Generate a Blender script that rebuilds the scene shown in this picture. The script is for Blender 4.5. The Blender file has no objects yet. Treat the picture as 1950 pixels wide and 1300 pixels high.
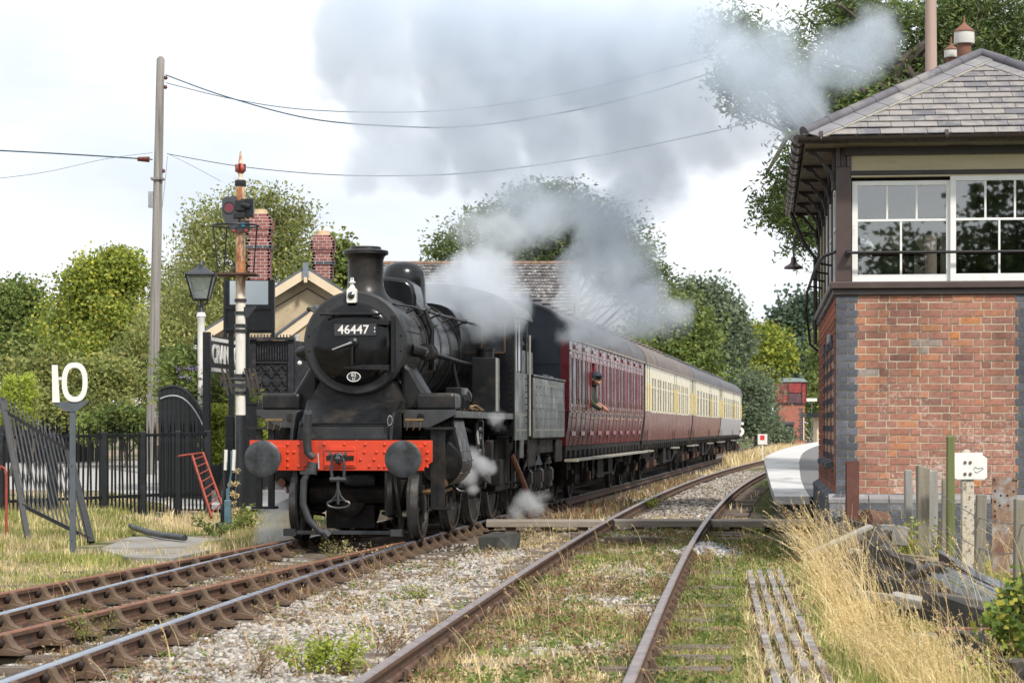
import bpy, bmesh, math, random
import numpy as np
from mathutils import Vector, Matrix, Euler
random.seed(7); rng = np.random.default_rng(11)
R = math.radians
S = bpy.context.scene
COL = S.collection
# ------------------------------------------------------------------ camera
F = 4300.0; YH = 814.0; EYE = 1.61; RAIL = 0.18        # focal length in photo pixels, horizon row, eye height, rail top
cd = bpy.data.cameras.new('camera'); cam = bpy.data.objects.new('camera', cd); COL.objects.link(cam)
cam.location = (0, 0, EYE); cam.rotation_euler = (R(90), 0, 0)
cd.sensor_width = 36; cd.lens = 36 * F / 1950; cd.shift_y = (YH - 650) / 1950
cd.clip_start = 0.5; cd.clip_end = 4000
cd.dof.use_dof = True; cd.dof.focus_distance = 29; cd.dof.aperture_fstop = 7.1
S.camera = cam
# ------------------------------------------------------------------ sky and sun
SUN_EL, SUN_AZ = 48, 150                                # azimuth measured clockwise from +Y (the view direction)
w = bpy.data.worlds.new('World'); S.world = w; w.use_nodes = True
nt = w.node_tree; nt.nodes.clear()
def wn(t): return nt.nodes.new(t)
out = wn('ShaderNodeOutputWorld'); bg = wn('ShaderNodeBackground'); bg.inputs[1].default_value = 0.12
sky = wn('ShaderNodeTexSky'); sky.sky_type = 'NISHITA'; sky.sun_disc = False
sky.sun_elevation = R(SUN_EL); sky.sun_rotation = R(SUN_AZ)
tc = wn('ShaderNodeTexCoord'); mp = wn('ShaderNodeMapping'); mp.inputs['Scale'].default_value = (1, 1, 2.6)
n1 = wn('ShaderNodeTexNoise'); n1.inputs['Scale'].default_value = 3.2; n1.inputs['Detail'].default_value = 7; n1.inputs['Roughness'].default_value = .55
r1 = wn('ShaderNodeValToRGB'); r1.color_ramp.elements[0].position = .36; r1.color_ramp.elements[1].position = .62
r1.color_ramp.elements[0].color = (5.7, 6.15, 6.8, 1); r1.color_ramp.elements[1].color = (8.5, 8.6, 8.8, 1)
mx = wn('ShaderNodeMix'); mx.data_type = 'RGBA'; mx.inputs[0].default_value = .93
nt.links.new(tc.outputs['Generated'], mp.inputs[0]); nt.links.new(mp.outputs[0], n1.inputs[0]); nt.links.new(n1.outputs[0], r1.inputs[0])
nt.links.new(sky.outputs[0], mx.inputs[6]); nt.links.new(r1.outputs[0], mx.inputs[7])
nt.links.new(mx.outputs[2], bg.inputs[0]); nt.links.new(bg.outputs[0], out.inputs[0])
sd = bpy.data.lights.new('sun', 'SUN'); sd.energy = 3.3; sd.angle = R(6); sd.color = (1, .95, .87)
sun = bpy.data.objects.new('sun', sd); COL.objects.link(sun)
_d = Vector((math.sin(R(SUN_AZ)) * math.cos(R(SUN_EL)), math.cos(R(SUN_AZ)) * math.cos(R(SUN_EL)), math.sin(R(SUN_EL))))
sun.rotation_euler = _d.to_track_quat('Z', 'Y').to_euler()
S.view_settings.view_transform = 'Standard'; S.view_settings.look = 'None'
S.view_settings.exposure = 0.36; S.view_settings.gamma = 1; S.view_settings.use_curve_mapping = False
S.cycles.use_denoising = True; S.cycles.volume_bounces = 3; S.cycles.volume_step_rate = 1.5
S.cycles.transparent_max_bounces = 16; S.cycles.max_bounces = 6
# ------------------------------------------------------------------ helpers
def px(x, y, Z): return Vector(((x - 975) * Z / F, Z, EYE + (YH - y) * Z / F))
def pxx(x, Z): return (x - 975) * Z / F
def pz(y, Z): return EYE + (YH - y) * Z / F

class MB:
    def __init__(s): s.v = []; s.f = []; s.m = []; s.mi = 0
    def add(s, vs, fs):
        o = len(s.v); s.v += [tuple(v) for v in vs]
        for f in fs: s.f.append([i + o for i in f]); s.m.append(s.mi)
        return s
    def box(s, c, d, rot=None):
        c = Vector(c); h = Vector(d) / 2
        vs = [Vector((x * h.x, y * h.y, z * h.z)) for x in (-1, 1) for y in (-1, 1) for z in (-1, 1)]
        if rot is not None:
            M = rot if isinstance(rot, Matrix) else Euler(rot).to_matrix()
            vs = [M @ v for v in vs]
        return s.add([v + c for v in vs], [(0,1,3,2),(4,6,7,5),(0,4,5,1),(2,3,7,6),(0,2,6,4),(1,5,7,3)])
    def b2(s, a, b): # box by two corners
        a = Vector(a); b = Vector(b); return s.box((a + b) / 2, [abs(q) for q in (b - a)])
    def cyl(s, p0, p1, r0, r1=None, n=12, caps=True):
        p0 = Vector(p0); p1 = Vector(p1); r1 = r0 if r1 is None else r1
        return s.tube([p0, p1], [r0, r1], n, caps)
    def tube(s, pts, r, n=6, caps=True):
        pts = [Vector(p) for p in pts]; rs = r if isinstance(r, (list, tuple)) else [r] * len(pts)
        o = []; up = None; fs = []
        for i, p in enumerate(pts):
            t = (pts[min(i + 1, len(pts) - 1)] - pts[max(i - 1, 0)])
            t = t.normalized() if t.length > 1e-9 else Vector((0, 0, 1))
            if up is None: up = Vector((0, 0, 1)) if abs(t.z) < .9 else Vector((1, 0, 0))
            a = t.cross(up).normalized(); b = a.cross(t).normalized(); up = b
            for k in range(n):
                th = 2 * math.pi * k / n; o.append(p + (a * math.cos(th) + b * math.sin(th)) * rs[i])
        for i in range(len(pts) - 1):
            for k in range(n):
                k2 = (k + 1) % n; fs.append((i * n + k, i * n + k2, (i + 1) * n + k2, (i + 1) * n + k))
        if caps: fs.append(tuple(range(n))[::-1]); fs.append(tuple((len(pts) - 1) * n + k for k in range(n)))
        return s.add(o, fs)
    def lathe(s, prof, c=(0, 0, 0), ax='z', n=24, cap=True):
        c = Vector(c); o = []; fs = []
        for r_, h in prof:
            for k in range(n):
                th = 2 * math.pi * k / n; a, b = r_ * math.cos(th), r_ * math.sin(th)
                o.append(c + Vector({'z': (a, b, h), 'y': (a, h, b), 'x': (h, a, b)}[ax]))
        for i in range(len(prof) - 1):
            for k in range(n):
                k2 = (k + 1) % n; fs.append((i * n + k, i * n + k2, (i + 1) * n + k2, (i + 1) * n + k))
        if cap:
            if prof[0][0] > 1e-6: fs.append(tuple(range(n))[::-1])
            if prof[-1][0] > 1e-6: fs.append(tuple((len(prof) - 1) * n + k for k in range(n)))
        return s.add(o, fs)
    def prism(s, poly, ax, a, b):  # 2d polygon extruded along ax between a and b; poly in the two other axes in order
        def P(p, q): return {'x': (q, p[0], p[1]), 'y': (p[0], q, p[1]), 'z': (p[0], p[1], q)}[ax]
        n = len(poly); o = [P(p, a) for p in poly] + [P(p, b) for p in poly]
        fs = [tuple(range(n))[::-1], tuple(range(n, 2 * n))] + [(i, (i + 1) % n, (i + 1) % n + n, i + n) for i in range(n)]
        return s.add(o, fs)
    def slab(s, q, t): # quad of four corners given thickness t along its normal
        q = [Vector(v) for v in q]; nn = (q[1] - q[0]).cross(q[-1] - q[0]).normalized() * t; n = len(q)
        return s.add(q + [v + nn for v in q], [tuple(range(n))[::-1], tuple(range(n, 2 * n))] + [(i, (i + 1) % n, (i + 1) % n + n, i + n) for i in range(n)])
    def sphere(s, c, r, n=12, m=8, sc=(1, 1, 1)):
        c = Vector(c); o = []; fs = []
        for i in range(m + 1):
            ph = math.pi * i / m
            for k in range(n):
                th = 2 * math.pi * k / n
                o.append(c + Vector((r * sc[0] * math.sin(ph) * math.cos(th), r * sc[1] * math.sin(ph) * math.sin(th), r * sc[2] * math.cos(ph))))
        for i in range(m):
            for k in range(n):
                k2 = (k + 1) % n; fs.append((i * n + k, (i + 1) * n + k, (i + 1) * n + k2, i * n + k2))
        return s.add(o, fs)
    def sweep(s, prof, path, mats=None): # prof (x,z) list swept along path [(x,y,z)] in plan
        n = len(prof); o = []; fs = []; ms = []
        for i, p in enumerate(path):
            a = Vector(path[max(i - 1, 0)]); b = Vector(path[min(i + 1, len(path) - 1)]); t = (b - a); t.z = 0; t.normalize()
            rt = Vector((t.y, -t.x, 0)); p = Vector(p)
            o += [p + rt * q[0] + Vector((0, 0, q[1])) for q in prof]
        b0 = len(s.f)
        for i in range(len(path) - 1):
            for k in range(n):
                k2 = (k + 1) % n; fs.append((i * n + k, (i + 1) * n + k, (i + 1) * n + k2, i * n + k2)); ms.append(mats[k] if mats else s.mi)
        fs += [tuple(range(n)), tuple((len(path) - 1) * n + k for k in range(n))[::-1]]; ms += [s.mi] * 2
        s.add(o, fs); s.m[b0:] = ms
        return s
    def mesh(s, name, mats, smooth=None):
        me = bpy.data.meshes.new(name); me.from_pydata(s.v, [], s.f); 
        for m_ in (mats if isinstance(mats, (list, tuple)) else [mats]): me.materials.append(m_)
        if any(s.m): me.polygons.foreach_set('material_index', s.m)
        bm = bmesh.new(); bm.from_mesh(me); bmesh.ops.recalc_face_normals(bm, faces=bm.faces); bm.to_mesh(me); bm.free()
        if smooth: me.shade_smooth(); me.set_sharp_from_angle(angle=R(smooth))
        me.update(); return me
    def build(s, name, mats, parent=None, smooth=None, bevel=None, **kw):
        return link(name, s.mesh(name, mats, smooth), parent, bevel, **kw)
def link(name, me, parent=None, bevel=None, loc=None, rot=None, **kw):
    o = bpy.data.objects.new(name, me); COL.objects.link(o)
    if parent is not None: o.parent = parent
    if loc is not None: o.location = loc
    if rot is not None: o.rotation_euler = rot
    if bevel:
        b = o.modifiers.new('bevel', 'BEVEL'); b.width = bevel; b.segments = 2; b.limit_method = 'ANGLE'; b.angle_limit = R(40)
    for k, v in kw.items(): o[k] = v
    return o
def empty(name, loc=(0, 0, 0), rz=0, label=None, cat=None, group=None, kind=None):
    o = bpy.data.objects.new(name, None); COL.objects.link(o); o.location = loc; o.rotation_euler = (0, 0, rz); o.empty_display_size = .2
    return tag(o, label, cat, group, kind)
def tag(o, label=None, cat=None, group=None, kind=None):
    if label: o['label'] = label
    if cat: o['category'] = cat
    if group: o['group'] = group
    if kind: o['kind'] = kind
    return o
def kids(o): return [c for c in COL.objects if c.parent == o]
def copy_tree(o, parent=None, _k=None):
    c = o.copy(); COL.objects.link(c)
    if parent is not None: c.parent = parent
    for ch in list(o.children): copy_tree(ch, c)
    return c
def np_obj(name, V, Q, mats, parent=None, smooth=False, matidx=None, **kw): # V (n,3), Q (m,3|4)
    me = bpy.data.meshes.new(name); V = np.asarray(V, np.float32); Q = np.asarray(Q, np.int32)
    me.vertices.add(len(V)); me.vertices.foreach_set('co', V.ravel())
    k = Q.shape[1]; me.loops.add(Q.size); me.loops.foreach_set('vertex_index', Q.ravel())
    me.polygons.add(len(Q)); me.polygons.foreach_set('loop_start', np.arange(0, Q.size, k, dtype=np.int32))
    me.polygons.foreach_set('loop_total', np.full(len(Q), k, np.int32))
    for m_ in (mats if isinstance(mats, (list, tuple)) else [mats]): me.materials.append(m_)
    if matidx is not None: me.polygons.foreach_set('material_index', np.asarray(matidx, np.int32))
    if smooth: me.polygons.foreach_set('use_smooth', np.ones(len(Q), bool))
    me.update(calc_edges=True); me.validate()
    return link(name, me, parent, **kw)
# ------------------------------------------------------------------ materials
MATS = {}
class NT:
    def __init__(s, name):
        s.m = bpy.data.materials.new(name); s.m.use_nodes = True; s.t = s.m.node_tree; s.t.nodes.clear()
        s.out = s.n('ShaderNodeOutputMaterial'); s.tc = s.n('ShaderNodeTexCoord')
    def n(s, t, **kw):
        q = s.t.nodes.new(t)
        for k, v in kw.items():
            if k.startswith('i_'): q.inputs[k[2:].replace('_', ' ')].default_value = v
            else: setattr(q, k, v)
        return q
    def l(s, a, b): s.t.links.new(a, b)
    def noise(s, scale, detail=4, rough=.55, vec=None, sc3=None):
        q = s.n('ShaderNodeTexNoise', i_Scale=scale, i_Detail=detail, i_Roughness=rough)
        v = vec or s.tc.outputs['Object']
        if sc3: mp = s.n('ShaderNodeMapping', i_Scale=sc3); s.l(v, mp.inputs[0]); v = mp.outputs[0]
        s.l(v, q.inputs['Vector']); return q.outputs[0]
    def ramp(s, fac, stops):
        q = s.n('ShaderNodeValToRGB'); e = q.color_ramp.elements
        while len(e) < len(stops): e.new(.5)
        for el, (p, c) in zip(e, stops): el.position = p; el.color = (*c, 1) if not isinstance(c, (int, float)) else (c, c, c, 1)
        s.l(fac, q.inputs[0]); return q.outputs[0]
    def mix(s, fac, a, b, mode='MIX'):
        q = s.n('ShaderNodeMix', data_type='RGBA', blend_type=mode)
        for i, v in ((0, fac), (6, a), (7, b)):
            if hasattr(v, 'links') or hasattr(v, 'is_linked'): s.l(v, q.inputs[i])
            elif isinstance(v, (int, float)): q.inputs[i].default_value = v if i == 0 else (v, v, v, 1)
            else: q.inputs[i].default_value = (*v, 1)
        return q.outputs[2]
    def math(s, op, a, b=None, clamp=False):
        q = s.n('ShaderNodeMath', operation=op, use_clamp=clamp)
        for i, v in ((0, a), (1, b)):
            if v is None: continue
            if isinstance(v, (int, float)): q.inputs[i].default_value = v
            else: s.l(v, q.inputs[i])
        return q.outputs[0]
    def bsdf(s, col, rough=.6, metal=0, bump=None, bstr=.3, bdist=.01, spec=.5, coat=0):
        b = s.n('ShaderNodeBsdfPrincipled')
        for nm, v in (('Base Color', col), ('Roughness', rough), ('Metallic', metal)):
            if hasattr(v, 'is_linked'): s.l(v, b.inputs[nm])
            elif isinstance(v, (int, float)): b.inputs[nm].default_value = v if nm != 'Base Color' else (v, v, v, 1)
            else: b.inputs[nm].default_value = (*v, 1)
        b.inputs['Specular IOR Level'].default_value = spec; b.inputs['Coat Weight'].default_value = coat; b.inputs['Coat Roughness'].default_value = .08
        if bump is not None:
            q = s.n('ShaderNodeBump', i_Strength=bstr, i_Distance=bdist); s.l(bump, q.inputs['Height']); s.l(q.outputs[0], b.inputs['Normal'])
        s.l(b.outputs[0], s.out.inputs[0]); s.b = b; return s.m
def M(name, col, rough=.6, metal=0, var=.25, scale=8, bump=.15, spec=.5, dirt=None, dirt_amt=.5, sc3=None, coat=0, bdist=.006, bscale=None, rvar=.11):
    """painted / plain surface: base colour with mottling, optional dirt patches, fine relief"""
    if name in MATS: return MATS[name]
    t = NT(name); a = t.noise(scale, 6, .6, sc3=sc3)
    lo = tuple(c * (1 - var) for c in col); hi = tuple(min(1, c * (1 + var)) for c in col)
    c = t.ramp(a, [(.3, lo), (.7, hi)])
    if dirt:
        d = t.noise(scale * .45, 8, .68, sc3=sc3); d = t.ramp(d, [(.62 - dirt_amt * .3, 0.), (.72 - dirt_amt * .18, 1.)])
        c = t.mix(d, c, dirt)
    rr = t.ramp(t.noise(scale * 1.7, 4), [(.3, max(0.02, rough - rvar)), (.7, min(1, rough + rvar))])
    MATS[name] = t.bsdf(c, rr, metal, t.noise(bscale or scale * 6, 5) if bump else None, bump, bdist, spec, coat)
    return MATS[name]
# ------------------------------------------------------------------ track lines (plan): x as a smooth function of the distance y
def pchip(xs, ys):
    xs = np.array(xs, float); ys = np.array(ys, float); c = np.polyfit(xs, ys, min(5, len(xs) - 1))
    X = np.linspace(xs[0], xs[-1], 600); t = np.interp(X, xs, ys)
    k = 70                                            # smooth the polyline with a window
    pad = np.concatenate([t[0] - (t[1] - t[0]) * np.arange(k, 0, -1), t, t[-1] + (t[-1] - t[-2]) * np.arange(1, k + 1)])
    ker = np.hanning(2 * k + 1); ker /= ker.sum(); sm = np.convolve(pad, ker, 'valid')
    return lambda y: float(np.interp(y, X, sm)) if np.isscalar(y) else np.interp(y, X, sm)
G = .7525
T1 = pchip([4, 12.7, 19.8, 27.2, 34.4, 42.5, 57.9, 78, 97.5, 117, 170, 260], [-4.40, -3.68, -3.10, -2.37, -1.44, -.20, 2.16, 4.98, 7.72, 10.6, 18.8, 36])
T2 = pchip([6, 12.65, 18, 21.5, 25.3, 35.1, 45, 56.5, 69, 96, 140, 200, 260], [-.75, -.12, .41, .73, 1.11, 2.2, 3.42, 4.95, 6.75, 11.2, 19.5, 33, 48])
def T3(y): return T1(28.5) - .12 + (y - 28.5) * .172 - .0012 * (28.5 - y) ** 2 * 0  # diverging siding on the left, straight
def along(T, y0, y1, step):
    return np.arange(y0, y1, step)
def head(T, y): return math.atan2(T(y + .5) - T(y - .5), 1.0)

rust = M('rusty_rail', (.115, .062, .04), .75, .2, .35, 14, .3, dirt=(.06, .05, .045), dirt_amt=.3)
rust_top = M('rusty_rail_top', (.20, .085, .045), .7, .2, .3, 10, .2)
shine = M('worn_rail_top', (.42, .46, .53), .3, .9, .08, 6, 0)
dull_top = M('lightly_rusted_rail_top', (.30, .25, .24), .45, .6, .25, 5, .1)
chair_m = M('rusty_chair', (.13, .085, .055), .85, .1, .3, 16, .4)
key_m = M('key_steel', (.035, .025, .022), .6, .5, .3, 20, .2)
tie_m = M('weathered_sleeper', (.115, .085, .065), .9, 0, .35, 5, .5, sc3=(1, 8, 8), dirt=(.22, .19, .16), dirt_amt=.35)
PROF = [(-.035, 0), (.035, 0), (.035, -.035), (.012, -.05), (.012, -.11), (.032, -.122), (.032, -.145), (-.032, -.145), (-.032, -.122), (-.012, -.11), (-.012, -.05), (-.035, -.035)]
def rail(T, off, y0, y1, par, top, name='rail', step=.6, dz=0, label=None):
    mb = MB(); pts = []
    for y in np.append(np.arange(y0, y1, step if y1 < 80 else 1.5), y1):
        h = head(T, y); pts.append((T(y) + off * math.cos(h), y - off * math.sin(h), RAIL + dz))
    pr = [PROF[0], PROF[0], PROF[1], PROF[1]]
    prof = [(-.035, -.008), (-.026, 0), (.026, 0), (.035, -.008)] + PROF[2:]
    mb.sweep(prof, pts, [1 if i in (0, 1, 2) else 0 for i in range(len(prof))])
    o = mb.build(name, [rust, top], par, smooth=30)
    if label: o['label'] = label
    return o
# one chair: base plate, two jaws, and its key
cb = MB(); cb.prism([(-.19, 0), (.19, 0), (.19, .02), (.09, .045), (-.09, .045), (-.19, .02)], 'y', -.1, .1)
cb.prism([(.036, .04), (.17, .03), (.11, .055), (.075, .10), (.062, .135), (.04, .14)], 'y', -.055, .055)
cb.prism([(-.036, .04), (-.04, .105), (-.06, .10), (-.09, .05), (-.16, .03)], 'y', -.06, .06)
for sx in (-.15, .15): cb.cyl((sx, .06, .02), (sx, .06, .05), .016, n=6)
chair_me = cb.mesh('chair', chair_m, 30)
kb = MB(); kb.tube([(.033, -.1, .085), (.033, .1, .085)], [.024, .028], 8); kb.lathe([(.012, -.11), (.032, -.1), (.032, -.085)], (.03, 0, .085), 'y', 8)
key_me = kb.mesh('key', key_m, 40)
def sleeper_mesh(L, wd=.25, th=.14, seed=0):
    r = random.Random(seed); mb = MB(); nx = 9; vs = []; fs = []
    ring = [(-wd / 2, -th), (wd / 2, -th), (wd / 2, -.012), (wd / 2 - .012, 0), (-wd / 2 + .012, 0), (-wd / 2, -.012)]
    for i in range(nx):
        x = -L / 2 + L * i / (nx - 1)
        for k, (a, b) in enumerate(ring): vs.append((x + (r.uniform(-.03, .03) if i in (0, nx - 1) else 0), a + r.uniform(-.008, .008), b + (r.uniform(-.012, .006) if k > 1 else 0)))
    for i in range(nx - 1):
        for k in range(6): fs.append((i * 6 + k, i * 6 + (k + 1) % 6, (i + 1) * 6 + (k + 1) % 6, (i + 1) * 6 + k))
    fs += [tuple(range(6)), tuple((nx - 1) * 6 + k for k in range(6))]
    return mb.add(vs, fs).mesh('sleeper', tie_m, 40)
SLP = [sleeper_mesh(2.6, seed=i) for i in range(4)]; SLPL = [sleeper_mesh(3.9, seed=9 + i) for i in range(3)]
t1 = empty('railway_track', (0, 0, 0), label='main running track with polished rails under the black steam locomotive', cat='track', kind='structure')
t3 = empty('railway_track', (0, 0, 0), label='rusty turnout rails that merge into the running track beside the locomotive', cat='track', kind='structure')
t2 = empty('railway_track', (0, 0, 0), label='overgrown siding with dull rails curving towards the white platform', cat='track', kind='structure')
t1.name = 'running_track'; t3.name = 'turnout_track'; t2.name = 'siding_track'
rail(T1, -G, 6, 250, t1, shine); rail(T1, G, 6, 250, t1, shine)
rail(T3, -G, 6, 29.5, t3, rust_top); rail(T3, G, 6, 28.6, t3, rust_top, dz=-.004)
rail(T2, -G, 6, 200, t2, dull_top, dz=.02); rail(T2, G, 6, 200, t2, dull_top, dz=.02)
k = 0
for y in np.arange(9.2, 46, .74):
    h = head(T1, y); yy = y + random.uniform(-.03, .03); lng = y < 25
    link('sleeper', random.choice(SLPL if lng else SLP), t1, loc=(T1(yy) - (.55 if lng else 0), yy, .026 + random.uniform(-.018, .004)), rot=(0, 0, -h + random.uniform(-.012, .012)))
    for off in (-G, G):
        c = link('chair', chair_me, t1, loc=(T1(yy) + off * math.cos(h), yy - off * math.sin(h), .036), rot=(0, 0, -h))
        link('key', key_me, c, loc=(0, 0, 0))
    if y < 27.5:
        h3 = head(T3, y)
        for off in (-G, G):
            c = link('chair', chair_me, t3, loc=(T3(yy) + off * math.cos(h3), yy - off * math.sin(h3), .035), rot=(0, 0, -h3))
            link('key', key_me, c)
# fishplates at two rail joints
for yj, off, T, tr in ((15.15, G, T1, t1), (14.6, G, T3, t3), (27.4, G, T1, t1), (14.7, -G, T1, t1)):
    h = head(T, yj); mb = MB()
    for sx in (-.024, .024):
        mb.box((sx, 0, -.08), (.022, .46, .06))
        for q in (-.17, -.06, .06, .17): mb.cyl((sx, q, -.08), (sx * 2.4, q, -.08), .02, n=6)
    mb.build('fishplate', chair_m, tr, loc=(T(yj) + off * math.cos(h), yj - off * math.sin(h), RAIL), rot=(0, 0, -h))
for y in np.arange(9.5, 60, .76):
    h = head(T2, y); yy = y + random.uniform(-.05, .05)
    link('sleeper', random.choice(SLP), t2, loc=(T2(yy), yy, .032 + random.uniform(-.02, .018)), rot=(0, 0, -h + random.uniform(-.02, .02)))
    if y < 46:
        for off in (-G, G): link('chair', chair_me, t2, loc=(T2(yy) + off * math.cos(h), yy - off * math.sin(h), -.028), rot=(0, 0, -h))
# check rail beside the inner face of the near running rail
mb = MB(); pts = [(T1(y) + (G - .075 - max(0, (y - 15.6)) * .03), y, RAIL - .03) for y in np.arange(6, 16.4, .5)]
mb.sweep([(-.05, 0), (.0, 0), (.0, -.11), (-.05, -.11)], pts); mb.build('check_rail', M('dark_check_rail', (.045, .04, .04), .55, .5, .3, 8, .2), t1)

# ------------------------------------------------------------------ ground
def fbm(x, y, s, seed=0):
    """cheap value noise for placing things"""
    r = np.random.default_rng(seed); g = r.random((64, 64)); tot = np.zeros_like(x, dtype=float); amp = .5; fr = 1 / s
    for o in range(4):
        X = x * fr + 7.3 * o; Y = y * fr + 3.1 * o; xi = np.floor(X).astype(int); yi = np.floor(Y).astype(int); fx = X - xi; fy = Y - yi
        fx = fx * fx * (3 - 2 * fx); fy = fy * fy * (3 - 2 * fy)
        a = g[xi % 64, yi % 64]; b = g[(xi + 1) % 64, yi % 64]; c = g[xi % 64, (yi + 1) % 64]; d = g[(xi + 1) % 64, (yi + 1) % 64]
        tot += amp * ((a * (1 - fx) + b * fx) * (1 - fy) + (c * (1 - fx) + d * fx) * fy); amp *= .5; fr *= 2
    return tot / .9375
def sstep(a, b, x): t = np.clip((x - a) / (b - a), 0, 1); return t * t * (3 - 2 * t)
def masks(x, y):
    """gravel, green, oil weights of the ground at plan position"""
    a1 = T1(y); a2 = T2(y); n = fbm(x, y, 1.6, 1); n2 = fbm(x, y, .6, 2)
    in1 = (np.abs(x - a1) < .85) * 1.0
    six = (x > a1 + .6) & (x < a2 - .5)
    grav = six * (1 - sstep(24, 31, y + (n - .5) * 9)) * 1.0
    grav = np.maximum(grav, in1 * .75); grav = np.maximum(grav, ((x > T3(np.minimum(y, 28.5)) - 1.1) & (x < a1) & (y < 28)) * .8)
    in2 = np.abs(x - a2) < .8
    grav = np.where(in2, np.clip((n - .56) * 3.2 + sstep(45, 60, y) * .5, 0, 1), grav)
    grav = np.where((x > a2 + .7) & (y < 34), np.clip((n - .66) * 5, 0, 1), grav)
    pile = np.exp(-(((x - px(1350, 0, 28.5).x) / .33) ** 2 + ((y - 28.7) / .9) ** 2)) > .4
    grav = np.where(pile, 1.0, grav)
    green = np.clip((fbm(x, y, 1.1, 5) - .44) * 4, 0, 1)
    rt = (x > a2 + .8); green = np.where(rt, np.clip(.35 + (fbm(x, y, 1.3, 6) - .4) * 3, 0, 1), green)
    green = np.where(x > 4.6, np.clip(green + .5, 0, 1), green)
    green = np.where(in2, np.clip((fbm(x, y, .9, 8) - .46) * 3.5, 0, 1), green)
    green = np.where(six, np.clip((fbm(x, y, .7, 9) - .62) * 4, 0, 1), green)
    oil_shade = in1 * sstep(.35, .7, n2) * .8
    oil_shade = np.maximum(oil_shade, ((np.abs(x - a1) < 1.6) & (y > 27) & (y < 120)) * .95)  # darkens the train's whole footprint: its shade put into the ground colour
    oil_shade = np.maximum(oil_shade, (np.abs(np.abs(x - a1) - G) < .26) * .45)
    oil_shade = np.maximum(oil_shade, (np.abs(np.abs(x - a2) - G) < .22) * .4)
    return np.clip(grav, 0, 1), green, np.clip(oil_shade, 0, 1)
def gh(x, y):
    """ground height"""
    x = np.asarray(x, float); y = np.asarray(y, float)
    z = (fbm(x, y, .9, 3) - .5) * .035
    a2 = T2(y); z = z + .045 * np.exp(-((x - a2) / .55) ** 4)
    z = z - .035 * np.exp(-((x - T1(y)) / .6) ** 4)
    z = z + .12 * sstep(-4.6, -7.0, x) * sstep(30, 42, y) + .18 * sstep(-5.5, -9.0, x)
    z = z + .14 * np.exp(-(((x - px(1350, 0, 28.5).x) / .33) ** 2 + ((y - 28.7) / .9) ** 2))
    z = z + .35 * sstep(60, 130, y) * sstep(12, 22, np.abs(x - T1(y)))
    return z
def axis_pts(lo, hi, d0, d1, outer):
    a = list(np.arange(lo, hi, d0)); s = d0
    l = lo; left = []; rgt = []
    s = d0
    while l > -outer: s *= 1.25; l -= s; left.append(l)
    h = a[-1]; s = d0
    while h < outer: s *= 1.25; h += s; rgt.append(h)
    return np.array(left[::-1] + a + rgt)
gx = axis_pts(-9, 8, .09, 0, 900); gy = np.concatenate([[-60, -20, 0, 5], np.arange(9, 50, .14)]); s = .14; h = gy[-1]; ext = []
while h < 1500: s *= 1.12; h += s; ext.append(h)
gy = np.concatenate([gy, ext])
GX, GY = np.meshgrid(gx, gy); GZ = gh(GX.ravel(), GY.ravel()); V = np.stack([GX.ravel(), GY.ravel(), GZ], 1)
nx_, ny_ = len(gx), len(gy); I = np.arange(nx_ * ny_).reshape(ny_, nx_)
Q = np.stack([I[:-1, :-1].ravel(), I[:-1, 1:].ravel(), I[1:, 1:].ravel(), I[1:, :-1].ravel()], 1)
t = NT('ground_mat'); at = t.n('ShaderNodeAttribute', attribute_name='cover'); sep = t.n('ShaderNodeSeparateColor'); t.l(at.outputs['Color'], sep.inputs[0])
vo = t.n('ShaderNodeTexVoronoi', i_Scale=26.0); t.l(t.tc.outputs['Object'], vo.inputs['Vector'])
sp2 = t.n('ShaderNodeSeparateColor'); t.l(vo.outputs['Color'], sp2.inputs[0])
stone = t.ramp(sp2.outputs[0], [(0, (.13, .12, .105)), (.3, (.28, .255, .22)), (.6, (.41, .38, .34)), (.85, (.30, .24, .19)), (1, (.48, .455, .42))])
dk = t.ramp(vo.outputs['Distance'], [(.0, 1.), (.55, .82), (.85, .3)]); stone = t.mix(1.0, stone, dk, 'MULTIPLY')
soil = t.ramp(t.noise(9, 8, .7), [(.3, (.15, .115, .08)), (.5, (.28, .22, .15)), (.7, (.42, .345, .245))])
grn = t.ramp(t.noise(12, 8, .7), [(.3, (.05, .07, .02)), (.6, (.11, .13, .04)), (.75, (.20, .19, .08))])
gn = t.noise(30, 4); edge = lambda m_, k_: t.math('MULTIPLY', t.math('SUBTRACT', t.math('ADD', m_, t.math('MULTIPLY', gn, k_)), k_ * .5 + .2), 2.2, True)
c = t.mix(edge(sep.outputs[1], .6), soil, grn); c = t.mix(edge(sep.outputs[0], .6), c, stone)
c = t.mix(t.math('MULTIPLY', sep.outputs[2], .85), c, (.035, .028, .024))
hgt = t.math('ADD', t.math('MULTIPLY', vo.outputs['Distance'], -1.2), t.noise(40, 5))
gm = t.bsdf(c, .95, 0, hgt, .8, .03, .2)
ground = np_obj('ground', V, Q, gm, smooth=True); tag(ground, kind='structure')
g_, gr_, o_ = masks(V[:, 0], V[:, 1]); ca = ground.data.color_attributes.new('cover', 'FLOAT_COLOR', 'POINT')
ca.data.foreach_set('color', np.stack([g_, gr_, o_, np.ones_like(g_)], 1).astype(np.float32).ravel())

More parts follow.
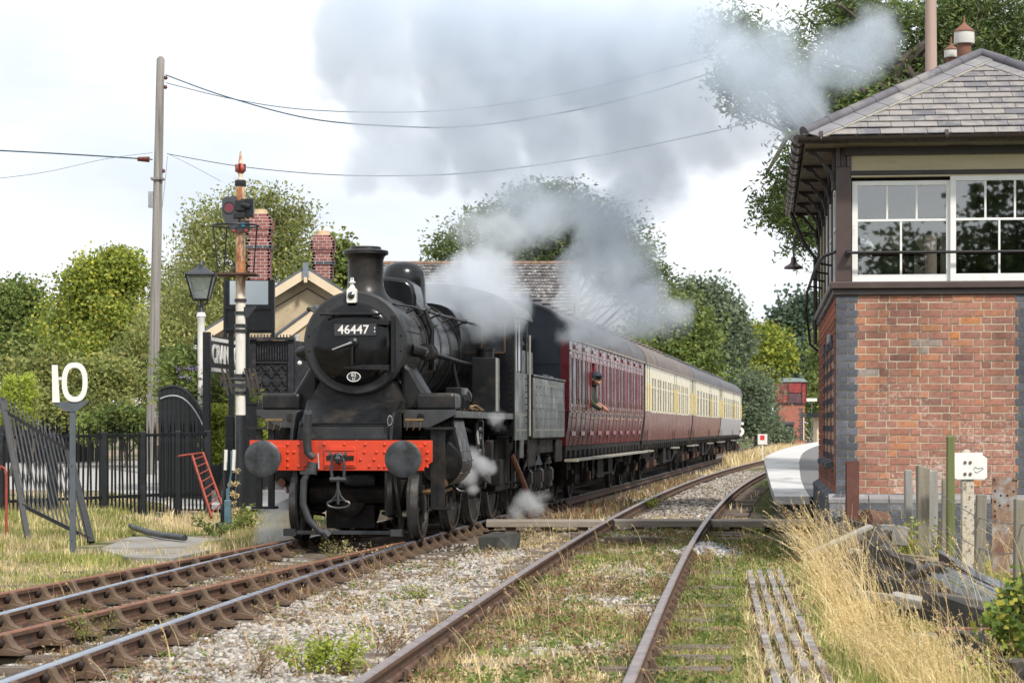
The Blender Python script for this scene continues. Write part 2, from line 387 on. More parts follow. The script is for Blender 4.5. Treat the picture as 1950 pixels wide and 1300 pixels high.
# pale concrete patch on the left
conc = M('rough_concrete', (.25, .24, .22), .95, 0, .2, 2.2, .5, dirt=(.16, .13, .09), dirt_amt=.5)
mb = MB(); pts = [(190, 1040), (250, 1018), (330, 1016), (420, 1022), (400, 1043), (330, 1058), (240, 1056)]
poly = []
for a, b in pts:
    Z = F * (EYE - .09) / (b - YH); poly.append((pxx(a, Z), Z))
mb.prism(poly, 'z', -.1, .065); mb.build('concrete_pad', conc, None, label='cracked grey concrete patch in the grass by the leaning gate', kind='structure')
# station yard path beyond the fence
yard = M('yard_tarmac', (.36, .345, .325), .95, 0, .12, 3, .3)
mb = MB(); mb.slab([(-14, 41.8, .10), (-4.6, 41.8, .10), (-3.6, 61, .70), (-18, 61, .70)], .02); mb.build('station_yard', yard, None, kind='structure', label='grey tarmac yard behind the black picket fence')

# ------------------------------------------------------------------ platform beside the siding
white_edge = M('white_painted_slab', (.52, .515, .505), .85, 0, .08, 2.2, .3, dirt=(.33, .315, .285), dirt_amt=.35)
asph = M('platform_asphalt', (.15, .145, .145), .95, 0, .15, 10, .4)
pb = M('platform_blue_brick', (.07, .075, .085), .8, 0, .3, 6, .3)
yy = [35, 37.5, 40, 43, 46, 49, 52.6, 57, 62, 68, 75, 83, 92, 105, 120, 140]
pz_ = lambda y: .54 + .44 * float(sstep(33.5, 50, np.array(y))); edgeL = lambda y: 4.07 + (5.78 - 4.07) * (y - 35) / 17.6 if y < 49 else T2(y) + G + .74
plat = empty('station_platform', (4.1, 35, 0), label='low station platform ramp with wide white edging beside the siding', cat='platform', kind='structure')
off = Vector((4.1, 35, 0))
for i in range(len(yy) - 1):
    a, b = yy[i], yy[i + 1]; g = .02
    wa, wb = (.55 + .22 * float(sstep(38, 50, np.array(q))) for q in (a, b))
    xa, xb = edgeL(a), edgeL(b)
    mb = MB(); q = [(xa, a + g, pz_(a) - .13), (xa + wa, a + g, pz_(a) - .13), (xb + wb, b, pz_(b) - .13), (xb, b, pz_(b) - .13)]
    mb.slab([Vector(v) - off for v in q], .13); mb.build('edge_slab', white_edge, plat, bevel=.01)
mb = MB(); L = []; 
for i in range(len(yy) - 1):
    a, b = yy[i], yy[i + 1]; wa, wb = (.55 + .22 * float(sstep(38, 50, np.array(q))) for q in (a, b)); ra, rb = (edgeL(q) + wa + (.06 if q < 34.9 else 5 + (q - 35) * .05) for q in (a, b))
    if a < 36: ra = edgeL(a) + wa + .12
    mb.slab([Vector(v) - off for v in [(edgeL(a) + wa, a, pz_(a) - .016), (ra, a, pz_(a) - .016), (rb, b, pz_(b) - .016), (edgeL(b) + wb, b, pz_(b) - .016)]], .012)
mb.build('asphalt_surface', asph, plat)
mb = MB()
for i in range(len(yy) - 1):
    a, b = yy[i], yy[i + 1]; xa, xb = edgeL(a) + .16, edgeL(b) + .16
    mb.add([Vector(v) - off for v in [(xa, a + .12, -.3), (xb, b + .12, -.3), (xb, b + .12, pz_(b) - .132), (xa, a + .12, pz_(a) - .132), (xa + .4, a + .12, -.3), (xb + .4, b + .12, -.3), (xb + .4, b + .12, pz_(b) - .132), (xa + .4, a + .12, pz_(a) - .132)]], [(0,1,2,3),(4,5,6,7),(0,3,7,4),(1,2,6,5)])
mb.build('retaining_wall', pb, plat)
# rows of brick on the end wall of the ramp
for r_ in range(5):
    for k in range(3):
        w_ = .215; x = edgeL(35) + .17 + k * .225 + (.11 if r_ % 2 else 0)
        if x + w_ > edgeL(35) + .62: continue
        MB().box((x + w_ / 2 - off.x, .105, -.02 + r_ * .083), (w_, .05, .072)).build('brick', pb, plat)

# ------------------------------------------------------------------ boarded crossing
board = M('crossing_timber', (.27, .235, .195), .9, 0, .2, 4, .5, sc3=(1, 9, 9)); board_top = board
cr = empty('foot_crossing', (1.2, 34.6, .1), label='timber boarded foot crossing laid across the siding behind the concrete block', cat='crossing', kind='structure')
y0 = 34.6; c2 = T2(34.6)
for (xa, xb) in ((T1(34.6) + G + .1, c2 - G - .09), (c2 - G + .09, c2 + G - .09), (c2 + G + .09, 4.95)):
    for j in range(3):
        n_ = 1
        MB().b2((xa - 1.2, j * .24 - .3, .0), (xb - 1.2, j * .24 - .3 + .225, .095 + random.uniform(-.006, .006))).build('plank', board, cr, bevel=.008)
    for q in np.arange(xa + .3, xb - .1, .55):
        MB().b2((q - 1.2, -.25, -.12), (q - 1.2 + .16, .35, -.003)).build('bearer', tie_m, cr)
# ------------------------------------------------------------------ the locomotive (local: x right, y backwards along the train, z above rail; origin at buffer faces)
blk = M('loco_black', (.008, .0085, .0095), .22, 0, .25, 2, .0, .4, rvar=.03)
blk_m = M('loco_satin_black', (.009, .0095, .0105), .38, 0, .35, 4, .12, .32, dirt=(.034, .029, .024), dirt_amt=.38)
blk_g = M('loco_gloss_black', (.004, .0042, .005), .10, 0, .2, 3, .0, .35)
blk_r = M('smokebox_ring_black', (.020, .021, .023), .46, 0, .25, 4, .1, .45, dirt=(.045, .042, .038), dirt_amt=.25, sc3=(1, 1, .5))
frm = M('underframe_black', (.012, .011, .0105), .75, 0, .35, 7, .3, .2, dirt=(.04, .032, .026), dirt_amt=.4)
plate = M('loco_steel_grey', (.05, .053, .057), .42, .2, .25, 6, .2, dirt=(.045, .04, .036), dirt_amt=.35)
redp = M('buffer_beam_red', (.58, .052, .017), .36, 0, .1, 4, .08, dirt=(.33, .035, .018), dirt_amt=.22)
buf_m = M('buffer_steel', (.07, .076, .083), .42, .5, .35, 5, .25, dirt=(.02, .02, .019), dirt_amt=.45)
tyre_m = M('wheel_tyre', (.10, .095, .09), .35, .75, .2, 8, .1)
whl = M('wheel_black', (.022, .021, .02), .55, .1, .3, 8, .2)
wht = M('white_enamel', (.72, .71, .67), .45, 0, .06, 10, .05)
brass = M('brass_fitting', (.26, .17, .08), .4, .7, .2, 12, .1)
cab_s = M('cab_lined_black', (.016, .02, .016), .36, 0, .3, 1.6, .05, .35, dirt=(.034, .04, .031), dirt_amt=.4, sc3=(1, 1, .4))
lin = M('lining_cream', (.17, .17, .13), .5, 0, .1, 6, 0)
rubber = M('hose_rubber', (.035, .037, .04), .6, 0, .2, 14, .2)
glass_d = M('dark_window_glass', (.02, .024, .028), .06, 0, .3, 2, 0, .9)
copper = M('rusty_copper_pipe', (.17, .075, .045), .5, .6, .3, 9, .1)

def place_vehicle(name, ya, yb, T, **kw):
    """an Empty on the track between two plan distances; local +y runs away from the camera"""
    xa, xb = T(ya), T(yb); h = math.atan2(xb - xa, yb - ya)
    return empty(name, (xa, ya, RAIL), -h, **kw)
YB = 27.2
loco = place_vehicle('steam_locomotive', YB, YB + 8.5, T1, label='black steam locomotive with a red buffer beam at the head of the train', cat='locomotive')
def text_mesh(name, body, size, mat, ext=.004, sx=1.0, align='CENTER', bold=0.0):
    cu = bpy.data.curves.new(name, 'FONT'); cu.body = body; cu.size = size; cu.extrude = ext; cu.align_x = align; cu.align_y = 'CENTER'; cu.offset = bold; cu.resolution_u = 3
    o = bpy.data.objects.new(name, cu); COL.objects.link(o); bpy.context.view_layer.update()
    me = bpy.data.meshes.new_from_object(o.evaluated_get(bpy.context.evaluated_depsgraph_get())); bpy.data.objects.remove(o); bpy.data.curves.remove(cu)
    me.materials.clear(); me.materials.append(mat)
    for v in me.vertices: v.co.x *= sx
    return me
def rivets(mb, pts, r=.012, ax='y', d=1, n=6):
    for p in pts:
        p = Vector(p); q = Vector({'x': (d, 0, 0), 'y': (0, d, 0), 'z': (0, 0, d)}[ax])
        mb.tube([p, p + q * r * .7, p + q * r], [r, r * .75, r * .2], n)
# buffer beam
mb = MB(); bw = 1.14; zb, zt = .905, 1.275
mb.prism([(-bw, zb + .05), (-bw + .07, zb), (bw - .14, zb), (bw - .13, zb + .01), (bw, zb + .11), (bw, zt), (-bw, zt)], 'y', .5, .53)
beam = mb.build('buffer_beam', redp, loco, bevel=.004)
mb = MB(); pts = []
for x in (-1.03, -.88, -.66, -.52, -.2, .05, .31, .55, 1.05): pts.append((x, .5, zt - .05))
for x in (-.66, -.58, -.45, .3, .45, .55, .95, 1.08): pts += [(x, .5, 1.13)]
for x in (-.66, -.52, -.45, .36, .48, .55, 1.08): pts += [(x, .5, .955)]
for x in (-.66, .25, .42, 1.08): pts += [(x, .5, 1.04)]
rivets(mb, pts, .021, 'y', -1, 7); mb.build('rivets', redp, beam, 40)
mb = MB(); mb.prism([(-.2, .945), (.2, .945), (.2, 1.17), (.17, 1.2), (-.17, 1.2), (-.2, 1.17)], 'y', .478, .499)
for q in ((0, .955), (0, 1.135)): mb.box((q[0], .472, q[1] + .02), (.36, .012, .012))
mb.build('drawhook_plate', redp, beam, bevel=.004)
MB().box((0, .474, 1.06), (.34, .012, .055)).build('hook_slot', frm, beam)
for sx in (-1, 1):
    mb = MB(); mb.box((sx * .862, .49, 1.054), (.36, .02, .3)); mb.build('buffer_flange', redp, beam, bevel=.006)
    mb = MB(); mb.lathe([(.13, .48), (.125, .3), (.11, .22), (.11, .2)], (sx * .862, 0, 1.054), 'y', 20); 
    b_ = mb.build('buffer', blk_m, loco, 35)
    mb = MB(); mb.lathe([(.07, .21), (.075, .06), (.20, .05), (.222, .038), (.225, .02), (.20, .006), (.12, -.002), (.0, -.004)], (sx * .862, 0, 1.054), 'y', 36, cap=False)
    mb.build('buffer_head', buf_m, b_, 50)
# coupling
mb = MB(); mb.prism([(-.1, 1.03), (.02, .985), (.1, 1.0), (.13, 1.05), (.1, 1.115), (.03, 1.13), (.03, 1.09), (.075, 1.06), (.06, 1.03), (-.1, 1.09)], 'x', -.03, .03)
mb.v = [(v[0], .36 - v[1] + .08, v[2]) for v in mb.v]; mb.build('drawhook', plate, loco, bevel=.006)
mb = MB()
for sx in (-1, 1): mb.tube([(sx * .02, .33, 1.11), (sx * .07, .33, 1.08), (sx * .08, .34, .9), (sx * .07, .35, .8)], .019, 8)
mb.tube([(-.1, .35, .8), (.1, .35, .8)], .03, 8); mb.tube([(-.11, .33, 1.1), (-.08, .33, 1.1)], .035, 8); mb.tube([(.08, .33, 1.1), (.11, .33, 1.1)], .035, 8)
mb.tube([(0, .35, .84), (0, .35, .68), (.0, .36, .5)], [.022, .018, .018], 8)
for sx in (-1, 1): mb.tube([(0, .35, .7), (sx * .03, .36, .6), (sx * .1, .37, .52)], .014, 6)
mb.tube([(.14 * math.cos(a), .38, .5 + .05 * math.sin(a)) for a in np.linspace(0, 6.28, 14)], .015, 6)
mb.build('screw_coupling', plate, loco, 40)
# vacuum hose and its lower pipe
mb = MB(); P_ = [(-.42, .62, 1.48), (-.41, .55, 1.62), (-.39, .44, 1.6), (-.4, .42, 1.4), (-.4, .42, 1.25), (-.38, .4, 1.12), (-.31, .4, 1.06)]
mb.tube(P_, .045, 10)
for i in range(26):
    f_ = i / 26; j = 2 + f_ * 3; k = int(j); a = Vector(P_[k]).lerp(Vector(P_[k + 1]), j - k); b = a + Vector((.001, .002, -.012)); mb.cyl(a, b, .053, n=10)
mb.build('vacuum_hose', rubber, loco, 40)
mb = MB(); mb.tube([(-.33, .44, .95), (-.38, .42, .9), (-.44, .42, .78), (-.45, .42, .5), (-.38, .44, .3), (-.25, .46, .16), (-.16, .5, .13)], .043, 10)
mb.tube([(-.33, .46, 1.0), (-.35, .44, .86)], .07, 10); mb.box((-.4, .4, .88), (.16, .05, .04)); mb.tube([(-.2, .5, .16), (-.14, .5, .1)], .065, 8)
mb.build('brake_hose', rubber, loco, 40)
MB().tube([(-.26, .4, 1.12), (-.25, .4, .93)], .012, 6).build('hose_chain', M('pale_steel', (.45, .45, .44), .4, .7, .1, 8), loco)
# frames, front plate, curved frame horns, running plate
mb = MB()
for sx in (-1, 1):
    mb.prism([(.53, .35), (9.0, .35), (9.0, 1.1), (1.6, 1.1), (1.5, 1.6), (1.1, 1.62), (.75, 1.5), (.6, 1.28), (.53, 1.275)], 'x', sx * .56 - .015, sx * .56 + .015)
mb.build('main_frame', blk_m, loco, bevel=.004)
mb = MB(); mb.slab([(-.56, .62, 1.276), (.56, .62, 1.276), (.56, .72, 1.45), (-.56, .72, 1.45)], .02); mb.box((0, .6, 1.29), (1.1, .14, .02)); mb.box((0, .74, 1.46), (1.1, .1, .02))
mb.slab([(-.56, .78, 1.46), (.56, .78, 1.46), (.60, 1.38, 1.76), (-.60, 1.38, 1.76)], .03)
mb.build('front_apron', blk_m, loco, bevel=.004)
for sx in (-1, 1):
    mb = MB()
    prof = [(.52, 1.277), (.56, 1.42), (.64, 1.53), (.76, 1.62), (1.2, 1.66), (1.2, 1.277)]
    mb.prism(prof, 'x', sx * .62 - .02, sx * .62 + .02); mb.build('frame_horn', blk_m, loco, bevel=.006)
    # oil pots beside the frames
    mb = MB(); mb.box((sx * .88, .75, 1.53), (.22, .1, .025)); 
    for q in (-.08, 0, .08): mb.tube([(sx * .88 + q, .72, 1.52), (sx * .88 + q, .72, 1.44), (sx * .88 + q - .02, .73, 1.40)], .007, 6)
    mb.build('lubricator_pipes', brass, loco, 40)
hwp = 1.27
mb = MB(); mb.box((0, 1.5 + 2.95, 1.63), (2 * hwp, 5.9, .03))
for sx in (-1, 1):
    mb.box((sx * hwp, 1.5 + 2.95, 1.60), (.025, 5.9, .085))
    x0 = sx * .62; mb.prism([(x0, 1.655), (sx * (hwp + .01), 1.655), (sx * (hwp + .01), 1.59), (sx * .95, 1.43), (x0, 1.43)] if sx > 0 else [(x0, 1.655), (x0, 1.43), (sx * .95, 1.43), (sx * (hwp + .01), 1.59), (sx * (hwp + .01), 1.655)], 'y', 1.44, 1.47)
mb.build('running_plate', plate, loco, bevel=.004)
for sx in (-1, 1):
    MB().lathe([(.05, 1.43), (.05, 1.445)], (sx * .84, 0, 1.56), 'y', 14).build('lightening_hole', frm, loco)
    mb = MB(); mb.box((sx * 1.0, 1.86, 1.76), (.5, .55, .22)); mb.build('sandbox', blk_m, loco, bevel=.04)
# smokebox, boiler, firebox
ZC, RS = 2.5, .665; YS = 1.42
mb = MB(); mb.lathe([(.50, YS - .012), (.53, YS - .005), (RS - .03, YS), (RS, YS + .025), (RS, YS + .07), (RS - .02, YS + .075), (RS - .02, YS + 1.42), (RS + .01, YS + 1.43), (RS + .01, YS + 1.47)], (0, 0, ZC), 'y', 64)
sb = mb.build('smokebox', blk_r, loco, 35)
mb = MB(); rivets(mb, [(RS * math.cos(a) * .9 , YS + .001, ZC + RS * math.sin(a) * .9) for a in (.16, -.16, math.pi - .16, math.pi + .16)], .016, 'y', -1, 8)
for y_ in (YS + .12, YS + 1.3):
    for a in np.linspace(-1.2, 4.3, 56): 
        p = Vector((math.cos(a), 0, math.sin(a))); q = Vector((0, y_, ZC)) + p * (RS - .022); mb.tube([q, q + p * .012], [.013, .006], 5)
for y_ in np.arange(YS + .2, YS + 1.3, .09):
    for a in (.25, -.45): p = Vector((math.cos(a), 0, math.sin(a))); q = Vector((0, y_, ZC)) + p * (RS - .022); mb.tube([q, q + p * .012], [.013, .006], 5)
mb.build('rivets', blk_m, sb)
mb = MB(); mb.lathe([(.525, YS - .012), (.525, YS - .03), (.50, YS - .055), (.40, YS - .085), (.2, YS - .108), (0, YS - .115)], (0, 0, ZC - .015), 'y', 56, cap=False)
door = mb.build('smokebox_door', blk_g, loco, 40)
mb = MB()
for z in (.24, -.33): mb.prism([(-.12, z), (.42, z - .02), (.46, z - .02), (.46, z + .05), (.1, z + .05), (-.12, z + .02)], 'y', YS - .14, YS - .09); 
mb.v = [(v[0], v[1], v[2] + ZC) for v in mb.v]; mb.build('hinge_strap', blk_m, door, bevel=.006)
MB().box((.505, YS - .08, ZC - .02), (.05, .07, .74)).build('hinge_post', blk_m, door, bevel=.01)
mb = MB(); mb.tube([(-.42, YS - .15, ZC + .36), (.36, YS - .15, ZC + .36)], .018, 8)
for x in (-.28, .22): mb.tube([(x, YS - .15, ZC + .36), (x, YS - .06, ZC + .36)], .02, 8)
mb.build('door_rail', blk_m, door, 40)
mb = MB(); mb.lathe([(.075, YS - .1), (.07, YS - .15), (.035, YS - .17), (.03, YS - .2), (0, YS - .205)], (0, 0, ZC - .0), 'y', 18, cap=False); mb.build('dart_hub', blk_m, door, 40)
mb = MB(); mb.tube([(0, YS - .215, ZC), (-.25, YS - .21, ZC - .09)], [.016, .01], 8); mb.build('dart_handle', M('pale_steel', (.45, .45, .44), .4, .7, .1, 8), door, 40)
MB().tube([(0, YS - .17, ZC), (.0, YS - .18, ZC - .28)], [.018, .012], 8).build('dart_handle', blk_m, door, 40)
np_ = MB().box((.035, YS - .145, ZC + .16), (.54, .018, .15)).build('number_plate', M('number_plate_black', (.03, .032, .036), .35, 0, .1, 5, .05), door, bevel=.004)
link('digits', text_mesh('digits', '46447', .155, wht, .003, 1.03, bold=.002), np_, loc=(.01, YS - .157, ZC + .16), rot=(R(90), 0, 0))
for zz in (.03, -.015): MB().box((.283, YS - .156, ZC + .155 + zz), (.012, .006, .02)).build('plate_mark', wht, np_)
sp = MB(); sp.lathe([(.0, YS - .128), (.075, YS - .128), (.078, YS - .122), (.078, YS - .115)], (0, 0, 0), 'y', 28, cap=False); sp.v = [(v[0] * 1.18 + .01, v[1], v[2] * .82 + ZC - .43) for v in sp.v]
spl = sp.build('shed_plate', M('number_plate_black', (0, 0, 0)), door)
rg = MB(); pp = [(.01 + .084 * math.cos(a), YS - .131, ZC - .43 + .058 * math.sin(a)) for a in np.linspace(0, 6.2832, 25)]; rg.tube(pp, .006, 5); rg.build('plate_rim', wht, spl)
link('letters', text_mesh('letters', '82', .066, wht, .003), spl, loc=(.01, YS - .131, ZC - .408), rot=(R(90), 0, 0))
link('letters', text_mesh('letters', 'H', .052, wht, .003), spl, loc=(.01, YS - .131, ZC - .459), rot=(R(90), 0, 0))
# small numbered disc on the frame horn
dd = MB(); dd.lathe([(0, .0), (.075, .0), (.075, .006)], (0, 0, 0), 'y', 20, cap=False); dd.v = [(.6 + v[0] * .42, .535 + (v[2] + .0) * .2 + .05, 1.52 + v[2] * .85) for v in dd.v]
dd.build('oval_works_plate', M('plate_rim_grey', (.3, .3, .29), .5), loco)
dd = MB(); dd.lathe([(0, -.003), (.064, -.003), (.064, .0)], (0, 0, 0), 'y', 20, cap=False); dd.v = [(.6 + v[0] * .42, .533 + v[2] * .2 + .05, 1.52 + v[2] * .85) for v in dd.v]; dd.build('oval_works_plate', blk_m, loco)
# saddle
mb = MB(); mb.prism([(-.62, 1.6), (.62, 1.6), (.62, 1.75), (.45, 2.05), (-.45, 2.05), (-.62, 1.75)], 'y', YS + .1, YS + 1.2); mb.build('saddle', blk_m, loco)
mb = MB(); mb.lathe([(RS - .02, 2.9), (RS + .005, 2.92), (RS + .06, 5.2), (RS + .065, 5.6)], (0, 0, ZC - .0), 'y', 56); mb.build('boiler', blk, loco, 35)
mb = MB()
for y_ in (2.95, 4.0, 4.75, 5.5):
    r_ = RS + .012 + .06 * (y_ - 2.92) / 2.3; mb.lathe([(r_, y_), (r_ + .006, y_ + .005), (r_ + .006, y_ + .045), (r_, y_ + .05)], (0, 0, ZC), 'y', 56, cap=False)
mb.build('boiler_bands', blk_m, loco, 40)
mb = MB(); prf = []
for a in np.linspace(0, math.pi, 17):
    c_, s_ = math.cos(a), math.sin(a); prf.append((math.copysign(abs(c_) ** .55, c_) * .74, ZC + .02 + abs(s_) ** .6 * .72))
prf = [(.66, 1.64)] + prf + [(-.66, 1.64)]; mb.prism(prf, 'y', 5.6, 7.45); mb.build('firebox', blk, loco, 40)
# chimney, lamp, top feed, dome
def lath(name, prof, y, z0, mat, n=36, **kw): return MB().lathe(prof, (0, y, z0), 'z', n, cap=kw.get('cap', True)).build(name, mat, loco, 45)
YC = YS + .72
lath('chimney', [(.40, 3.02 - 3), (.33, .10), (.27, .17), (.237, .26), (.23, .36), (.232, .60), (.245, .64), (.262, .665), (.295, .675), (.297, .715), (.285, .725), (.205, .74), (.2, .77), (.19, .775), (.18, .55)], YC, 3.0, blk_m, 40)
mb = MB(); mb.lathe([(.40, .0), (.34, .05), (.318, .12), (.31, .38), (.30, .5), (.25, .6), (.16, .655), (.06, .672), (0, .674)], (0, 5.0, 3.12), 'z', 36, cap=False); mb.build('steam_dome', blk, loco, 60)
mb = MB(); mb.prism([(-.44, 2.85), (.44, 2.85), (.44, 3.2), (.40, 3.36), (.30, 3.44), (.1, 3.47), (-.1, 3.47), (-.30, 3.44), (-.40, 3.36), (-.44, 3.2)], 'y', 3.45, 4.15); mb.build('top_feed_cover', blk, loco, 50, bevel=.05)
mb = MB(); mb.tube([(.3, 3.6, 3.2), (.45, 3.5, 3.05), (.56, 3.15, 2.95), (.69, 3.2, 2.6), (.7, 3.2, 2.2)], .045, 8)
mb.tube([(.05, 3.0, 3.5), (-.2, 2.6, 3.55)], .04, 8); mb.build('top_feed_pipe', blk_m, loco, 40)
# white head lamp
lamp = empty('head_lamp', (0, 0, 0)); lamp.parent = loco; lamp.scale = (.72, .72, .72); lamp.location = (-.03, YS - .03, ZC + .52)
mb = MB(); mb.prism([(-.075, -.02), (.075, -.02), (.085, .0), (.085, .2), (.06, .24), (-.06, .24), (-.085, .2), (-.085, 0)], 'y', -.075, .075); mb.build('lamp_case', wht, lamp, bevel=.006)
mb = MB(); mb.lathe([(.055, .24), (.05, .27), (.03, .29), (.038, .33), (.06, .335), (.06, .355), (.025, .37), (.02, .39)], (0, 0, 0), 'z', 16); mb.tube([(-.025, 0, .38), (-.02, 0, .42), (.02, 0, .42), (.025, 0, .38)], .01, 6); mb.build('lamp_chimney', wht, lamp, 40)
MB().lathe([(.06, -.07), (.062, -.095), (.05, -.1), (.035, -.115), (0, -.122)], (0, 0, .11), 'y', 20, cap=False).build('lens', glass_d, lamp, 40)
MB().box((.0, .02, -.08), (.06, .05, .13)).build('lamp_bracket', blk_m, lamp)
# steam pipes to the cylinders
for sx in (-1, 1):
    mb = MB(); a = [(sx * .52, 2.3), (sx * .66, 2.2), (sx * 1.0, 1.64), (sx * .55, 1.64)]; mb.prism(a if sx > 0 else a[::-1], 'y', YS + .3, YS + .85); mb.build('steam_pipe', blk_m, loco, bevel=.05)
# cylinders with valve chests
for sx in (-1, 1):
    prof = []
    for a in np.linspace(0, math.pi, 13): prof.append((.20 * math.cos(a), 1.47 + .18 * math.sin(a)))
    for a in np.linspace(math.pi, 2 * math.pi, 15): prof.append((.31 * math.cos(a), 1.0 + .33 * math.sin(a)))
    prof = [(sx * .98 + q[0] * 1.0 , q[1]) for q in (prof if sx > 0 else prof)]
    cy = MB().prism(prof, 'y', 2.0, 2.95).build('cylinder', blk_m, loco, 50, bevel=.025)
    mb = MB(); mb.lathe([(.29, 1.99), (.28, 1.95), (.265, 1.93), (.1, 1.92), (0, 1.92)], (sx * .98, 0, 1.0), 'y', 32, cap=False); mb.build('cylinder_cover', blk_m, cy, 40)
    mb = MB(); mb.lathe([(.17, 1.99), (.165, 1.9), (.15, 1.885), (.09, 1.88), (.085, 1.83), (.045, 1.82), (.04, 1.77), (0, 1.765)], (sx * .96, 0, 1.43), 'y', 28, cap=False)
    for a in np.linspace(0, 6.28, 7)[:-1]: mb.tube([(sx * .96 + .125 * math.cos(a), 1.89, 1.43 + .125 * math.sin(a)), (sx * .96 + .125 * math.cos(a), 1.86, 1.43 + .125 * math.sin(a))], .016, 6)
    mb.build('valve_cover', blk_m, cy, 40)
    mb = MB()
    for q in (2.05, 2.2, 2.6, 2.88):
        rivets(mb, [(sx * (.98 + .312 * math.cos(a)), q, 1.0 + .332 * math.sin(a)) for a in (-.5, 0, .4)], .014, 'x', sx)
    mb.build('rivets', blk_m, cy)
    mb = MB(); mb.tube([(sx * .95, 1.95, .66), (sx * .9, 1.8, .62), (sx * .7, 1.75, .6)], .035, 8); mb.tube([(sx * 1.1, 2.3, .64), (sx * 1.0, 2.0, .6)], .025, 8); mb.lathe([(.05, 1.86), (.06, 1.9), (.06, 2.0)], (sx * 1.05, 0, .72), 'y', 10); mb.build('drain_pipe', brass if sx > 0 else copper, cy, 40)
    # front steps
    mb = MB(); mb.box((sx * 1.04, 1.25, .92), (.08, .05, .98)); mb.box((sx * 1.2, 1.25, .92), (.08, .05, .98)) if sx < 0 else mb.box((sx * 1.13, 1.25, .92), (.1, .02, .98))
    mb.box((sx * 1.13, 1.27, .42), (.3, .22, .03)); mb.box((sx * 1.13, 1.27, 1.42), (.4, .2, .03)); mb.build('front_step', blk_m, loco, bevel=.003)
    # slide bars, motion bracket, rods
    mb = MB(); mb.box((sx * 1.0, 3.7, 1.16), (.09, 1.5, .05)); mb.box((sx * 1.0, 3.7, .9), (.09, 1.5, .05)); mb.box((sx * 1.0, 3.5, 1.03), (.12, .3, .3))
    mb.tube([(sx * 1.0, 2.9, 1.0), (sx * 1.0, 3.6, 1.0)], .03, 8); mb.build('slide_bars', plate, loco, bevel=.004)
    mb = MB(); pr = [(.72, 1.6), (1.22, 1.6), (1.25, 1.5), (1.25, .85), (1.2, .66), (1.08, .55), (.92, .53), (.8, .6), (.72, .75)]
    mb.prism([(sx * q[0], q[1]) for q in (pr if sx > 0 else pr[::-1])], 'y', 4.25, 4.3); mb.build('motion_bracket', blk_m, loco, bevel=.01)
    mb = MB(); ring = [(sx * (.985 + .27 * math.cos(a)), 4.22, 1.06 + .52 * math.sin(a)) for a in np.linspace(0, 6.2832, 22)]; mb.tube(ring, .022, 6)
    mb.tube([(sx * 1.15, 4.2, 1.5), (sx * 1.2, 4.1, 1.2), (sx * 1.12, 4.15, 1.0)], .035, 8); mb.tube([(sx * 1.05, 3.3, 1.44), (sx * 1.08, 4.2, 1.38)], .03, 8)
    for z in (1.55, 1.4, 1.27, 1.1): mb.sphere((sx * 1.2, 4.2, z), .05, 8, 6)
    mb.build('valve_gear', plate, loco, 40)
    mb = MB(); mb.box((sx * .93, 6.4, .66), (.06, 4.4, .12))
    mb.slab([(sx * 1.02, 3.6, .98), (sx * 1.02, 6.4, .6), (sx * 1.02, 6.4, .72), (sx * 1.02, 3.6, 1.08)], .05)
    for y_ in (4.35, 6.4, 8.45): mb.lathe([(.13, -.06), (.13, .06)], (sx * .93, y_, .66), 'x', 14)
    mb.build('coupling_rod', plate, loco, bevel=.006)
# wheels
def wheel(par, y, sx, r, spokes, name='driving_wheel', mat=whl, w=.13, xo=.7525):
    wl = empty(name, (sx * xo, y, r)); wl.parent = par
    mb = MB(); mb.lathe([(r + .028, -.06), (r + .03, -.035), (r + .0, -.02), (r - .005, .07), (r - .02, .075), (r - .06, .075), (r - .06, -.06)], (0, 0, 0), 'x', 44, cap=False)
    if sx < 0: mb.v = [(-v[0], v[1], v[2]) for v in mb.v]
    mb.build('tyre', tyre_m, wl, 40)
    mb = MB(); mb.lathe([(r - .06, .05), (r - .1, .06), (r - .11, .03), (r - .06, .0)], (0, 0, 0), 'x', 40, cap=False); mb.lathe([(.15, -.05), (.15, .08), (.11, .1), (0, .1)], (0, 0, 0), 'x', 20, cap=False)
    for i in range(spokes):
        a = 2 * math.pi * i / spokes; c_, s_ = math.cos(a), math.sin(a); mb.tube([(.03, .13 * c_, .13 * s_), (.02, (r - .09) * c_, (r - .09) * s_)], [.042, .03], 6)
    if r > .6: mb.prism([((r - .1) * math.cos(a), (r - .1) * math.sin(a)) for a in np.linspace(R(215), R(325), 12)], 'x', .0, .05)
    if sx < 0: mb.v = [(-v[0], v[1], v[2]) for v in mb.v]
    mb.build('wheel_centre', mat, wl, 40)
    return wl
for sx in (-1, 1):
    wheel(loco, 1.72, sx, .457, 9, 'pony_wheel')
    for y_ in (4.35, 6.4, 8.45): wheel(loco, y_, sx, .762, 15)
mb = MB(); mb.tube([(-.7, 1.72, .457), (.7, 1.72, .457)], .085, 10)
for y_ in (4.35, 6.4, 8.45): mb.tube([(-.7, y_, .762), (.7, y_, .762)], .1, 10)
mb.build('axles', frm, loco, 40)
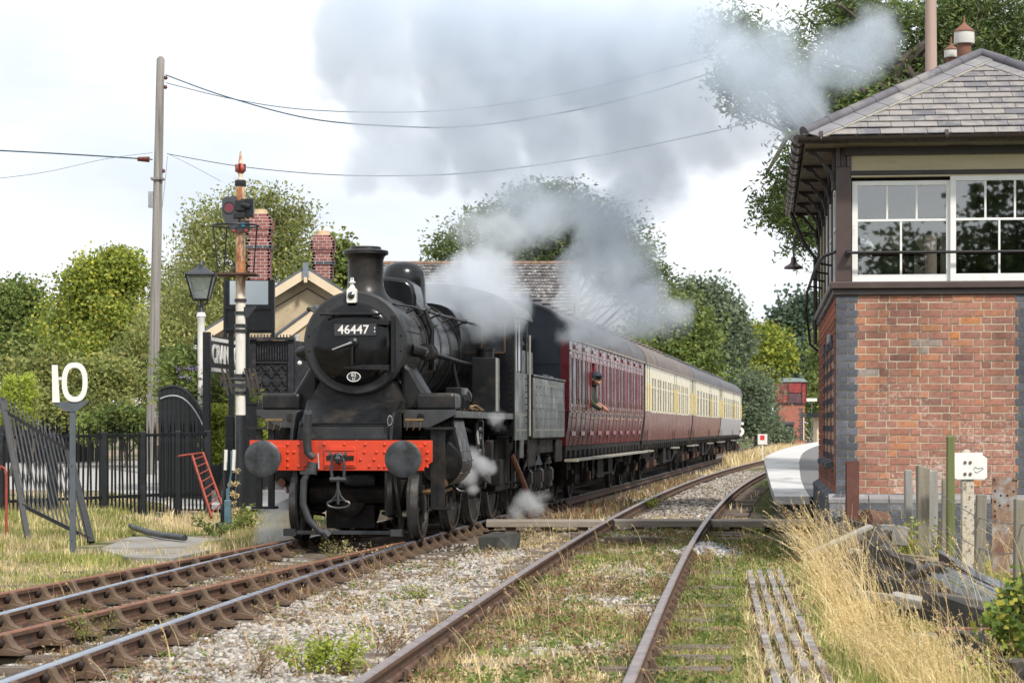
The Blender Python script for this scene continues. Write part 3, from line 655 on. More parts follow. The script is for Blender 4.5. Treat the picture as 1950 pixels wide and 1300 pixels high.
# pony truck frame, springs, guard irons, brake rod
mb = MB(); mb.box((0, 1.55, .62), (1.25, .06, .3)); mb.box((0, 1.2, .75), (1.1, .1, .12)); mb.box((0, 1.75, .9), (1.1, .8, .25)); mb.tube([(-.5, 1.1, .6), (.5, 1.1, .6)], .12, 12); mb.box((0, 1.15, .32), (.62, .05, .3)); mb.lathe([(.2, 1.05), (.2, 1.2)], (.0, 0, .52), 'y', 18)
mb.box((0, 5, .75), (1.05, 7.5, .7)); mb.build('pony_truck', frm, loco, bevel=.01)
mb = MB()
for sx in (-1, 1):
    cen = Vector((sx * .46, 1.32, 0)); mb.tube([cen + Vector((.085 * math.cos(a), .085 * math.sin(a), .32 + a * .0098)) for a in np.arange(0, 6.28 * 7, .6)], .02, 6)
mb.build('truck_spring', frm, loco, 40)
mb = MB(); mb.tube([(-.02 + .0, .9, .78), (.36, .9, .78)], .06, 10)
for i in range(14): mb.lathe([(.075, 0), (.075, .012)], (.05 + i * .022, .9, .78), 'x', 12)
mb.build('steam_heat_hose', rubber, loco, 40)
mb = MB(); mb.box((-.08, 1.05, .12), (1.5, .05, .05)); mb.box((-.75, 1.05, .12), (.16, .12, .09)); mb.box((.6, 1.05, .12), (.14, .12, .09)); mb.build('truck_stay', plate, loco, bevel=.006)
for sx in (-1, 1):
    mb = MB(); mb.sweep  # guard iron: a bent flat bar in front of the wheel
    pth = [(sx * .56, .9, .95), (sx * .56, .92, .72), (sx * .585, .98, .5), (sx * .62, 1.04, .3), (sx * .63, 1.05, .07)]
    for a, b in zip(pth[:-1], pth[1:]): mb.add([Vector(a) + Vector((-.0, 0, 0)), Vector(a) + Vector((.02, .09, 0)), Vector(b) + Vector((.02, .09, 0)), Vector(b), Vector(a) + Vector((.03, 0, 0)), Vector(a) + Vector((.05, .09, 0)), Vector(b) + Vector((.05, .09, 0)), Vector(b) + Vector((.03, 0, 0))], [(0,1,2,3),(4,5,6,7),(0,3,7,4),(1,2,6,5),(0,1,5,4),(2,3,7,6)])
    mb.build('guard_iron', blk_m, loco)
# handrails, ejector pipes, snifting pipes on the right hand side and left
for sx in (-1, 1):
    mb = MB(); hr = [(sx * .70, 1.9, 2.96), (sx * .74, 3.5, 2.96), (sx * .80, 5.6, 2.96), (sx * .84, 7.3, 2.96)]; mb.tube(hr, .02, 8)
    for (x, y_, z) in hr[:-1] + [(sx * .77, 4.5, 2.96), (sx * .73, 2.7, 2.96)]: mb.tube([(x, y_, z), (x * .82, y_, z - .06)], .017, 6); mb.sphere((x, y_, z), .032, 8, 6)
    mb.build('handrail', blk_m, loco, 40)
    mb = MB(); mb.tube([(sx * .68, 1.75, 2.42), (sx * .78, 1.8, 2.40), (sx * .78, 2.3, 2.40)], .075, 12); mb.tube([(sx * .78, 2.1, 2.40), (sx * .79, 2.5, 2.41)], .1, 12)
    mb.tube([(sx * .79, 2.5, 2.42), (sx * .80, 5.4, 2.36), (sx * .84, 7.4, 2.36)], .03, 8)
    for y_ in (2.15, 2.3, 2.45): mb.lathe([(.115, y_), (.115, y_ + .03)], (sx * .785, 0, 2.41), 'y', 14)
    mb.build('ejector_pipe', blk_m, loco, 40)
    mb = MB(); mb.tube([(sx * .72, 2.5, 2.98), (sx * .82, 2.5, 2.7), (sx * .80, 2.5, 2.45)], .03, 8); mb.tube([(sx * .75, 4.7, 2.35), (sx * .82, 4.75, 2.0), (sx * .86, 4.75, 1.66)], .028, 8)
    mb.tube([(sx * .4, 1.95, 3.02), (sx * .45, 2.6, 3.03), (sx * .5, 3.4, 3.05)], .016, 6); mb.build('boiler_pipes', blk_m, loco, 40)
# fittings on the running plate
mb = MB(); mb.box((.98, 3.6, 1.83), (.22, .62, .28)); mb.lathe([(.13, 3.92), (.13, 4.02), (.05, 4.03), (.05, 4.1)], (1.0, 0, 1.85), 'y', 14)
for y_ in (3.35, 3.5, 3.65, 3.8): mb.tube([(1.09, y_, 1.88), (1.12, y_, 1.8), (1.1, y_, 1.68)], .02, 6)
mb.build('mechanical_lubricator', blk_m, loco, bevel=.015)
mb = MB()
for i in range(6): a = random.uniform(3.6, 4.9); mb.tube([(.95, a, 1.68), (1.05 + random.uniform(-.06, .1), a + .15, 1.74), (1.15, a + .35, 1.67)], .013, 5)
mb.build('oil_pipes', brass, loco, 40)
tb = MB().box((1.0, 6.35, 2.06), (.36, .42, .80)).build('tool_locker', blk_m, loco, bevel=.01)
mb = MB(); mb.lathe([(.12, 2.46), (.12, 2.56), (.13, 2.57), (.13, 2.6)], (1.0, 6.35, 0), 'z', 16); mb.build('locker_cap', blk_m, tb, 40)
MB().box((1.19, 6.16, 2.06), (.03, .06, .78)).build('locker_edge', M('pale_worn_steel', (.36, .35, .32), .5, .4, .15, 8), tb)
# cab
CW = 1.29; CY0, CY1 = 7.4, 9.0
roof = lambda n, w_, z0, rise: [(w_ * math.cos(a), z0 + rise * math.sin(a)) for a in np.linspace(0, math.pi, n)]
cab = empty('cab', (0, 0, 0)); cab.parent = loco
rp = roof(15, CW, 3.14, .46)
mb = MB(); fr = [(CW, 1.3)] + rp + [(-CW, 1.3)]
# front sheet built round its two windows
WX0, WX1, WZ0, WZ1 = .78, 1.16, 2.56, 3.06
mb.b2((-WX0, CY0, 1.3), (WX0, CY0 + .02, 3.14)); mb.prism(rp, 'y', CY0, CY0 + .02)
for sx in (-1, 1):
    a, b = sorted((sx * WX0, sx * CW)); mb.b2((a, CY0, 1.3), (b, CY0 + .02, WZ0)); mb.b2((a, CY0, WZ1), (b, CY0 + .02, 3.139)); a, b = sorted((sx * WX1, sx * CW)); mb.b2((a, CY0, WZ0), (b, CY0 + .02, WZ1))
mb.build('cab_front', blk, cab)
for sx in (-1, 1):
    mb = MB(); x0, x1 = sx * WX0, sx * WX1
    for a, b in (((x0, WZ0), (x1, WZ0 + .025)), ((x0, WZ1 - .025), (x1, WZ1)), ((x0, WZ0), (x0 + sx * .025, WZ1)), ((x1 - sx * .025, WZ0), (x1, WZ1))): mb.b2((a[0], CY0 - .02, a[1]), (b[0], CY0 + .03, b[1]))
    wf = mb.build('cab_window_frame', M('varnished_frame', (.13, .075, .04), .45, 0, .2, 9, .1), cab)
    MB().b2((x0 + sx * .02, CY0 + .004, WZ0 + .02), (x1 - sx * .02, CY0 + .01, WZ1 - .02)).build('pane', glass_d, wf)
    mb = MB(); pts = []
    for z in np.arange(1.7, 3.1, .085): pts.append((sx * (CW - .05), CY0, z))
    for x in np.arange(.5, 1.2, .085): pts.append((sx * x, CY0, 2.47))
    rivets(mb, pts, .011, 'y', -1, 5); mb.build('rivets', blk_m, cab)
    # side sheet: lower panel, window with sliding frame
    mb = MB(); a, b = sorted((sx * (CW - .012), sx * (CW + .012)))
    mb.b2((a, CY0, 1.24), (b, CY1, 2.28)); mb.b2((a, CY0, 3.08), (b, CY1, 3.16)); mb.b2((a, CY0, 2.28), (b, CY0 + .12, 3.08)); mb.b2((a, CY1 - .75, 2.28), (b, CY1 - .68, 3.08)); mb.b2((a, CY1 - .05, 2.28), (b, CY1, 3.08))
    sd_ = mb.build('cab_side', cab_s, cab)
    mb = MB(); rivets(mb, [(sx * (CW + .012), CY1 - .1 - d, z) for d in (0, .14) for z in np.arange(1.5, 2.3, .1)], .013, 'x', sx, 5); mb.build('rivets', blk_m, sd_)
    mb = MB(); 
    for z in (1.38, 1.62): mb.b2((sx * (CW + .012), CY0 + .1, z), (sx * (CW + .016), CY1 - .1, z + .025))
    mb.build('lining', lin, sd_)
    MB().b2((sx * (CW - .03), CY0 + .12, 2.3), (sx * (CW - .025), CY1 - .75, 3.07)).build('pane', glass_d, sd_)
    mb = MB(); mb.b2((sx * (CW + .03), CY0 + .2, 2.3), (sx * (CW + .04), CY0 + .45, 3.0)); mb.build('wind_deflector', glass_d, sd_)
    MB().tube([(sx * (CW + .05), CY1 + .02, 1.3), (sx * (CW + .05), CY1 + .02, 2.9)], .018, 8).build('cab_handrail', M('pale_worn_steel', (0, 0, 0)), cab, 40)
mb = MB(); outer = roof(15, CW + .05, 3.13, .49); inner = roof(15, CW + .02, 3.11, .47)[::-1]; mb.prism(outer + inner, 'y', CY0 - .08, CY1 + .5); mb.build('cab_roof', M('cab_roof_black', (.035, .035, .036), .6, 0, .25, 4, .1), cab, 40)
mb = MB(); mb.b2((-1.2, CY0 + .9, 1.3), (1.2, CY1, 1.36)); mb.b2((-.6, CY0 + .05, 1.3), (.6, CY0 + .3, 2.9)); mb.build('cab_floor', frm, cab)
for sx in (-1, 1):
    mb = MB(); mb.b2((sx * 1.2, CY1 - .5, .95), (sx * 1.24, CY1 + .05, 1.28)); mb.b2((sx * 1.0, CY1 - .3, .55), (sx * 1.28, CY1, .58)); mb.b2((sx * 1.1, CY1 - .2, .5), (sx * 1.13, CY1 - .1, 1.3)); mb.tube([(sx * 1.18, 7.3, 1.55), (sx * 1.2, 7.5, 1.5), (sx * 1.22, 7.55, 1.2)], .03, 6); mb.build('cab_steps', blk_m, loco, bevel=.004)
mb = MB(); mb.tube([(1.15, 8.2, 1.0), (1.22, 8.5, .75), (1.3, 8.95, .42), (1.32, 9.0, .35)], .045, 8); mb.build('overflow_pipe', copper, loco, 40)
mb = MB(); mb.b2((-1.0, 7.4, .45), (1.0, 9.2, 1.24)); mb.b2((.9, 5.6, .9), (1.18, 5.9, 1.25)); mb.b2((.85, 7.2, .55), (1.1, 7.6, .95)); mb.build('ashpan', frm, loco, bevel=.02)

# ------------------------------------------------------------------ tender
YT = YB + 9.72
tend = place_vehicle('locomotive_tender', YT, YT + 4.6, T1, label='dark panelled tender coupled between the locomotive cab and the maroon coach', cat='tender')
mb = MB(); TW, TL = 1.29, 4.5
mb.b2((-TW, 0, 1.25), (TW, TL, 2.26)); tk = mb.build('tank', cab_s, tend, bevel=.02)
mb = MB()
for z in (1.38, 1.745, 2.14): mb.b2((TW, .12, z), (TW + .005, TL - .12, z + .022))
for y_ in (.12, TL - .14): mb.b2((TW, y_, 1.38), (TW + .005, y_ + .022, 2.16))
mb.build('lining', lin, tk)
mb = MB(); mb.b2((TW, 0, 1.735), (TW + .008, TL, 1.765)); pts = [(TW + .0, y_, z) for y_ in np.arange(.45, TL - .2, .52) for z in np.arange(1.45, 2.1, .13)]; rivets(mb, pts, .011, 'x', 1, 5); mb.build('rivet_seams', blk_m, tk)
mb = MB(); mb.b2((-TW - .02, -.03, 2.26), (TW + .02, TL, 2.3)); mb.b2((-.9, .2, 2.3), (.9, 3.0, 2.75)); mb.tube([(1.0, 3.5, 2.36), (1.0, 4.3, 2.36)], .03, 8); mb.box((1.0, 3.9, 2.33), (.25, .5, .05)); mb.build('tank_top', blk_m, tend, bevel=.02)
mb = MB()
for i in range(60):
    q = random.uniform(-.8, .8), random.uniform(.3, 2.9); r_ = random.uniform(.08, .17); mb.sphere((q[0], q[1], 2.75 + random.uniform(0, .12)), r_, 6, 4, (1, .8, .7))
o = mb.build('coal', M('coal', (.012, .012, .013), .35, 0, .4, 10, .4), tend); o['kind'] = 'stuff'
mb = MB(); mb.b2((-1.2, 0, 1.0), (1.2, TL, 1.24)); mb.b2((1.22, 3.5, .82), (1.25, 4.45, 1.22)); mb.b2((1.2, -.1, .8), (1.23, .8, 1.25)); mb.build('tender_frame', frm, tend, bevel=.006)
for y_ in (.75, 2.2, 3.6):
    for sx in (-1, 1):
        wheel(tend, y_, sx, .53, 10, 'tender_wheel'); x = sx * 1.06
        mb = MB(); mb.box((x, y_, .56), (.2, .28, .34)); mb.box((x + sx * .11, y_, .6), (.03, .2, .2))
        for k in range(6): mb.box((x, y_, .8 + k * .026), (.1, .95 - k * .13, .022))
        mb.box((x, y_ - .3, .55), (.05, .06, .75)); mb.box((x, y_ + .3, .55), (.05, .06, .75)); mb.box((x, y_, .3), (.05, .6, .06)); mb.build('axle_box', blk_m, tend, bevel=.01)
mb = MB()
for sx in (-1, 1): mb.b2((sx * .98 - .02, -.2, .45), (sx * .98 + .02, TL, .95)); 
mb.b2((-.8, .2, .5), (.8, TL - .2, .98)); mb.tube([(1.05, -.1, .6), (1.05, -.1, 1.2)], .03, 8); mb.tube([(1.12, 1.4, .95), (1.12, 1.4, 1.24)], .11, 12); mb.build('tender_underframe', frm, tend)

# ------------------------------------------------------------------ coaches
maroon = M('coach_maroon', (.125, .012, .017), .28, 0, .12, 1.2, .05, .45, dirt=(.14, .05, .045), dirt_amt=.3)
maroon_p = M('coach_maroon_beading', (.15, .015, .021), .3, 0, .12, 2, .05, .4)
cream = M('coach_cream', (.70, .62, .40), .3, 0, .06, 2, .04, .5, dirt=(.55, .46, .30), dirt_amt=.15)
mar2 = M('coach_dull_maroon', (.19, .055, .05), .3, 0, .2, 1.5, .1, .5, dirt=(.25, .12, .1), dirt_amt=.3)
grey_l = M('coach_primer_grey', (.38, .37, .38), .5, 0, .1, 2, .1)
navy = M('coach_end_navy', (.017, .026, .04), .5, 0, .3, 2, .1, dirt=(.03, .035, .04), dirt_amt=.3)
roof_g = M('coach_roof_grey', (.105, .105, .115), .8, 0, .25, 2, .25, dirt=(.2, .19, .18), dirt_amt=.25)
roof_b = M('coach_roof_brown', (.145, .12, .11), .8, 0, .2, 2, .25, dirt=(.28, .24, .2), dirt_amt=.25)
coach_gl = M('coach_glass', (.02, .019, .02), .3, 0, .3, 1.5, 0, .2)
gold = M('yellow_grip', (.75, .55, .08), .45, 0, .1, 8, .1)
grime = M('axlebox_orange', (.10, .045, .03), .7, 0, .3, 9, .2)
def coach(ya, yb, label, style, low, up, rf, bay, win, nbay, W=1.27, group='coaches of the train'):
    c = place_vehicle('railway_coach', ya, yb, T1, label=label, cat='coach', group=group); L = math.hypot(yb - ya, T1(yb) - T1(ya)) - .35
    z0, zw, z1, zc = 1.09, 1.86, 2.78, 3.09
    rp = [(W * math.cos(a) * 1.0, zc + .70 * math.sin(a) ** .9) for a in np.linspace(0, math.pi, 21)]
    body = lambda q: W - .09 * (max(0, 1.9 - q) / .8) ** 1.6     # tumblehome below the waist
    # end walls
    for (a, b) in ((0, .03), (L - .03, L)):
        mb = MB(); mb.prism([(body(z0), z0), (W, 1.9), (W, zc)] + rp[1:-1] + [(-W, zc), (-W, 1.9), (-body(z0), z0)], 'y', a, b); mb.build('end_wall', navy if style == 'panel' else M('coach_end_black', (.03, .03, .032), .6, 0, .2, 3, .1), c)
    mb = MB(); mb.b2((-.55, -.3, 1.2), (.55, -.002, 3.1)); mb.build('gangway', frm, c)
    if style == 'panel':
        for sx in (-1, 1): a_, b_ = sorted((sx * (W - .17), sx * (W - .002))); MB().b2((a_, -.035, 1.72), (b_, -.001, zc)).build('corner_pillar', maroon_p, c); a_, b_ = sorted((sx * (W - .22), sx * (W - .06))); MB().b2((a_, -.03, z0), (b_, -.001, 1.72)).build('corner_pillar', maroon_p, c)
        MB().b2((-1.05, -.03, 2.62), (1.05, -.001, 2.645)).build('end_beading', navy, c)
    # lower side as a curved strip on each side
    for sx in (-1, 1):
        mb = MB(); zs = list(np.linspace(z0, zw, 7)); n = len(zs)
        vs = [(sx * body(z), y_, z) for y_ in (0, L) for z in zs] + [(sx * (body(z) - .04), y_, z) for y_ in (0, L) for z in zs]
        fs = [(i, i + 1, n + i + 1, n + i) for i in range(n - 1)] + [(2 * n + i, 2 * n + i + 1, 3 * n + i + 1, 3 * n + i) for i in range(n - 1)] + [(0, n, 3 * n, 2 * n), (n - 1, 2 * n - 1, 4 * n - 1, 3 * n - 1)]
        mb.add(vs, fs); sl = mb.build('lower_side', low, c, 40)
        mb = MB(); a, b = sorted((sx * (W - .05), sx * W)); mb.b2((a, 0, z1), (b, L, zc)); prev = 0.0
        wins = []
        for k in range(nbay):
            for (o, ww) in win: wins.append((bay[0] + k * bay[1] + o, ww))
        for (p, ww) in wins:
            if p - prev > .01: mb.b2((a, prev, zw), (b, p, z1))
            prev = p + ww
        mb.b2((a, prev, zw), (b, L, z1)); us = mb.build('upper_side', up, c)
        if sx > 0:
            for i, (p, ww) in enumerate(wins):
                fm = MB(); x = W + .004
                for q in ((p - .03, p + .02, zw - .0, z1), (p + ww - .02, p + ww + .03, zw, z1)): fm.b2((x - .06, q[0], q[2]), (x, q[1], q[3]))
                fm.b2((x - .06, p, z1 - .03), (x, p + ww, z1 + .03)); fm.b2((x - .06, p, zw - .03), (x, p + ww, zw + .02))
                wf = fm.build('window_frame', maroon_p if style == 'panel' else up, us)
                opening = style == 'panel' and abs(ww - .56) < .01 and p < 4.7 and p > 3
                if not opening: MB().b2((W - .016, p + .015, zw + .015), (W - .008, p + ww - .015, z1 - .02)).build('pane', coach_gl, wf)
            if style != 'panel':
                mb = MB(); mb.b2((W, 0, 2.45), (W + .006, L, 2.458))
                for (p, ww) in wins: mb.b2((W - .007, p, 2.5), (W + .002, p + ww, 2.53))
                mb.build('ventilator_bar', up, us)
        else:
            MB().b2((sx * (W - .045), .2, zw), (sx * (W - .035), L - .2, z1)).build('pane', coach_gl, us)
        if style == 'panel' and sx > 0:
            # doors: raised beading, handles, hinges, grab rails
            for k in range(nbay):
                yk = bay[0] + k * bay[1]; d0, d1 = yk + win[1][0] - .07, yk + win[1][0] + win[1][1] + .07
                mb = MB()
                for y_ in (d0, d1):
                    zs2 = [z0, 1.3, 1.5, 1.7, 1.9, zc]; 
                    for za, zb_ in zip(zs2[:-1], zs2[1:]): mb.add([(body(za) + .004, y_ - .02, za), (body(za) + .004, y_ + .02, za), (body(zb_) + .004, y_ + .02, zb_), (body(zb_) + .004, y_ - .02, zb_), (body(za) + .011, y_ - .014, za), (body(za) + .011, y_ + .014, za), (body(zb_) + .011, y_ + .014, zb_), (body(zb_) + .011, y_ - .014, zb_)], [(4,5,6,7),(0,3,7,4),(1,5,6,2)])
                for z in (1.72, 2.86): mb.b2((W - .02, yk, z), (W + .016, yk + bay[1] - .03, z + .03))
                mb.b2((body(1.3), d0 + .05, 1.28), (body(1.3) + .03, d1 - .05, 1.36)); dr = mb.build('door', maroon_p, c)
                mb = MB(); mb.b2((W, d0 + .06, 1.73), (W + .05, d0 + .3, 1.75)); mb.tube([(W + .04, d1 - .05, 1.72), (W + .05, d1 - .05, 2.0)], .012, 6); mb.tube([(W, d0 + .1, 1.62), (W + .05, d0 + .1, 1.62), (W + .05, d0 + .2, 1.62)], .014, 6)
                mb.build('door_handle', M('tarnished_handle', (.42, .34, .24), .35, .8, .2, 9), dr)
                mb = MB(); mb.b2((W - .01, d0 + .1, 2.93), (W + .035, d1 - .1, 3.0)); mb.build('door_vent', maroon, dr)
        elif sx > 0:
            for y_ in (.5, L * .55, L - 1.2):
                mb = MB(); 
                for q in (0, .75): 
                    mb.b2((body(1.3) + .0, y_ + q, z0), (body(1.3) + .012, y_ + q + .012, zw)); mb.b2((W, y_ + q, zw), (W + .008, y_ + q + .012, zc))
                dr = mb.build('door_gap', frm, c); mb = MB(); mb.tube([(W + .03, y_ - .08, 1.9), (W + .03, y_ - .08, 2.6)], .01, 6); mb.tube([(W + .03, y_ + .84, 1.9), (W + .03, y_ + .84, 2.6)], .01, 6); mb.build('grab_rail', gold, dr, 40)
    outer = [(q[0] * 1.025, q[1] + .03) for q in rp]; mb = MB(); mb.prism(outer + [(q[0] * .99, q[1] - .0) for q in rp[::-1]], 'y', -.05, L + .05); ro = mb.build('roof', rf, c, 40)
    for k in range(max(6, int(L / 1.4))):
        for x in ((.35,) if style == 'panel' else (.3, -.3)):
            mb = MB(); mb.lathe([(.12, 0), (.13, .05), (.1, .12), (.13, .15), (.05, .19)], (x, .7 + k * 1.4, zc + .70), 'z', 10); mb.build('roof_ventilator', rf, ro, 40)
    mb = MB(); mb.b2((W + .005, 0, zc - .02), (W + .05, L, zc + .015)); mb.build('gutter', M('gutter_pale', (.36, .30, .26), .6, 0, .2, 5, .1), ro)
    # underframe
    mb = MB(); mb.b2((1.12, .1, .88), (1.18, L - .1, 1.08)); mb.b2((-1.18, .1, .88), (-1.12, L - .1, 1.08)); mb.b2((-1.1, .1, .85), (1.1, L - .1, 1.05))
    for y_ in np.arange(.4, L - .2, .8): mb.b2((1.18, y_, .84), (1.22, y_ + .07, 1.0))
    mb.build('solebar', frm, c)
    fb = M('footboard', (.30, .28, .24), .8, 0, .2, 4, .3)
    if style == 'panel': mb = MB(); mb.b2((1.17, .05, .80), (1.40, L - .2, .84)); mb.build('footboard', fb, c); MB().b2((1.17, -.01, .795), (1.41, .3, .845)).build('footboard_end', M('footboard_tip', (.62, .57, .42), .7, 0, .1, 6), c)
    else:
        for y_ in (.6, L * .55, L - 1.2): MB().b2((1.17, y_ - .2, .80), (1.36, y_ + 1.0, .84)).build('footboard', fb, c)
    for yb_ in (2.6, L - 2.6):
        bo = empty('bogie', (0, yb_, 0)); bo.parent = c
        for sx in (-1, 1):
            mb = MB(); mb.b2((sx * 1.0 - .03, -1.7, .5), (sx * 1.0 + .03, 1.7, .68)); mb.b2((sx * 1.0 - .08, -.5, .4), (sx * 1.0 + .1, .5, .5))
            for q in (-1.25, 1.25):
                mb.box((sx * 1.05, q, .47), (.24, .3, .3)); mb.b2((sx * 1.0 - .04, q - .5, .3), (sx * 1.0 + .04, q - .42, .75)); mb.b2((sx * 1.0 - .04, q + .42, .3), (sx * 1.0 + .04, q + .5, .75))
                for k in range(4): mb.b2((sx * 1.02 - .05, q - .5 + k * .1, .7 + k * .03), (sx * 1.02 + .05, q + .5 - k * .1, .725 + k * .03))
            mb.tube([(sx * 1.05, -.2, .3), (sx * 1.05, -.2, .85)], .07, 8); mb.tube([(sx * 1.05, .2, .3), (sx * 1.05, .2, .85)], .07, 8)
            mb.build('bogie_frame', frm, bo)
            for q in (-1.25, 1.25):
                mb = MB(); mb.lathe([(.485, -.05), (.457, -.03), (.457, .06), (.40, .06), (.38, .02), (.1, .03), (.1, .06), (0, .06)], (sx * .7525, q, .457), 'x', 24, cap=False); mb.build('wheel', whl, bo, 40)
                if sx > 0: mb = MB(); mb.box((1.2, q, .46), (.06, .16, .18)); mb.build('axle_box_cover', grime if (style != 'panel' or q > 0) else frm, bo, bevel=.01)
    mb = MB(); m_ = L / 2
    mb.b2((.5, m_ - 1.6, .38), (1.12, m_ - .5, .84)); mb.b2((.6, m_ + .6, .45), (1.12, m_ + 1.5, .84)); mb.tube([(-.2, m_ - 1.0, .55), (-.2, m_ + 1.2, .55)], .24, 14); mb.tube([(1.1, 4.9, .85), (1.1, m_ - 1.9, .42), (1.1, m_ + 1.9, .42), (1.1, L - 4.9, .85)], .03, 6)
    for k in range(16): y_ = random.uniform(.5, L - .8); mb.b2((.85, y_, random.uniform(.3, .65)), (random.uniform(.98, 1.12), y_ + random.uniform(.1, .5), .86))
    mb.b2((-.6, 1.0, .35), (.55, L - 1.0, .86))  # plain inner block added so the gap under the floor stays dark
    mb.build('underframe_gear', frm, c)
    return c
c1 = coach(42.35, 58.3, 'maroon panelled compartment coach with many doors behind the tender', 'panel', maroon, maroon, roof_g, (0.02, 1.56), [(.1, .34), (.58, .56), (1.28, .2)], 10)
c2_ = coach(58.5, 78, 'cream and maroon coach with a brown roof behind the maroon coach', 'flat', mar2, cream, roof_b, (2.0, 1.95), [(0, .62), (.85, .62)], 8)
c3 = coach(78.2, 97.5, 'cream and maroon coach with a grey roof ahead of the last coach', 'flat', mar2, cream, roof_g, (2.2, 1.85), [(0, 1.1)], 8)
c4 = coach(97.7, 117, 'last coach of the train painted cream over grey', 'flat', grey_l, cream, roof_g, (2.2, 1.85), [(0, 1.1)], 8)
# ------------------------------------------------------------------ passenger leaning out of the third door of the maroon coach
skin = M('skin', (.52, .28, .19), .5, 0, .1, 12, .05); shirt = M('dark_green_shirt', (.045, .06, .04), .85, 0, .2, 14, .3)
capm = M('dark_cap', (.03, .035, .05), .8, 0, .2, 10, .2); hairm = M('grey_hair', (.3, .28, .26), .8)
def skinmesh(name, verts, edges, radii, mat, par, root=0, sub=2):
    me = bpy.data.meshes.new(name); me.from_pydata(verts, edges, []); o = link(name, me, par); me.materials.append(mat)
    s = o.modifiers.new('skin', 'SKIN'); s.use_smooth_shade = True; d = me.skin_vertices[0].data
    for i, r_ in enumerate(radii): d[i].radius = (r_, r_) if not isinstance(r_, tuple) else r_
    d[root].use_root = True; m_ = o.modifiers.new('sub', 'SUBSURF'); m_.levels = m_.render_levels = sub
    return o
h1 = -c1.rotation_euler.z
ploc = c1.matrix_basis @ Vector((1.22, 3.98, 0)); ploc = Vector((c1.location.x, c1.location.y, RAIL)) + Matrix.Rotation(c1.rotation_euler.z, 3, 'Z') @ Vector((1.22, 3.98, 0))
per = empty('person', ploc, c1.rotation_euler.z, label='person in a dark cap and sunglasses leaning out of the coach window', cat='person')
# body: pelvis inside the coach, torso leaning out to the right (+x) and towards the camera (-y)
V_ = [(-.28, .1, 1.35), (-.22, .08, 1.6), (-.1, .04, 1.9), (.0, .0, 2.12), (.05, -.02, 2.22), (.1, -.05, 2.33), # spine..neck..head base
      (-.05, -.2, 2.1), (.05, -.27, 1.92), (.17, -.12, 1.83), (.19, .02, 1.8),
      (.02, .22, 2.1), (.1, .27, 1.92), (.22, .12, 1.86), (.22, -.02, 1.84)]
E_ = [(0,1),(1,2),(2,3),(3,4),(4,5),(3,6),(6,7),(7,8),(8,9),(3,10),(10,11),(11,12),(12,13)]
skinmesh('body', V_, E_, [(.16, .13), (.17, .13), (.18, .13), (.13, .1), .06, .06, .075, .06, .045, .035, .075, .06, .045, .035], shirt, per)
mb = MB(); mb.sphere((.13, -.07, 2.42), .1, 20, 14, (.92, 1.05, 1.22))
mb.sphere((.2, -.13, 2.405), .022, 8, 6, (1, 1.2, 1.2)); mb.sphere((.12, .04, 2.41), .03, 8, 6, (.5, .8, 1.2)); mb.sphere((.04, -.11, 2.41), .03, 8, 6, (.5, .8, 1.2)); mb.tube([(.1, -.04, 2.36), (.05, -.02, 2.22)], .058, 10); mb.sphere((.18, -.115, 2.345), .045, 8, 6)
mb.box((.19, -.125, 2.365), (.03, .04, .008), (0, 0, R(-35))); mb.build('head', skin, per, 60)
mb = MB(); mb.lathe([(.113, -.03), (.116, .02), (.10, .07), (.05, .1), (0, .105)], (.12, -.065, 2.47), 'z', 20, cap=False); mb.lathe([(.0, 0), (.1, -.004), (.1, .006), (0, .01)], (.2, -.13, 2.475), 'z', 16, cap=False); mb.build('cap', capm, per, 50)
mb = MB(); mb.tube([(.1, -.17, 2.43), (.19, -.15, 2.435), (.225, -.09, 2.435), (.2, -.0, 2.43)], .028, 8); mb.build('sunglasses', M('black_lens', (.008, .008, .009), .1, 0, .1, 4, 0, .8), per, 50)
mb = MB(); mb.lathe([(.108, -.05), (.112, 0)], (.11, -.06, 2.44), 'z', 18, cap=False); mb.build('hair', hairm, per, 50)
# bare forearms and hands with fingers resting on the door top
for sy, (e, wr) in ((-1, ((.07, -.26, 1.9), (.23, .0, 1.83))), (1, ((.12, .26, 1.91), (.27, -.05, 1.85)))):
    e = Vector(e); wr = Vector(wr); d = (wr - e).normalized(); vs = [e, e.lerp(wr, .5), wr, wr + d * .06, wr + d * .1]; es = [(0,1),(1,2),(2,3),(3,4)]; rs = [.05, .046, .03, .036, .03]
    for k in range(4):
        b = len(vs); s_ = Vector((.0, 0, -.016 + .0)) ; o_ = Vector((.012 * (k - 1.5) * 2, 0, .012 * (1.5 - k))); vs += [wr + d * .11 + o_, wr + d * (.15 + .008 * (k % 3)) + o_ + Vector((0, 0, -.015)), wr + d * (.165 + .008 * (k % 3)) + o_ + Vector((0, 0, -.04))]; es += [(4, b), (b, b + 1), (b + 1, b + 2)]; rs += [.011, .0095, .008]
    b = len(vs); vs += [wr + d * .04 + Vector((.02, 0, .035)), wr + d * .08 + Vector((.03, 0, .045))]; es += [(2, b), (b, b + 1)]; rs += [.013, .01]
    skinmesh('forearm', vs, es, rs, skin, per)
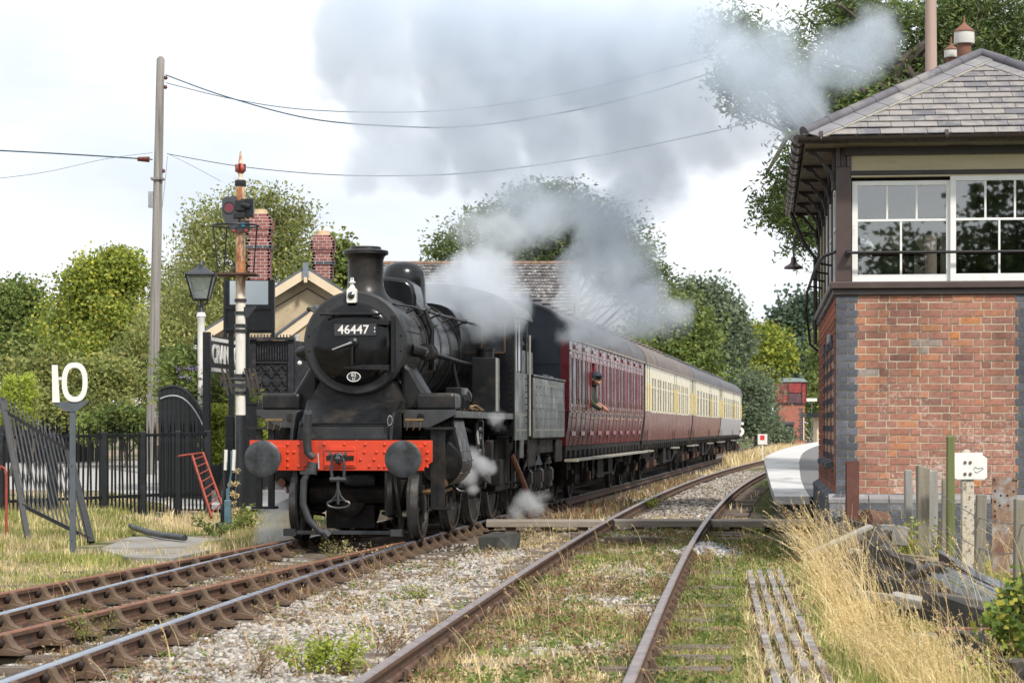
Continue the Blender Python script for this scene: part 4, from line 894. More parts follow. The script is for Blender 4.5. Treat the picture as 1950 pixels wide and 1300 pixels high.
# ------------------------------------------------------------------ signal box (local: x along the front wall, y back, z up from the ground)
BX, BY, BA = 3.73, 26.0, R(6.3)
box = empty('signal_box', (BX, BY, 0), -BA, label='red brick signal box with brown timber window storey and slate hipped roof', cat='signal box')
ppb = F / BY
def bz(y): return pz(y, BY)
def bu(x): return (x - 1590) / ppb / math.cos(BA)
def brick_mat(name, stops, eff=.5):
    t = NT(name); oi = t.n('ShaderNodeObjectInfo'); c = t.ramp(oi.outputs['Random'], stops)
    n = t.noise(22, 6, .7, vec=None); c = t.mix(.35, c, t.ramp(n, [(.3, (.25, .25, .25)), (.7, (.85, .85, .85))]), 'OVERLAY')
    ps = t.n('ShaderNodeNewGeometry'); e1 = t.noise(1.3, 3, .5, vec=ps.outputs['Position']); e2 = t.noise(26, 6, .75, vec=ps.outputs['Position'])
    sx = t.n('ShaderNodeSeparateXYZ'); t.l(ps.outputs['Position'], sx.inputs[0])
    low = t.math('MULTIPLY', t.math('SUBTRACT', 2.2, sx.outputs[2]), .06, True)
    m = t.math('ADD', t.math('MULTIPLY', e1, .5), t.math('ADD', t.math('MULTIPLY', e2, .6), low)); m = t.ramp(m, [(.665, 0.), (.73, eff)])
    c = t.mix(m, c, (.62, .55, .50))
    st_ = t.ramp(t.noise(1.1, 5, .65, vec=ps.outputs['Position'], sc3=(1.6, 1.6, .7)), [(.3, .62), (.5, 1.), (.72, 1.12)]); c = t.mix(1.0, c, st_, 'MULTIPLY'); return t.bsdf(c, .9, 0, n, .6, .008, .25)
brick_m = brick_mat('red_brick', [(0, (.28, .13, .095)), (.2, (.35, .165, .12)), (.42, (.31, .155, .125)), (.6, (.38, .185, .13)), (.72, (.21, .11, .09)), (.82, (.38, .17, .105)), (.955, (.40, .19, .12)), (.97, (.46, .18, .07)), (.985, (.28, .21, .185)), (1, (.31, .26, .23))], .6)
blue_m = brick_mat('blue_brick', [(0, (.075, .08, .095)), (.4, (.11, .115, .135)), (.7, (.09, .095, .11)), (1, (.15, .155, .18))], .12)
mortar = M('lime_mortar', (.50, .45, .34), .95, 0, .15, 5, .4)
brown = M('brown_paint', (.075, .05, .045), .4, 0, .12, 4, .08, dirt=(.11, .085, .08), dirt_amt=.2)
dkbrown = M('dark_brown_paint', (.032, .024, .022), .45, 0, .2, 5, .1)
cream_p = M('cream_paint', (.52, .45, .29), .55, 0, .08, 3, .1, dirt=(.36, .29, .18), dirt_amt=.25, sc3=(.4, 1, 3))
white_p = M('white_paint', (.78, .78, .76), .4, 0, .05, 5, .06, dirt=(.55, .5, .44), dirt_amt=.05)
slate_t = NT('roof_slate'); oi = slate_t.n('ShaderNodeObjectInfo'); c = slate_t.ramp(oi.outputs['Random'], [(0, (.12, .118, .13)), (.3, (.16, .155, .165)), (.6, (.21, .195, .195)), (1, (.15, .145, .155))])
ps = slate_t.n('ShaderNodeNewGeometry'); e2 = slate_t.noise(5, 8, .72, vec=ps.outputs['Position']); off = slate_t.math('MULTIPLY', oi.outputs['Random'], .12)
m_ = slate_t.ramp(slate_t.math('ADD', e2, off), [(.5, 0.), (.64, .75)]); c = slate_t.mix(m_, c, (.30, .275, .25))
m2 = slate_t.ramp(slate_t.noise(9, 6, .7, vec=ps.outputs['Position']), [(.68, 0.), (.75, .8)]); c = slate_t.mix(m2, c, (.36, .25, .12))
slate_m = slate_t.bsdf(c, .75, 0, slate_t.noise(30, 5), .4, .008, .4)
hip_m = M('hip_tile_grey', (.20, .195, .205), .75, 0, .2, 3, .3, dirt=(.33, .30, .27), dirt_amt=.3)
hip_roll = M('hip_roll_dark', (.10, .095, .11), .6, 0, .25, 4, .2, dirt=(.2, .19, .19), dirt_amt=.3)
rust_v = M('rusty_vent_cap', (.19, .085, .055), .8, .1, .4, 6, .3, dirt=(.10, .075, .065), dirt_amt=.45)
vent_w = M('vent_white_paint', (.58, .57, .53), .6, 0, .1, 6, .1, dirt=(.36, .18, .08), dirt_amt=.2)
ZP, ZB = bz(940), bz(563)          # plinth top, brickwork top
W_, D_ = 3.62, 8.0
# core walls (mortar) : front with solid wall, side wall with three window openings
mb = MB(); mb.b2((.01, .0025, -.4), (W_, .24, ZB)); mb.b2((W_ - .24, .24, -.4), (W_, D_, ZB)); mb.b2((.24, D_ - .24, -.4), (W_ - .24, D_, ZB)); box_core = mb.build('brick_wall', mortar, box)
# side wall, facing the tracks, with arched windows
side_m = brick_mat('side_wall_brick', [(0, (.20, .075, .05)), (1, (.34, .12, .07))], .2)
wins = [(1.0, 1.75), (2.55, 3.3), (4.1, 4.85)]; zs0, zs1 = 1.22, 2.55
segs = []; prev = .25
mb = MB()
for a, b in wins: mb.b2((.012, prev, -.4), (.24, a, ZB)); mb.b2((.012, a, -.4), (.24, b, zs0)); mb.b2((.012, a, zs1), (.24, b, ZB)); prev = b
mb.b2((.012, prev, -.4), (.24, D_ - .24, ZB)); sw = mb.build('side_wall', mortar, box)
cw = 0.0846; kk = 0
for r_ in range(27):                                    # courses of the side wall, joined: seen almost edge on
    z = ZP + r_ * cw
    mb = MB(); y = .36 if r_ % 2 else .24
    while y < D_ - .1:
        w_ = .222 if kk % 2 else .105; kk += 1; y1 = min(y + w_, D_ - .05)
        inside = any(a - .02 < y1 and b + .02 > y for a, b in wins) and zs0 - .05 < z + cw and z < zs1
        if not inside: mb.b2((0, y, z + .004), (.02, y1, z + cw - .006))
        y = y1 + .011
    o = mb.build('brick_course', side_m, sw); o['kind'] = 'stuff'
for a, b in wins:
    mb = MB(); mb.b2((.1, a, zs0), (.16, b, zs0 + .06)); mb.b2((.1, a, zs1 - .06), (.16, b, zs1)); mb.b2((.1, a, zs0 + .06), (.16, a + .05, zs1 - .06)); mb.b2((.1, b - .05, zs0 + .06), (.16, b, zs1 - .06)); mb.b2((.11, (a + b) / 2 - .02, zs0 + .06), (.15, (a + b) / 2 + .02, zs1 - .06))
    wf = mb.build('arched_window', dkbrown, box); MB().b2((.13, a + .05, zs0 + .06), (.135, b - .05, zs1 - .06)).build('pane', glass_d, wf)
    MB().prism([(-.09, zs0 - .09), (.1, zs0 - .09), (.1, zs0 + .0), (.02, zs0 - .002), (-.09, zs0 - .035)], 'y', a - .06, b + .06).build('window_sill', blue_m, box)
    for k in range(5):
        th = R(150 - k * 30); MB().box((.0, (a + b) / 2 + .0 + math.cos(th) * .36, zs1 + math.sin(th) * .1 + .02), (.05, .14, .12), (R(90) - th if 0 else 0, 0, 0)).build('arch_brick', blue_m, box)
    for z in np.arange(zs0, zs1 - .1, .17):
        for q in (a - .06, b + .06): MB().box((.003, q, z + .04), (.035, .11, .075)).build('blue_brick', blue_m, box)
# front bricks in Flemish bond, blue brick quoins at the left corner and at an opening on the right
nred = 0; over = MB(); shared = {}
def bm_(w_, h_, d_=.05):
    key = (round(w_, 3), round(h_, 3))
    if key not in shared:
        j = random.uniform(-.0015, .0015)
        shared[key] = [MB().add([(a * w_ / 2 + random.uniform(-.003, .003), b * d_ / 2, c * h_ / 2 + random.uniform(-.0025, .0025)) for a in (-1, 1) for b in (-1, 1) for c in (-1, 1)], [(0,1,3,2),(4,6,7,5),(0,4,5,1),(2,3,7,6),(0,2,6,4),(1,5,7,3)]).mesh('brick', brick_m) for _ in range(4)]
    return random.choice(shared[key])
blue_shared = {}
def blue(w_, x, z):
    key = round(w_, 3)
    if key not in blue_shared: blue_shared[key] = MB().box((0, 0, 0), (w_, .06, cw - .011)).mesh('blue_brick', blue_m)
    link('blue_brick', blue_shared[key], box, loc=(x + w_ / 2, .022 - random.uniform(0, .003), z + cw / 2))
for r_ in range(27):
    z = ZP + r_ * cw; x = 0
    if r_ % 2 == 0: blue(.25, 0, z); x = .261
    else: blue(.135, 0, z); blue(.07, .146, z); x = .227
    qx = bu(1930) - (.0 if r_ % 2 else .035); k = r_ % 2
    while x < qx - .04:
        w_ = (.224 if k % 2 == 0 else .107); k += 1
        if x + w_ > qx - .05: w_ = qx - .011 - x
        rec = random.uniform(-.006, .003)
        if nred < 300: link('brick', bm_(w_, cw - .0135), box, loc=(x + w_ / 2, .022 + rec, z + cw / 2), rot=(0, random.uniform(-.006, .006), random.uniform(-.01, .01))); nred += 1
        else: over.box((x + w_ / 2, .022 + rec, z + cw / 2), (w_, .05, cw - .0115))
        x += w_ + .0125
    blue(.105 if r_ % 2 else .24, qx, z); 
    x = qx + (.116 if r_ % 2 else .251)
    if r_ % 2: blue(.105, x, z); x += .116
    while x < W_ - .1:
        w_ = min(.224 if k % 2 == 0 else .107, W_ - x); k += 1
        over.box((x + w_ / 2, .022, z + cw / 2), (w_, .05, cw - .0115)); x += w_ + .0105
o = over.build('brick_courses', brick_m, box); o['kind'] = 'stuff'
# plinth in blue brick with a sloped capping course
for k in range(17):
    MB().prism([(-.085, ZP - .10), (-.085, ZP - .055), (-.0, ZP + .0), (.1, ZP + .0), (.1, ZP - .10)], 'x', -.085 + k * .23, -.085 + k * .23 + .22).build('plinth_cap_brick', M('weathered_plinth_cap', (.22, .215, .22), .85, 0, .25, 5, .3, dirt=(.4, .38, .36), dirt_amt=.3), box)
for k in range(35):
    y = -.06 + k * .23; MB().prism([(-.085, ZP - .10), (.1, ZP - .10), (.1, ZP), (-.0, ZP), (-.085, ZP - .055)], 'y', y, y + .22).build('plinth_cap_brick', blue_m, box)
mb = MB(); mb.b2((-.07, -.07, -.4), (W_ + .07, .05, ZP - .101)); mb.b2((-.07, .05, -.4), (.05, D_ + .07, ZP - .101)); pc = mb.build('plinth', mortar, box)
for r_ in range(9):
    z = ZP - .1 - (r_ + 1) * .083
    for k in range(-1, 15): x = max(-.077, -.075 + k * .236 + (.118 if r_ % 2 else 0)); (MB().b2((x, -.078, z), (x + (.225 if k >= 0 else .107), -.04, z + .073)).build('blue_brick', blue_m, pc) if x < W_ - .1 and (k >= 0 or r_ % 2) else None)
    mb = MB()
    for k in range(34): y = -.07 + k * .236 + (.118 if r_ % 2 else 0); mb.b2((-.078, y, z), (-.04, min(y + .225, D_), z + .073))
    o = mb.build('plinth_brick_course', blue_m, pc); o['kind'] = 'stuff'
# timber storey
zs_, zsill = bz(558), bz(537); zt_ = bz(338); zg = bz(278)
mb = MB(); mb.b2((-.07, -.07, zs_ + .045), (W_ + .07, .26, zsill)); mb.b2((-.07, .26, zs_ + .045), (.22, D_ + .07, zsill)); mb.build('window_sill', brown, box, bevel=.012)
mb = MB(); mb.b2((-.035, -.035, zs_ - .03), (W_ + .03, .24, zs_ + .044)); mb.b2((-.035, .24, zs_ - .03), (.2, D_ + .03, zs_ + .044)); mb.build('sill_moulding', dkbrown, box, bevel=.012)
mb = MB(); mb.b2((0, 0, zsill), (.175, .17, bz(318))); mb.b2((0, .0, bz(318)), (.05, .17, zg)); mb.b2((.125, .0, bz(318)), (.175, .17, zg)); mb.b2((.05, .06, bz(318)), (.125, .17, zg)); mb.build('corner_post', brown, box, bevel=.006)
mb = MB(); mb.b2((.175, .02, bz(330)), (W_, .12, bz(297))); mb.build('frieze', cream_p, box)
mb = MB(); mb.b2((.175, -.012, zt_ + .018), (W_, .12, bz(326))); mb.build('head_rail', dkbrown, box, bevel=.006)
mb = MB(); mb.b2((.175, -.004, zt_ - .0), (W_, .1, zt_ + .017)); mb.build('cream_fillet', cream_p, box)
def sash(x0, x1, y, top, bot, par, name='sliding_sash'):
    w_ = .05; mb = MB(); mid = bz(420)
    mb.b2((x0, y, bot), (x0 + .065, y + .045, top)); mb.b2((x1 - .06, y, bot), (x1, y + .045, top)); mb.b2((x0 + .065, y, top - .055), (x1 - .06, y + .045, top)); mb.b2((x0 + .065, y, bot), (x1 - .06, y + .045, bot + .085))
    mb.b2((x0 + .065, y + .008, mid - .014), (x1 - .06, y + .038, mid + .014)); a, b = x0 + .065, x1 - .06
    for f_ in (1 / 3, 2 / 3): q = a + (b - a) * f_; mb.b2((q - .012, y + .01, mid + .014), (q + .012, y + .036, top - .055))
    q = a + (b - a) * .49; mb.b2((q - .012, y + .01, bot + .085), (q + .012, y + .036, mid - .014))
    s_ = mb.build(name, white_p, par, bevel=.004)
    for i in range(3): MB().b2((a + (b - a) * i / 3 + (.013 if i else .001), y + .02, mid + .015), (a + (b - a) * (i + 1) / 3 - (.013 if i < 2 else .001), y + .024, top - .056)).build('pane', win_gl, s_)
    for p, q2 in ((a + .001, q - .013), (q + .013, b - .001)): MB().b2((p, y + .02, bot + .086), (q2, y + .024, mid - .015)).build('pane', win_gl, s_)
t = NT('window_glass'); tr = t.n('ShaderNodeBsdfTransparent'); tr.inputs[0].default_value = (.66, .70, .69, 1); gl = t.n('ShaderNodeBsdfGlossy', i_Roughness=.015); fr = t.n('ShaderNodeFresnel', i_IOR=1.75); ms = t.n('ShaderNodeMixShader'); t.l(t.math('ADD', fr.outputs[0], .16, True), ms.inputs[0]); t.l(tr.outputs[0], ms.inputs[1]); t.l(gl.outputs[0], ms.inputs[2]); t.l(ms.outputs[0], t.out.inputs[0]); win_gl = t.m
sash(.185, bu(1806), .035, bz(345), zsill, box); sash(bu(1803), bu(1803) + 1.12, -.012, zt_, zsill + .001, box); sash(bu(1803) + 1.06, W_ - .15, .035, bz(345), zsill, box)
MB().b2((W_ - .17, 0, zsill), (W_, .17, zg)).build('corner_post', brown, box, bevel=.006)
# side windows facing the track: posts, cream strips, sashes
ys = list(np.linspace(.17, D_ - .1, 6))
for i, y in enumerate(ys):
    MB().b2((.0, y - (.0 if i else -.001), zsill), (.09, y + .1, zg - .25)).build('side_post', dkbrown if i % 2 else brown, box)
    if i < 5:
        y1 = ys[i + 1]; mb = MB(); mb.b2((.02, y + .1, zsill), (.06, y + .16, zt_)); mb.b2((.02, y1 - .06, zsill), (.06, y1, zt_)); mb.b2((.02, y + .16, zsill), (.06, y1 - .06, zsill + .07)); mb.b2((.02, y + .16, zt_ - .05), (.06, y1 - .06, zt_)); mb.b2((.022, y + .16, bz(420) - .014), (.05, y1 - .06, bz(420) + .014)); mb.b2((.024, (y + y1) / 2 + .04, zsill + .07), (.05, (y + y1) / 2 + .07, bz(420) - .014)); mb.b2((.024, (y + y1) / 2 + .04, bz(420) + .014), (.05, (y + y1) / 2 + .07, zt_ - .05))
        s_ = mb.build('side_sash', white_p if i < 3 else cream_p, box); MB().b2((.034, y + .16, zsill + .07), (.038, y1 - .06, zt_ - .05)).build('pane', win_gl, s_)
mb = MB(); mb.b2((-.002, .171, zt_ + .002), (.1, D_, zg - .2)); mb.build('side_fascia', brown, box)
# rear and right walls of the upper floor, with a window to the trees, floor, ceiling
inner = M('room_boarding', (.34, .30, .20), .7, 0, .1, 3, .2, sc3=(6, 6, .3))
inner_g = M('olive_boarding', (.15, .14, .07), .75, 0, .12, 3, .2, sc3=(6, 6, .3))
mb = MB(); xa, xb = .55, 2.1
mb.b2((.1, D_ - .1, zsill), (xa, D_, zg)); mb.b2((xb, D_ - .1, zsill), (W_, D_, zg)); mb.b2((xa, D_ - .1, zsill), (xb, D_, zsill + .1)); mb.b2((xa, D_ - .1, zt_), (xb, D_, zg)); mb.build('rear_wall', inner, box)
mb = MB(); mb.b2((xa, D_ - .08, zsill + .1), (xa + .06, D_ - .02, zt_)); mb.b2((xb - .06, D_ - .08, zsill + .1), (xb, D_ - .02, zt_)); mb.b2((1.25, D_ - .08, zsill + .1), (1.4, D_ - .02, zt_)); mb.b2((1.75, D_ - .08, zsill + .1), (1.8, D_ - .02, zt_)); mb.build('rear_sash', dkbrown, box)
for k in range(24): MB().b2((W_ - .1, .18 + k * .325, zsill), (W_ - .085, .18 + k * .325 + .315, zg)).build('wall_board', inner_g, box)
mb = MB(); mb.b2((W_ - .084, .17, zsill), (W_, D_, zg)); mb.build('right_wall', inner_g, box)
for k in range(9): MB().b2((1.7 + k * .2, 3.4, zsill), (1.7 + k * .2 + .19, 3.42, zg - .02)).build('wall_board', inner_g, box)
mb = MB(); mb.b2((.25, .25, zs_ - .12), (W_ - .24, D_ - .25, zs_ - .03)); mb.build('room_floor', tie_m, box)
mb = MB(); mb.b2((.1, .13, zg - .02), (W_ - .1, D_ - .1, zg + .02)); mb.build('room_ceiling', M('dark_ceiling', (.09, .08, .065), .8), box)
mb = MB(); mb.b2((1.62, 3.36, zsill), (1.70, 3.44, zg - .03)); mb.b2((1.15, 5.0, zsill), (1.22, 5.08, zg - .03)); mb.build('inner_post', dkbrown, box)
# eaves: soffit boards, brackets, gutters
EO = .36; zso = zg + .0
sof = M('soffit_boarding', (.22, .185, .145), .7, 0, .15, 4, .2, sc3=(1, 1, 1), dirt=(.12, .09, .07), dirt_amt=.3)
for k in range(28): y = -EO + k * (D_ + 2 * EO) / 28; MB().b2((-EO, y, zso - .02 + (.0)), (-.0, y + (D_ + 2 * EO) / 28 - .008, zso)).build('soffit_board', sof, box)
for j in range(3): MB().b2((.0, -EO + j * .12, zso - .02), (W_ + EO, -EO + j * .12 + .112, zso)).build('soffit_board', sof, box)
mb = MB(); mb.b2((0.1, -.05, bz(297) + .001), (W_ + .1, .1, zso - .021)); mb.build('eaves_beam', dkbrown, box)
for i, y in enumerate([.06] + ys[1:]):                  # shaped brackets under the track side eaves
    prof = [(0.0, zso - .42), (-.05, zso - .40), (-.07, zso - .30), (-.12, zso - .27), (-.15, zso - .2), (-.2, zso - .17), (-.23, zso - .11), (-.3, zso - .09), (-.34, zso - .025), (0.0, zso - .025)]
    inner_ = [(-.05, zso - .10), (-.19, zso - .10), (-.05, zso - .27)]
    mb = MB(); q = prof[:-1] + [(-.34, zso - .022), (-.25, zso - .06), (-.04, zso - .27), (-.04, zso - .022), (0, zso - .022)]
    mb.prism([(-.0, zso - .42), (-.05, zso - .40), (-.07, zso - .30), (-.12, zso - .27), (-.15, zso - .2), (-.2, zso - .17), (-.23, zso - .11), (-.3, zso - .09), (-.34, zso - .03), (-.26, zso - .03), (-.04, zso - .28), (0, zso - .3)], 'y', y, y + .07); mb.b2((-.35, y, zso - .06), (0, y + .07, zso - .021)); mb.b2((-.04, y, zso - .5), (-.001, y + .07, zso - .061))
    mb.build('eaves_bracket', dkbrown, box, bevel=.004)
gut = M('brown_gutter', (.04, .028, .025), .3, 0, .15, 5, .05)
def gutter(p, q, name='gutter'):
    p = Vector(p); q = Vector(q); mb = MB(); d = (q - p).normalized(); sd_ = Vector((d.y, -d.x, 0)); prof = [(.068 * math.cos(a), .068 * math.sin(a)) for a in np.linspace(math.pi, 2 * math.pi, 9)] + [(.052 * math.cos(a), .052 * math.sin(a)) for a in np.linspace(2 * math.pi, math.pi, 9)]
    vs = [p + sd_ * a + Vector((0, 0, b)) for a, b in prof] + [q + sd_ * a + Vector((0, 0, b)) for a, b in prof]; n = len(prof)
    mb.add(vs, [(i, (i + 1) % n, n + (i + 1) % n, n + i) for i in range(n)] + [tuple(range(n)), tuple(range(n, 2 * n))]); return mb.build(name, gut, box, 40)
gutter((-EO - .08, -EO - .07, zso + .045), (W_ + EO, -EO - .07, zso + .065)); gutter((-EO - .07, D_ + EO, zso + .03), (-EO - .07, -EO - .075, zso + .045))
for x in (-.2, 1.2, 2.55): MB().lathe([(.075, x), (.075, x + .04)], (0, -EO - .07, zso + .045), 'x', 14).build('gutter_bracket', gut, box, 40)
for k in range(12): MB().lathe([(.082, -.1 + k * .72), (.082, -.07 + k * .72)], (-EO - .07, 0, zso + .043), 'y', 14).build('gutter_bracket', dkbrown, box, 40)
# hipped roof: front slope in slates; hips covered with grey tiles and a dark roll
HW = W_ / 2 + EO; APX = Vector((W_ / 2, -EO + HW * .98, bz(92) + .15)); ZE = zso + .075
e0 = Vector((-EO, -EO, ZE)); e1 = Vector((W_ + EO, -EO, ZE))
nb = (e1 - e0).cross(APX - e0).normalized(); nb = nb if nb.z > 0 else -nb
sl_len = (APX - (e0 + e1) / 2).length; up = (APX - (e0 + e1) / 2).normalized()
mb = MB(); mb.add([e0, e1, APX], [(0, 1, 2)]); RB = Vector((W_ / 2, D_ + EO - HW * .98, APX.z)); b0 = Vector((-EO, D_ + EO, ZE)); b1 = Vector((W_ + EO, D_ + EO, ZE))
mb.add([e0, APX, RB, b0], [(0, 1, 2, 3)]); mb.add([e1, APX, RB, b1], [(0, 1, 2, 3)]); mb.add([b0, b1, RB], [(0, 1, 2)]); mb.v = [(v[0], v[1], v[2] - .015) for v in mb.v]; mb.build('roof', hip_m, box)
rows = 14; gg = sl_len / rows
for r_ in range(rows):
    v0 = r_ * gg - (.03 if r_ == 0 else 0); v1 = v0 + gg * 1.12
    half = lambda v: max(0, HW * (1 - v / sl_len)); x = -HW - .2 + (.13 if r_ % 2 else 0); sw_ = .262
    while x < HW:
        xa, xb = x + .003, x + sw_ - .003; x += sw_
        lo0, lo1 = max(xa, -half(v0)), min(xb, half(v0)); hi0, hi1 = max(xa, -half(v1)), min(xb, half(v1))
        if lo1 - lo0 < .02: continue
        if hi1 - hi0 < .005: hi0 = hi1 = (max(min((hi0 + hi1) / 2, lo1), lo0)); 
        if (lo0 + lo1) / 2 > .9: pass
        base = (e0 + e1) / 2; X_ = Vector((1, 0, 0)); tl = random.uniform(0, .004)
        q = [base + X_ * lo0 + up * v0 + nb * (.020 + tl), base + X_ * lo1 + up * v0 + nb * (.020 + tl), base + X_ * max(hi1, hi0 + .004) + up * v1 + nb * .004, base + X_ * hi0 + up * v1 + nb * .004]
        MB().slab(q, .009).build('slate', slate_m, box)
for (e, sg) in ((e0, 1), (e1, -1)):
    d = APX - e; L_ = d.length; d.normalize(); sdv = nb.cross(d).normalized(); sdv = sdv if sdv.x * sg > 0 else -sdv
    n_ = 8
    for k in range(n_):
        a, b = L_ * k / n_ + .006, L_ * (k + 1) / n_ - .006
        q = [e + d * a + nb * .03, e + d * a + sdv * .21 + nb * .034, e + d * b + sdv * .21 + nb * .034, e + d * b + nb * .03]
        MB().slab(q, .015).build('hip_tile', hip_m, box)
        MB().tube([e + d * (a - .03) + Vector((0, 0, .05)), e + d * (b) + Vector((0, 0, .05))], [.066, .06], 10).build('hip_roll', hip_roll, box, 40)
        q = [e + d * a + sdv * .2 + nb * .02, e + d * a + sdv * .235 + nb * .02, e + d * b + sdv * .235 + nb * .02, e + d * b + sdv * .2 + nb * .02]; MB().slab(q, .02).build('mortar_fillet', M('pale_fillet', (.32, .30, .26), .95, 0, .2, 8, .4), box)
MB().tube([APX + Vector((0, 0, .05)), RB + Vector((0, 0, .05))], .06, 10).build('ridge_roll', hip_roll, box, 40)
# handrail round the window storey, downpipe, wall plate
hy = bz(483); hr = M('black_handrail', (.012, .012, .013), .4, .3, .2, 8, .05)
MB().tube([(bu(1610), -.12, hy), (W_, -.12, hy)], .017, 8).build('handrail', hr, box, 40)
mb = MB(); mb.box((bu(1612), -.06, hy), (.06, .13, .05)); mb.build('rail_bracket', hr, box)
mb = MB(); mb.tube([(-.01, .02, hy + .02), (-.12, .3, hy - .0), (-.16, .8, hy - .02), (-.18, 2.5, hy), (-.18, 7.5, hy), (-.18, 8.0, hy - .25), (-.12, 8.0, zs_ - .3), (.0, 8.0, zs_ - .4)], .02, 8); mb.build('side_handrail', hr, box, 40)
for y in (1.5, 3.0, 4.5, 6.0): MB().tube([(-.18, y, hy), (0, y, hy - .03)], .014, 6).build('rail_bracket', hr, box)
mb = MB(); mb.b2((-.03, 1.9, bz(640)), (-.001, 2.6, bz(622))); mb.build('wall_plate', M('pale_steel', (0, 0, 0)), box)
mb = MB(); mb.tube([(-.42, 7.9, zso), (-.2, 7.9, zso - .5), (-.05, 7.9, zso - .7), (-.05, 7.9, zs_ - .3)], .03, 8); mb.build('downpipe', dkbrown, box, 40)
# swan neck lamp on the track side wall
lx = pxx(1506, 34.4); base = Vector((BX, BY, 0)) + Matrix.Rotation(-BA, 3, 'Z') @ Vector((0, 8.1, 0))
sl = empty('wall_lamp', (base.x, base.y, pz(470, 34.2)), 0, label='dark swan neck lamp hanging off the corner of the signal box', cat='lamp')
zz = pz(447, 34.2) - sl.location.z; hx = lx - base.x
MB().tube([(.0, 0, -.5), (.0, 0, zz - .06), (-.05, 0, zz), (hx + .1, 0, zz + .02), (hx + .02, 0, zz - .03), (hx, 0, zz - .12), (hx, 0, pz(494, 34.2) - sl.location.z)], .016, 8).build('lamp_arm', gut, sl, 40)
zl = pz(513, 34.2) - sl.location.z; MB().lathe([(.15, 0), (.14, .03), (.07, .07), (.045, .1), (.04, .16), (.02, .18)], (hx, 0, zl), 'z', 20, cap=False).build('lamp_shade', M('enamel_brown', (.07, .03, .03), .3, 0, .2, 6, .05), sl, 40)
# two ventilators on the roof behind the hip
for (x_, r_, y0_, y1_, yc_, lab, zd) in ((1836, .125, 99, 62, 38, 'rusty capped white ventilator at the apex of the slate roof', 28.2), (1811, .085, 112, 96, 78, 'smaller stained ventilator low on the far side of the slate roof', 28.6)):
    v = empty('roof_ventilator', (pxx(x_, zd), zd, pz(y0_ + 4, zd) - .25), 0, label=lab, cat='ventilator', group='ventilators on the signal box roof')
    z0 = v.location.z; mb = MB(); mb.lathe([(r_ * .72, 0), (r_ * .72, pz(y1_ + (22 if r_ > .1 else 14), zd) - z0 + .1)], (0, 0, 0), 'z', 20); mb.build('vent_pipe', rust_v, v, 40)
    a = pz(y1_ + (22 if r_ > .1 else 14), zd) - z0; b = pz(y1_, zd) - z0; t_ = pz(yc_, zd) - z0
    MB().lathe([(r_, a), (r_ * 1.03, a + .01), (r_, b)], (0, 0, 0), 'z', 24).build('vent_drum', vent_w, v, 40)
    MB().lathe([(r_ * 1.06, b), (r_ * 1.06, b + .012), (r_ * .2, t_ - .05), (.012, t_ - .03), (.012, t_ + .05)], (0, 0, 0), 'z', 24).build('vent_cap', rust_v, v, 40)
# things on the window shelf inside
def inbox(x, y, z): return Vector((BX, BY, 0)) + Matrix.Rotation(-BA, 3, 'Z') @ Vector((x, y, z))
cab_ = empty('block_cabinet', inbox(.62, .62, zs_ - .03), -BA, label='red and grey wooden cabinet inside the leftmost signal box window', cat='cabinet')
h0 = bz(490) - zs_ + .03; MB().b2((-.38, -.15, 0), (.16, .25, h0 + .0)).build('cabinet_body', M('cabinet_grey', (.22, .19, .16), .7, 0, .1, 5), cab_); MB().b2((.161, -.16, 0), (.22, .25, h0)).build('cabinet_side', M('cabinet_red', (.35, .03, .02), .5, 0, .1, 5), cab_); MB().b2((-.16, -.14, h0 + .04), (.22, .2, bz(468) - zs_ + .03)).build('cabinet_top', M('cabinet_red', (0, 0, 0)), cab_); MB().b2((-.42, -.17, h0 + .001), (.24, .26, h0 + .039)).build('cabinet_lid', brown, cab_)
MB().b2((.2, .2, zsill - .14), (W_ - .2, .55, zsill - .10)).build('window_shelf', brown, box)
coat = empty('folded_coat', inbox(bu(1800), .36, zsill - .10), -BA, label='grey coat folded on the shelf inside the signal box window', cat='coat')
mb = MB(); nx2 = 22; ny2 = 8; vs = []; 
for i in range(nx2):
    for j in range(ny2):
        u = i / (nx2 - 1); v_ = j / (ny2 - 1); hgt_ = .19 * math.sin(math.pi * min(1, u * 1.1)) ** .6 * math.sin(math.pi * (v_ * .9 + .05)) ** .5 * (1 - .35 * u) + .012 * math.sin(u * 26 + v_ * 4)
        vs.append((-.3 + u * .85, -.13 + v_ * .28, .0 + max(.004, hgt_)))
mb.add(vs, [(i * ny2 + j, (i + 1) * ny2 + j, (i + 1) * ny2 + j + 1, i * ny2 + j + 1) for i in range(nx2 - 1) for j in range(ny2 - 1)]); mb.build('cloth', M('grey_cloth', (.24, .23, .20), .9, 0, .15, 12, .3), coat, 60)
MB().tube([(.53, .0, .03), (.62, .0, .03)], .05, 10).build('cuff', M('striped_cuff', (.4, .25, .12), .9, 0, .4, 30, .2), coat, 40)
tag(MB().box((0, 0, .055), (.5, .2, .11)).build('tin_box', M('blue_tin', (.05, .10, .18), .5, 0, .1, 6), None, bevel=.015, loc=inbox(bu(1930), .36, zsill - .10), rot=(0, 0, -BA)), 'blue tin box on the shelf inside the signal box window', 'box')
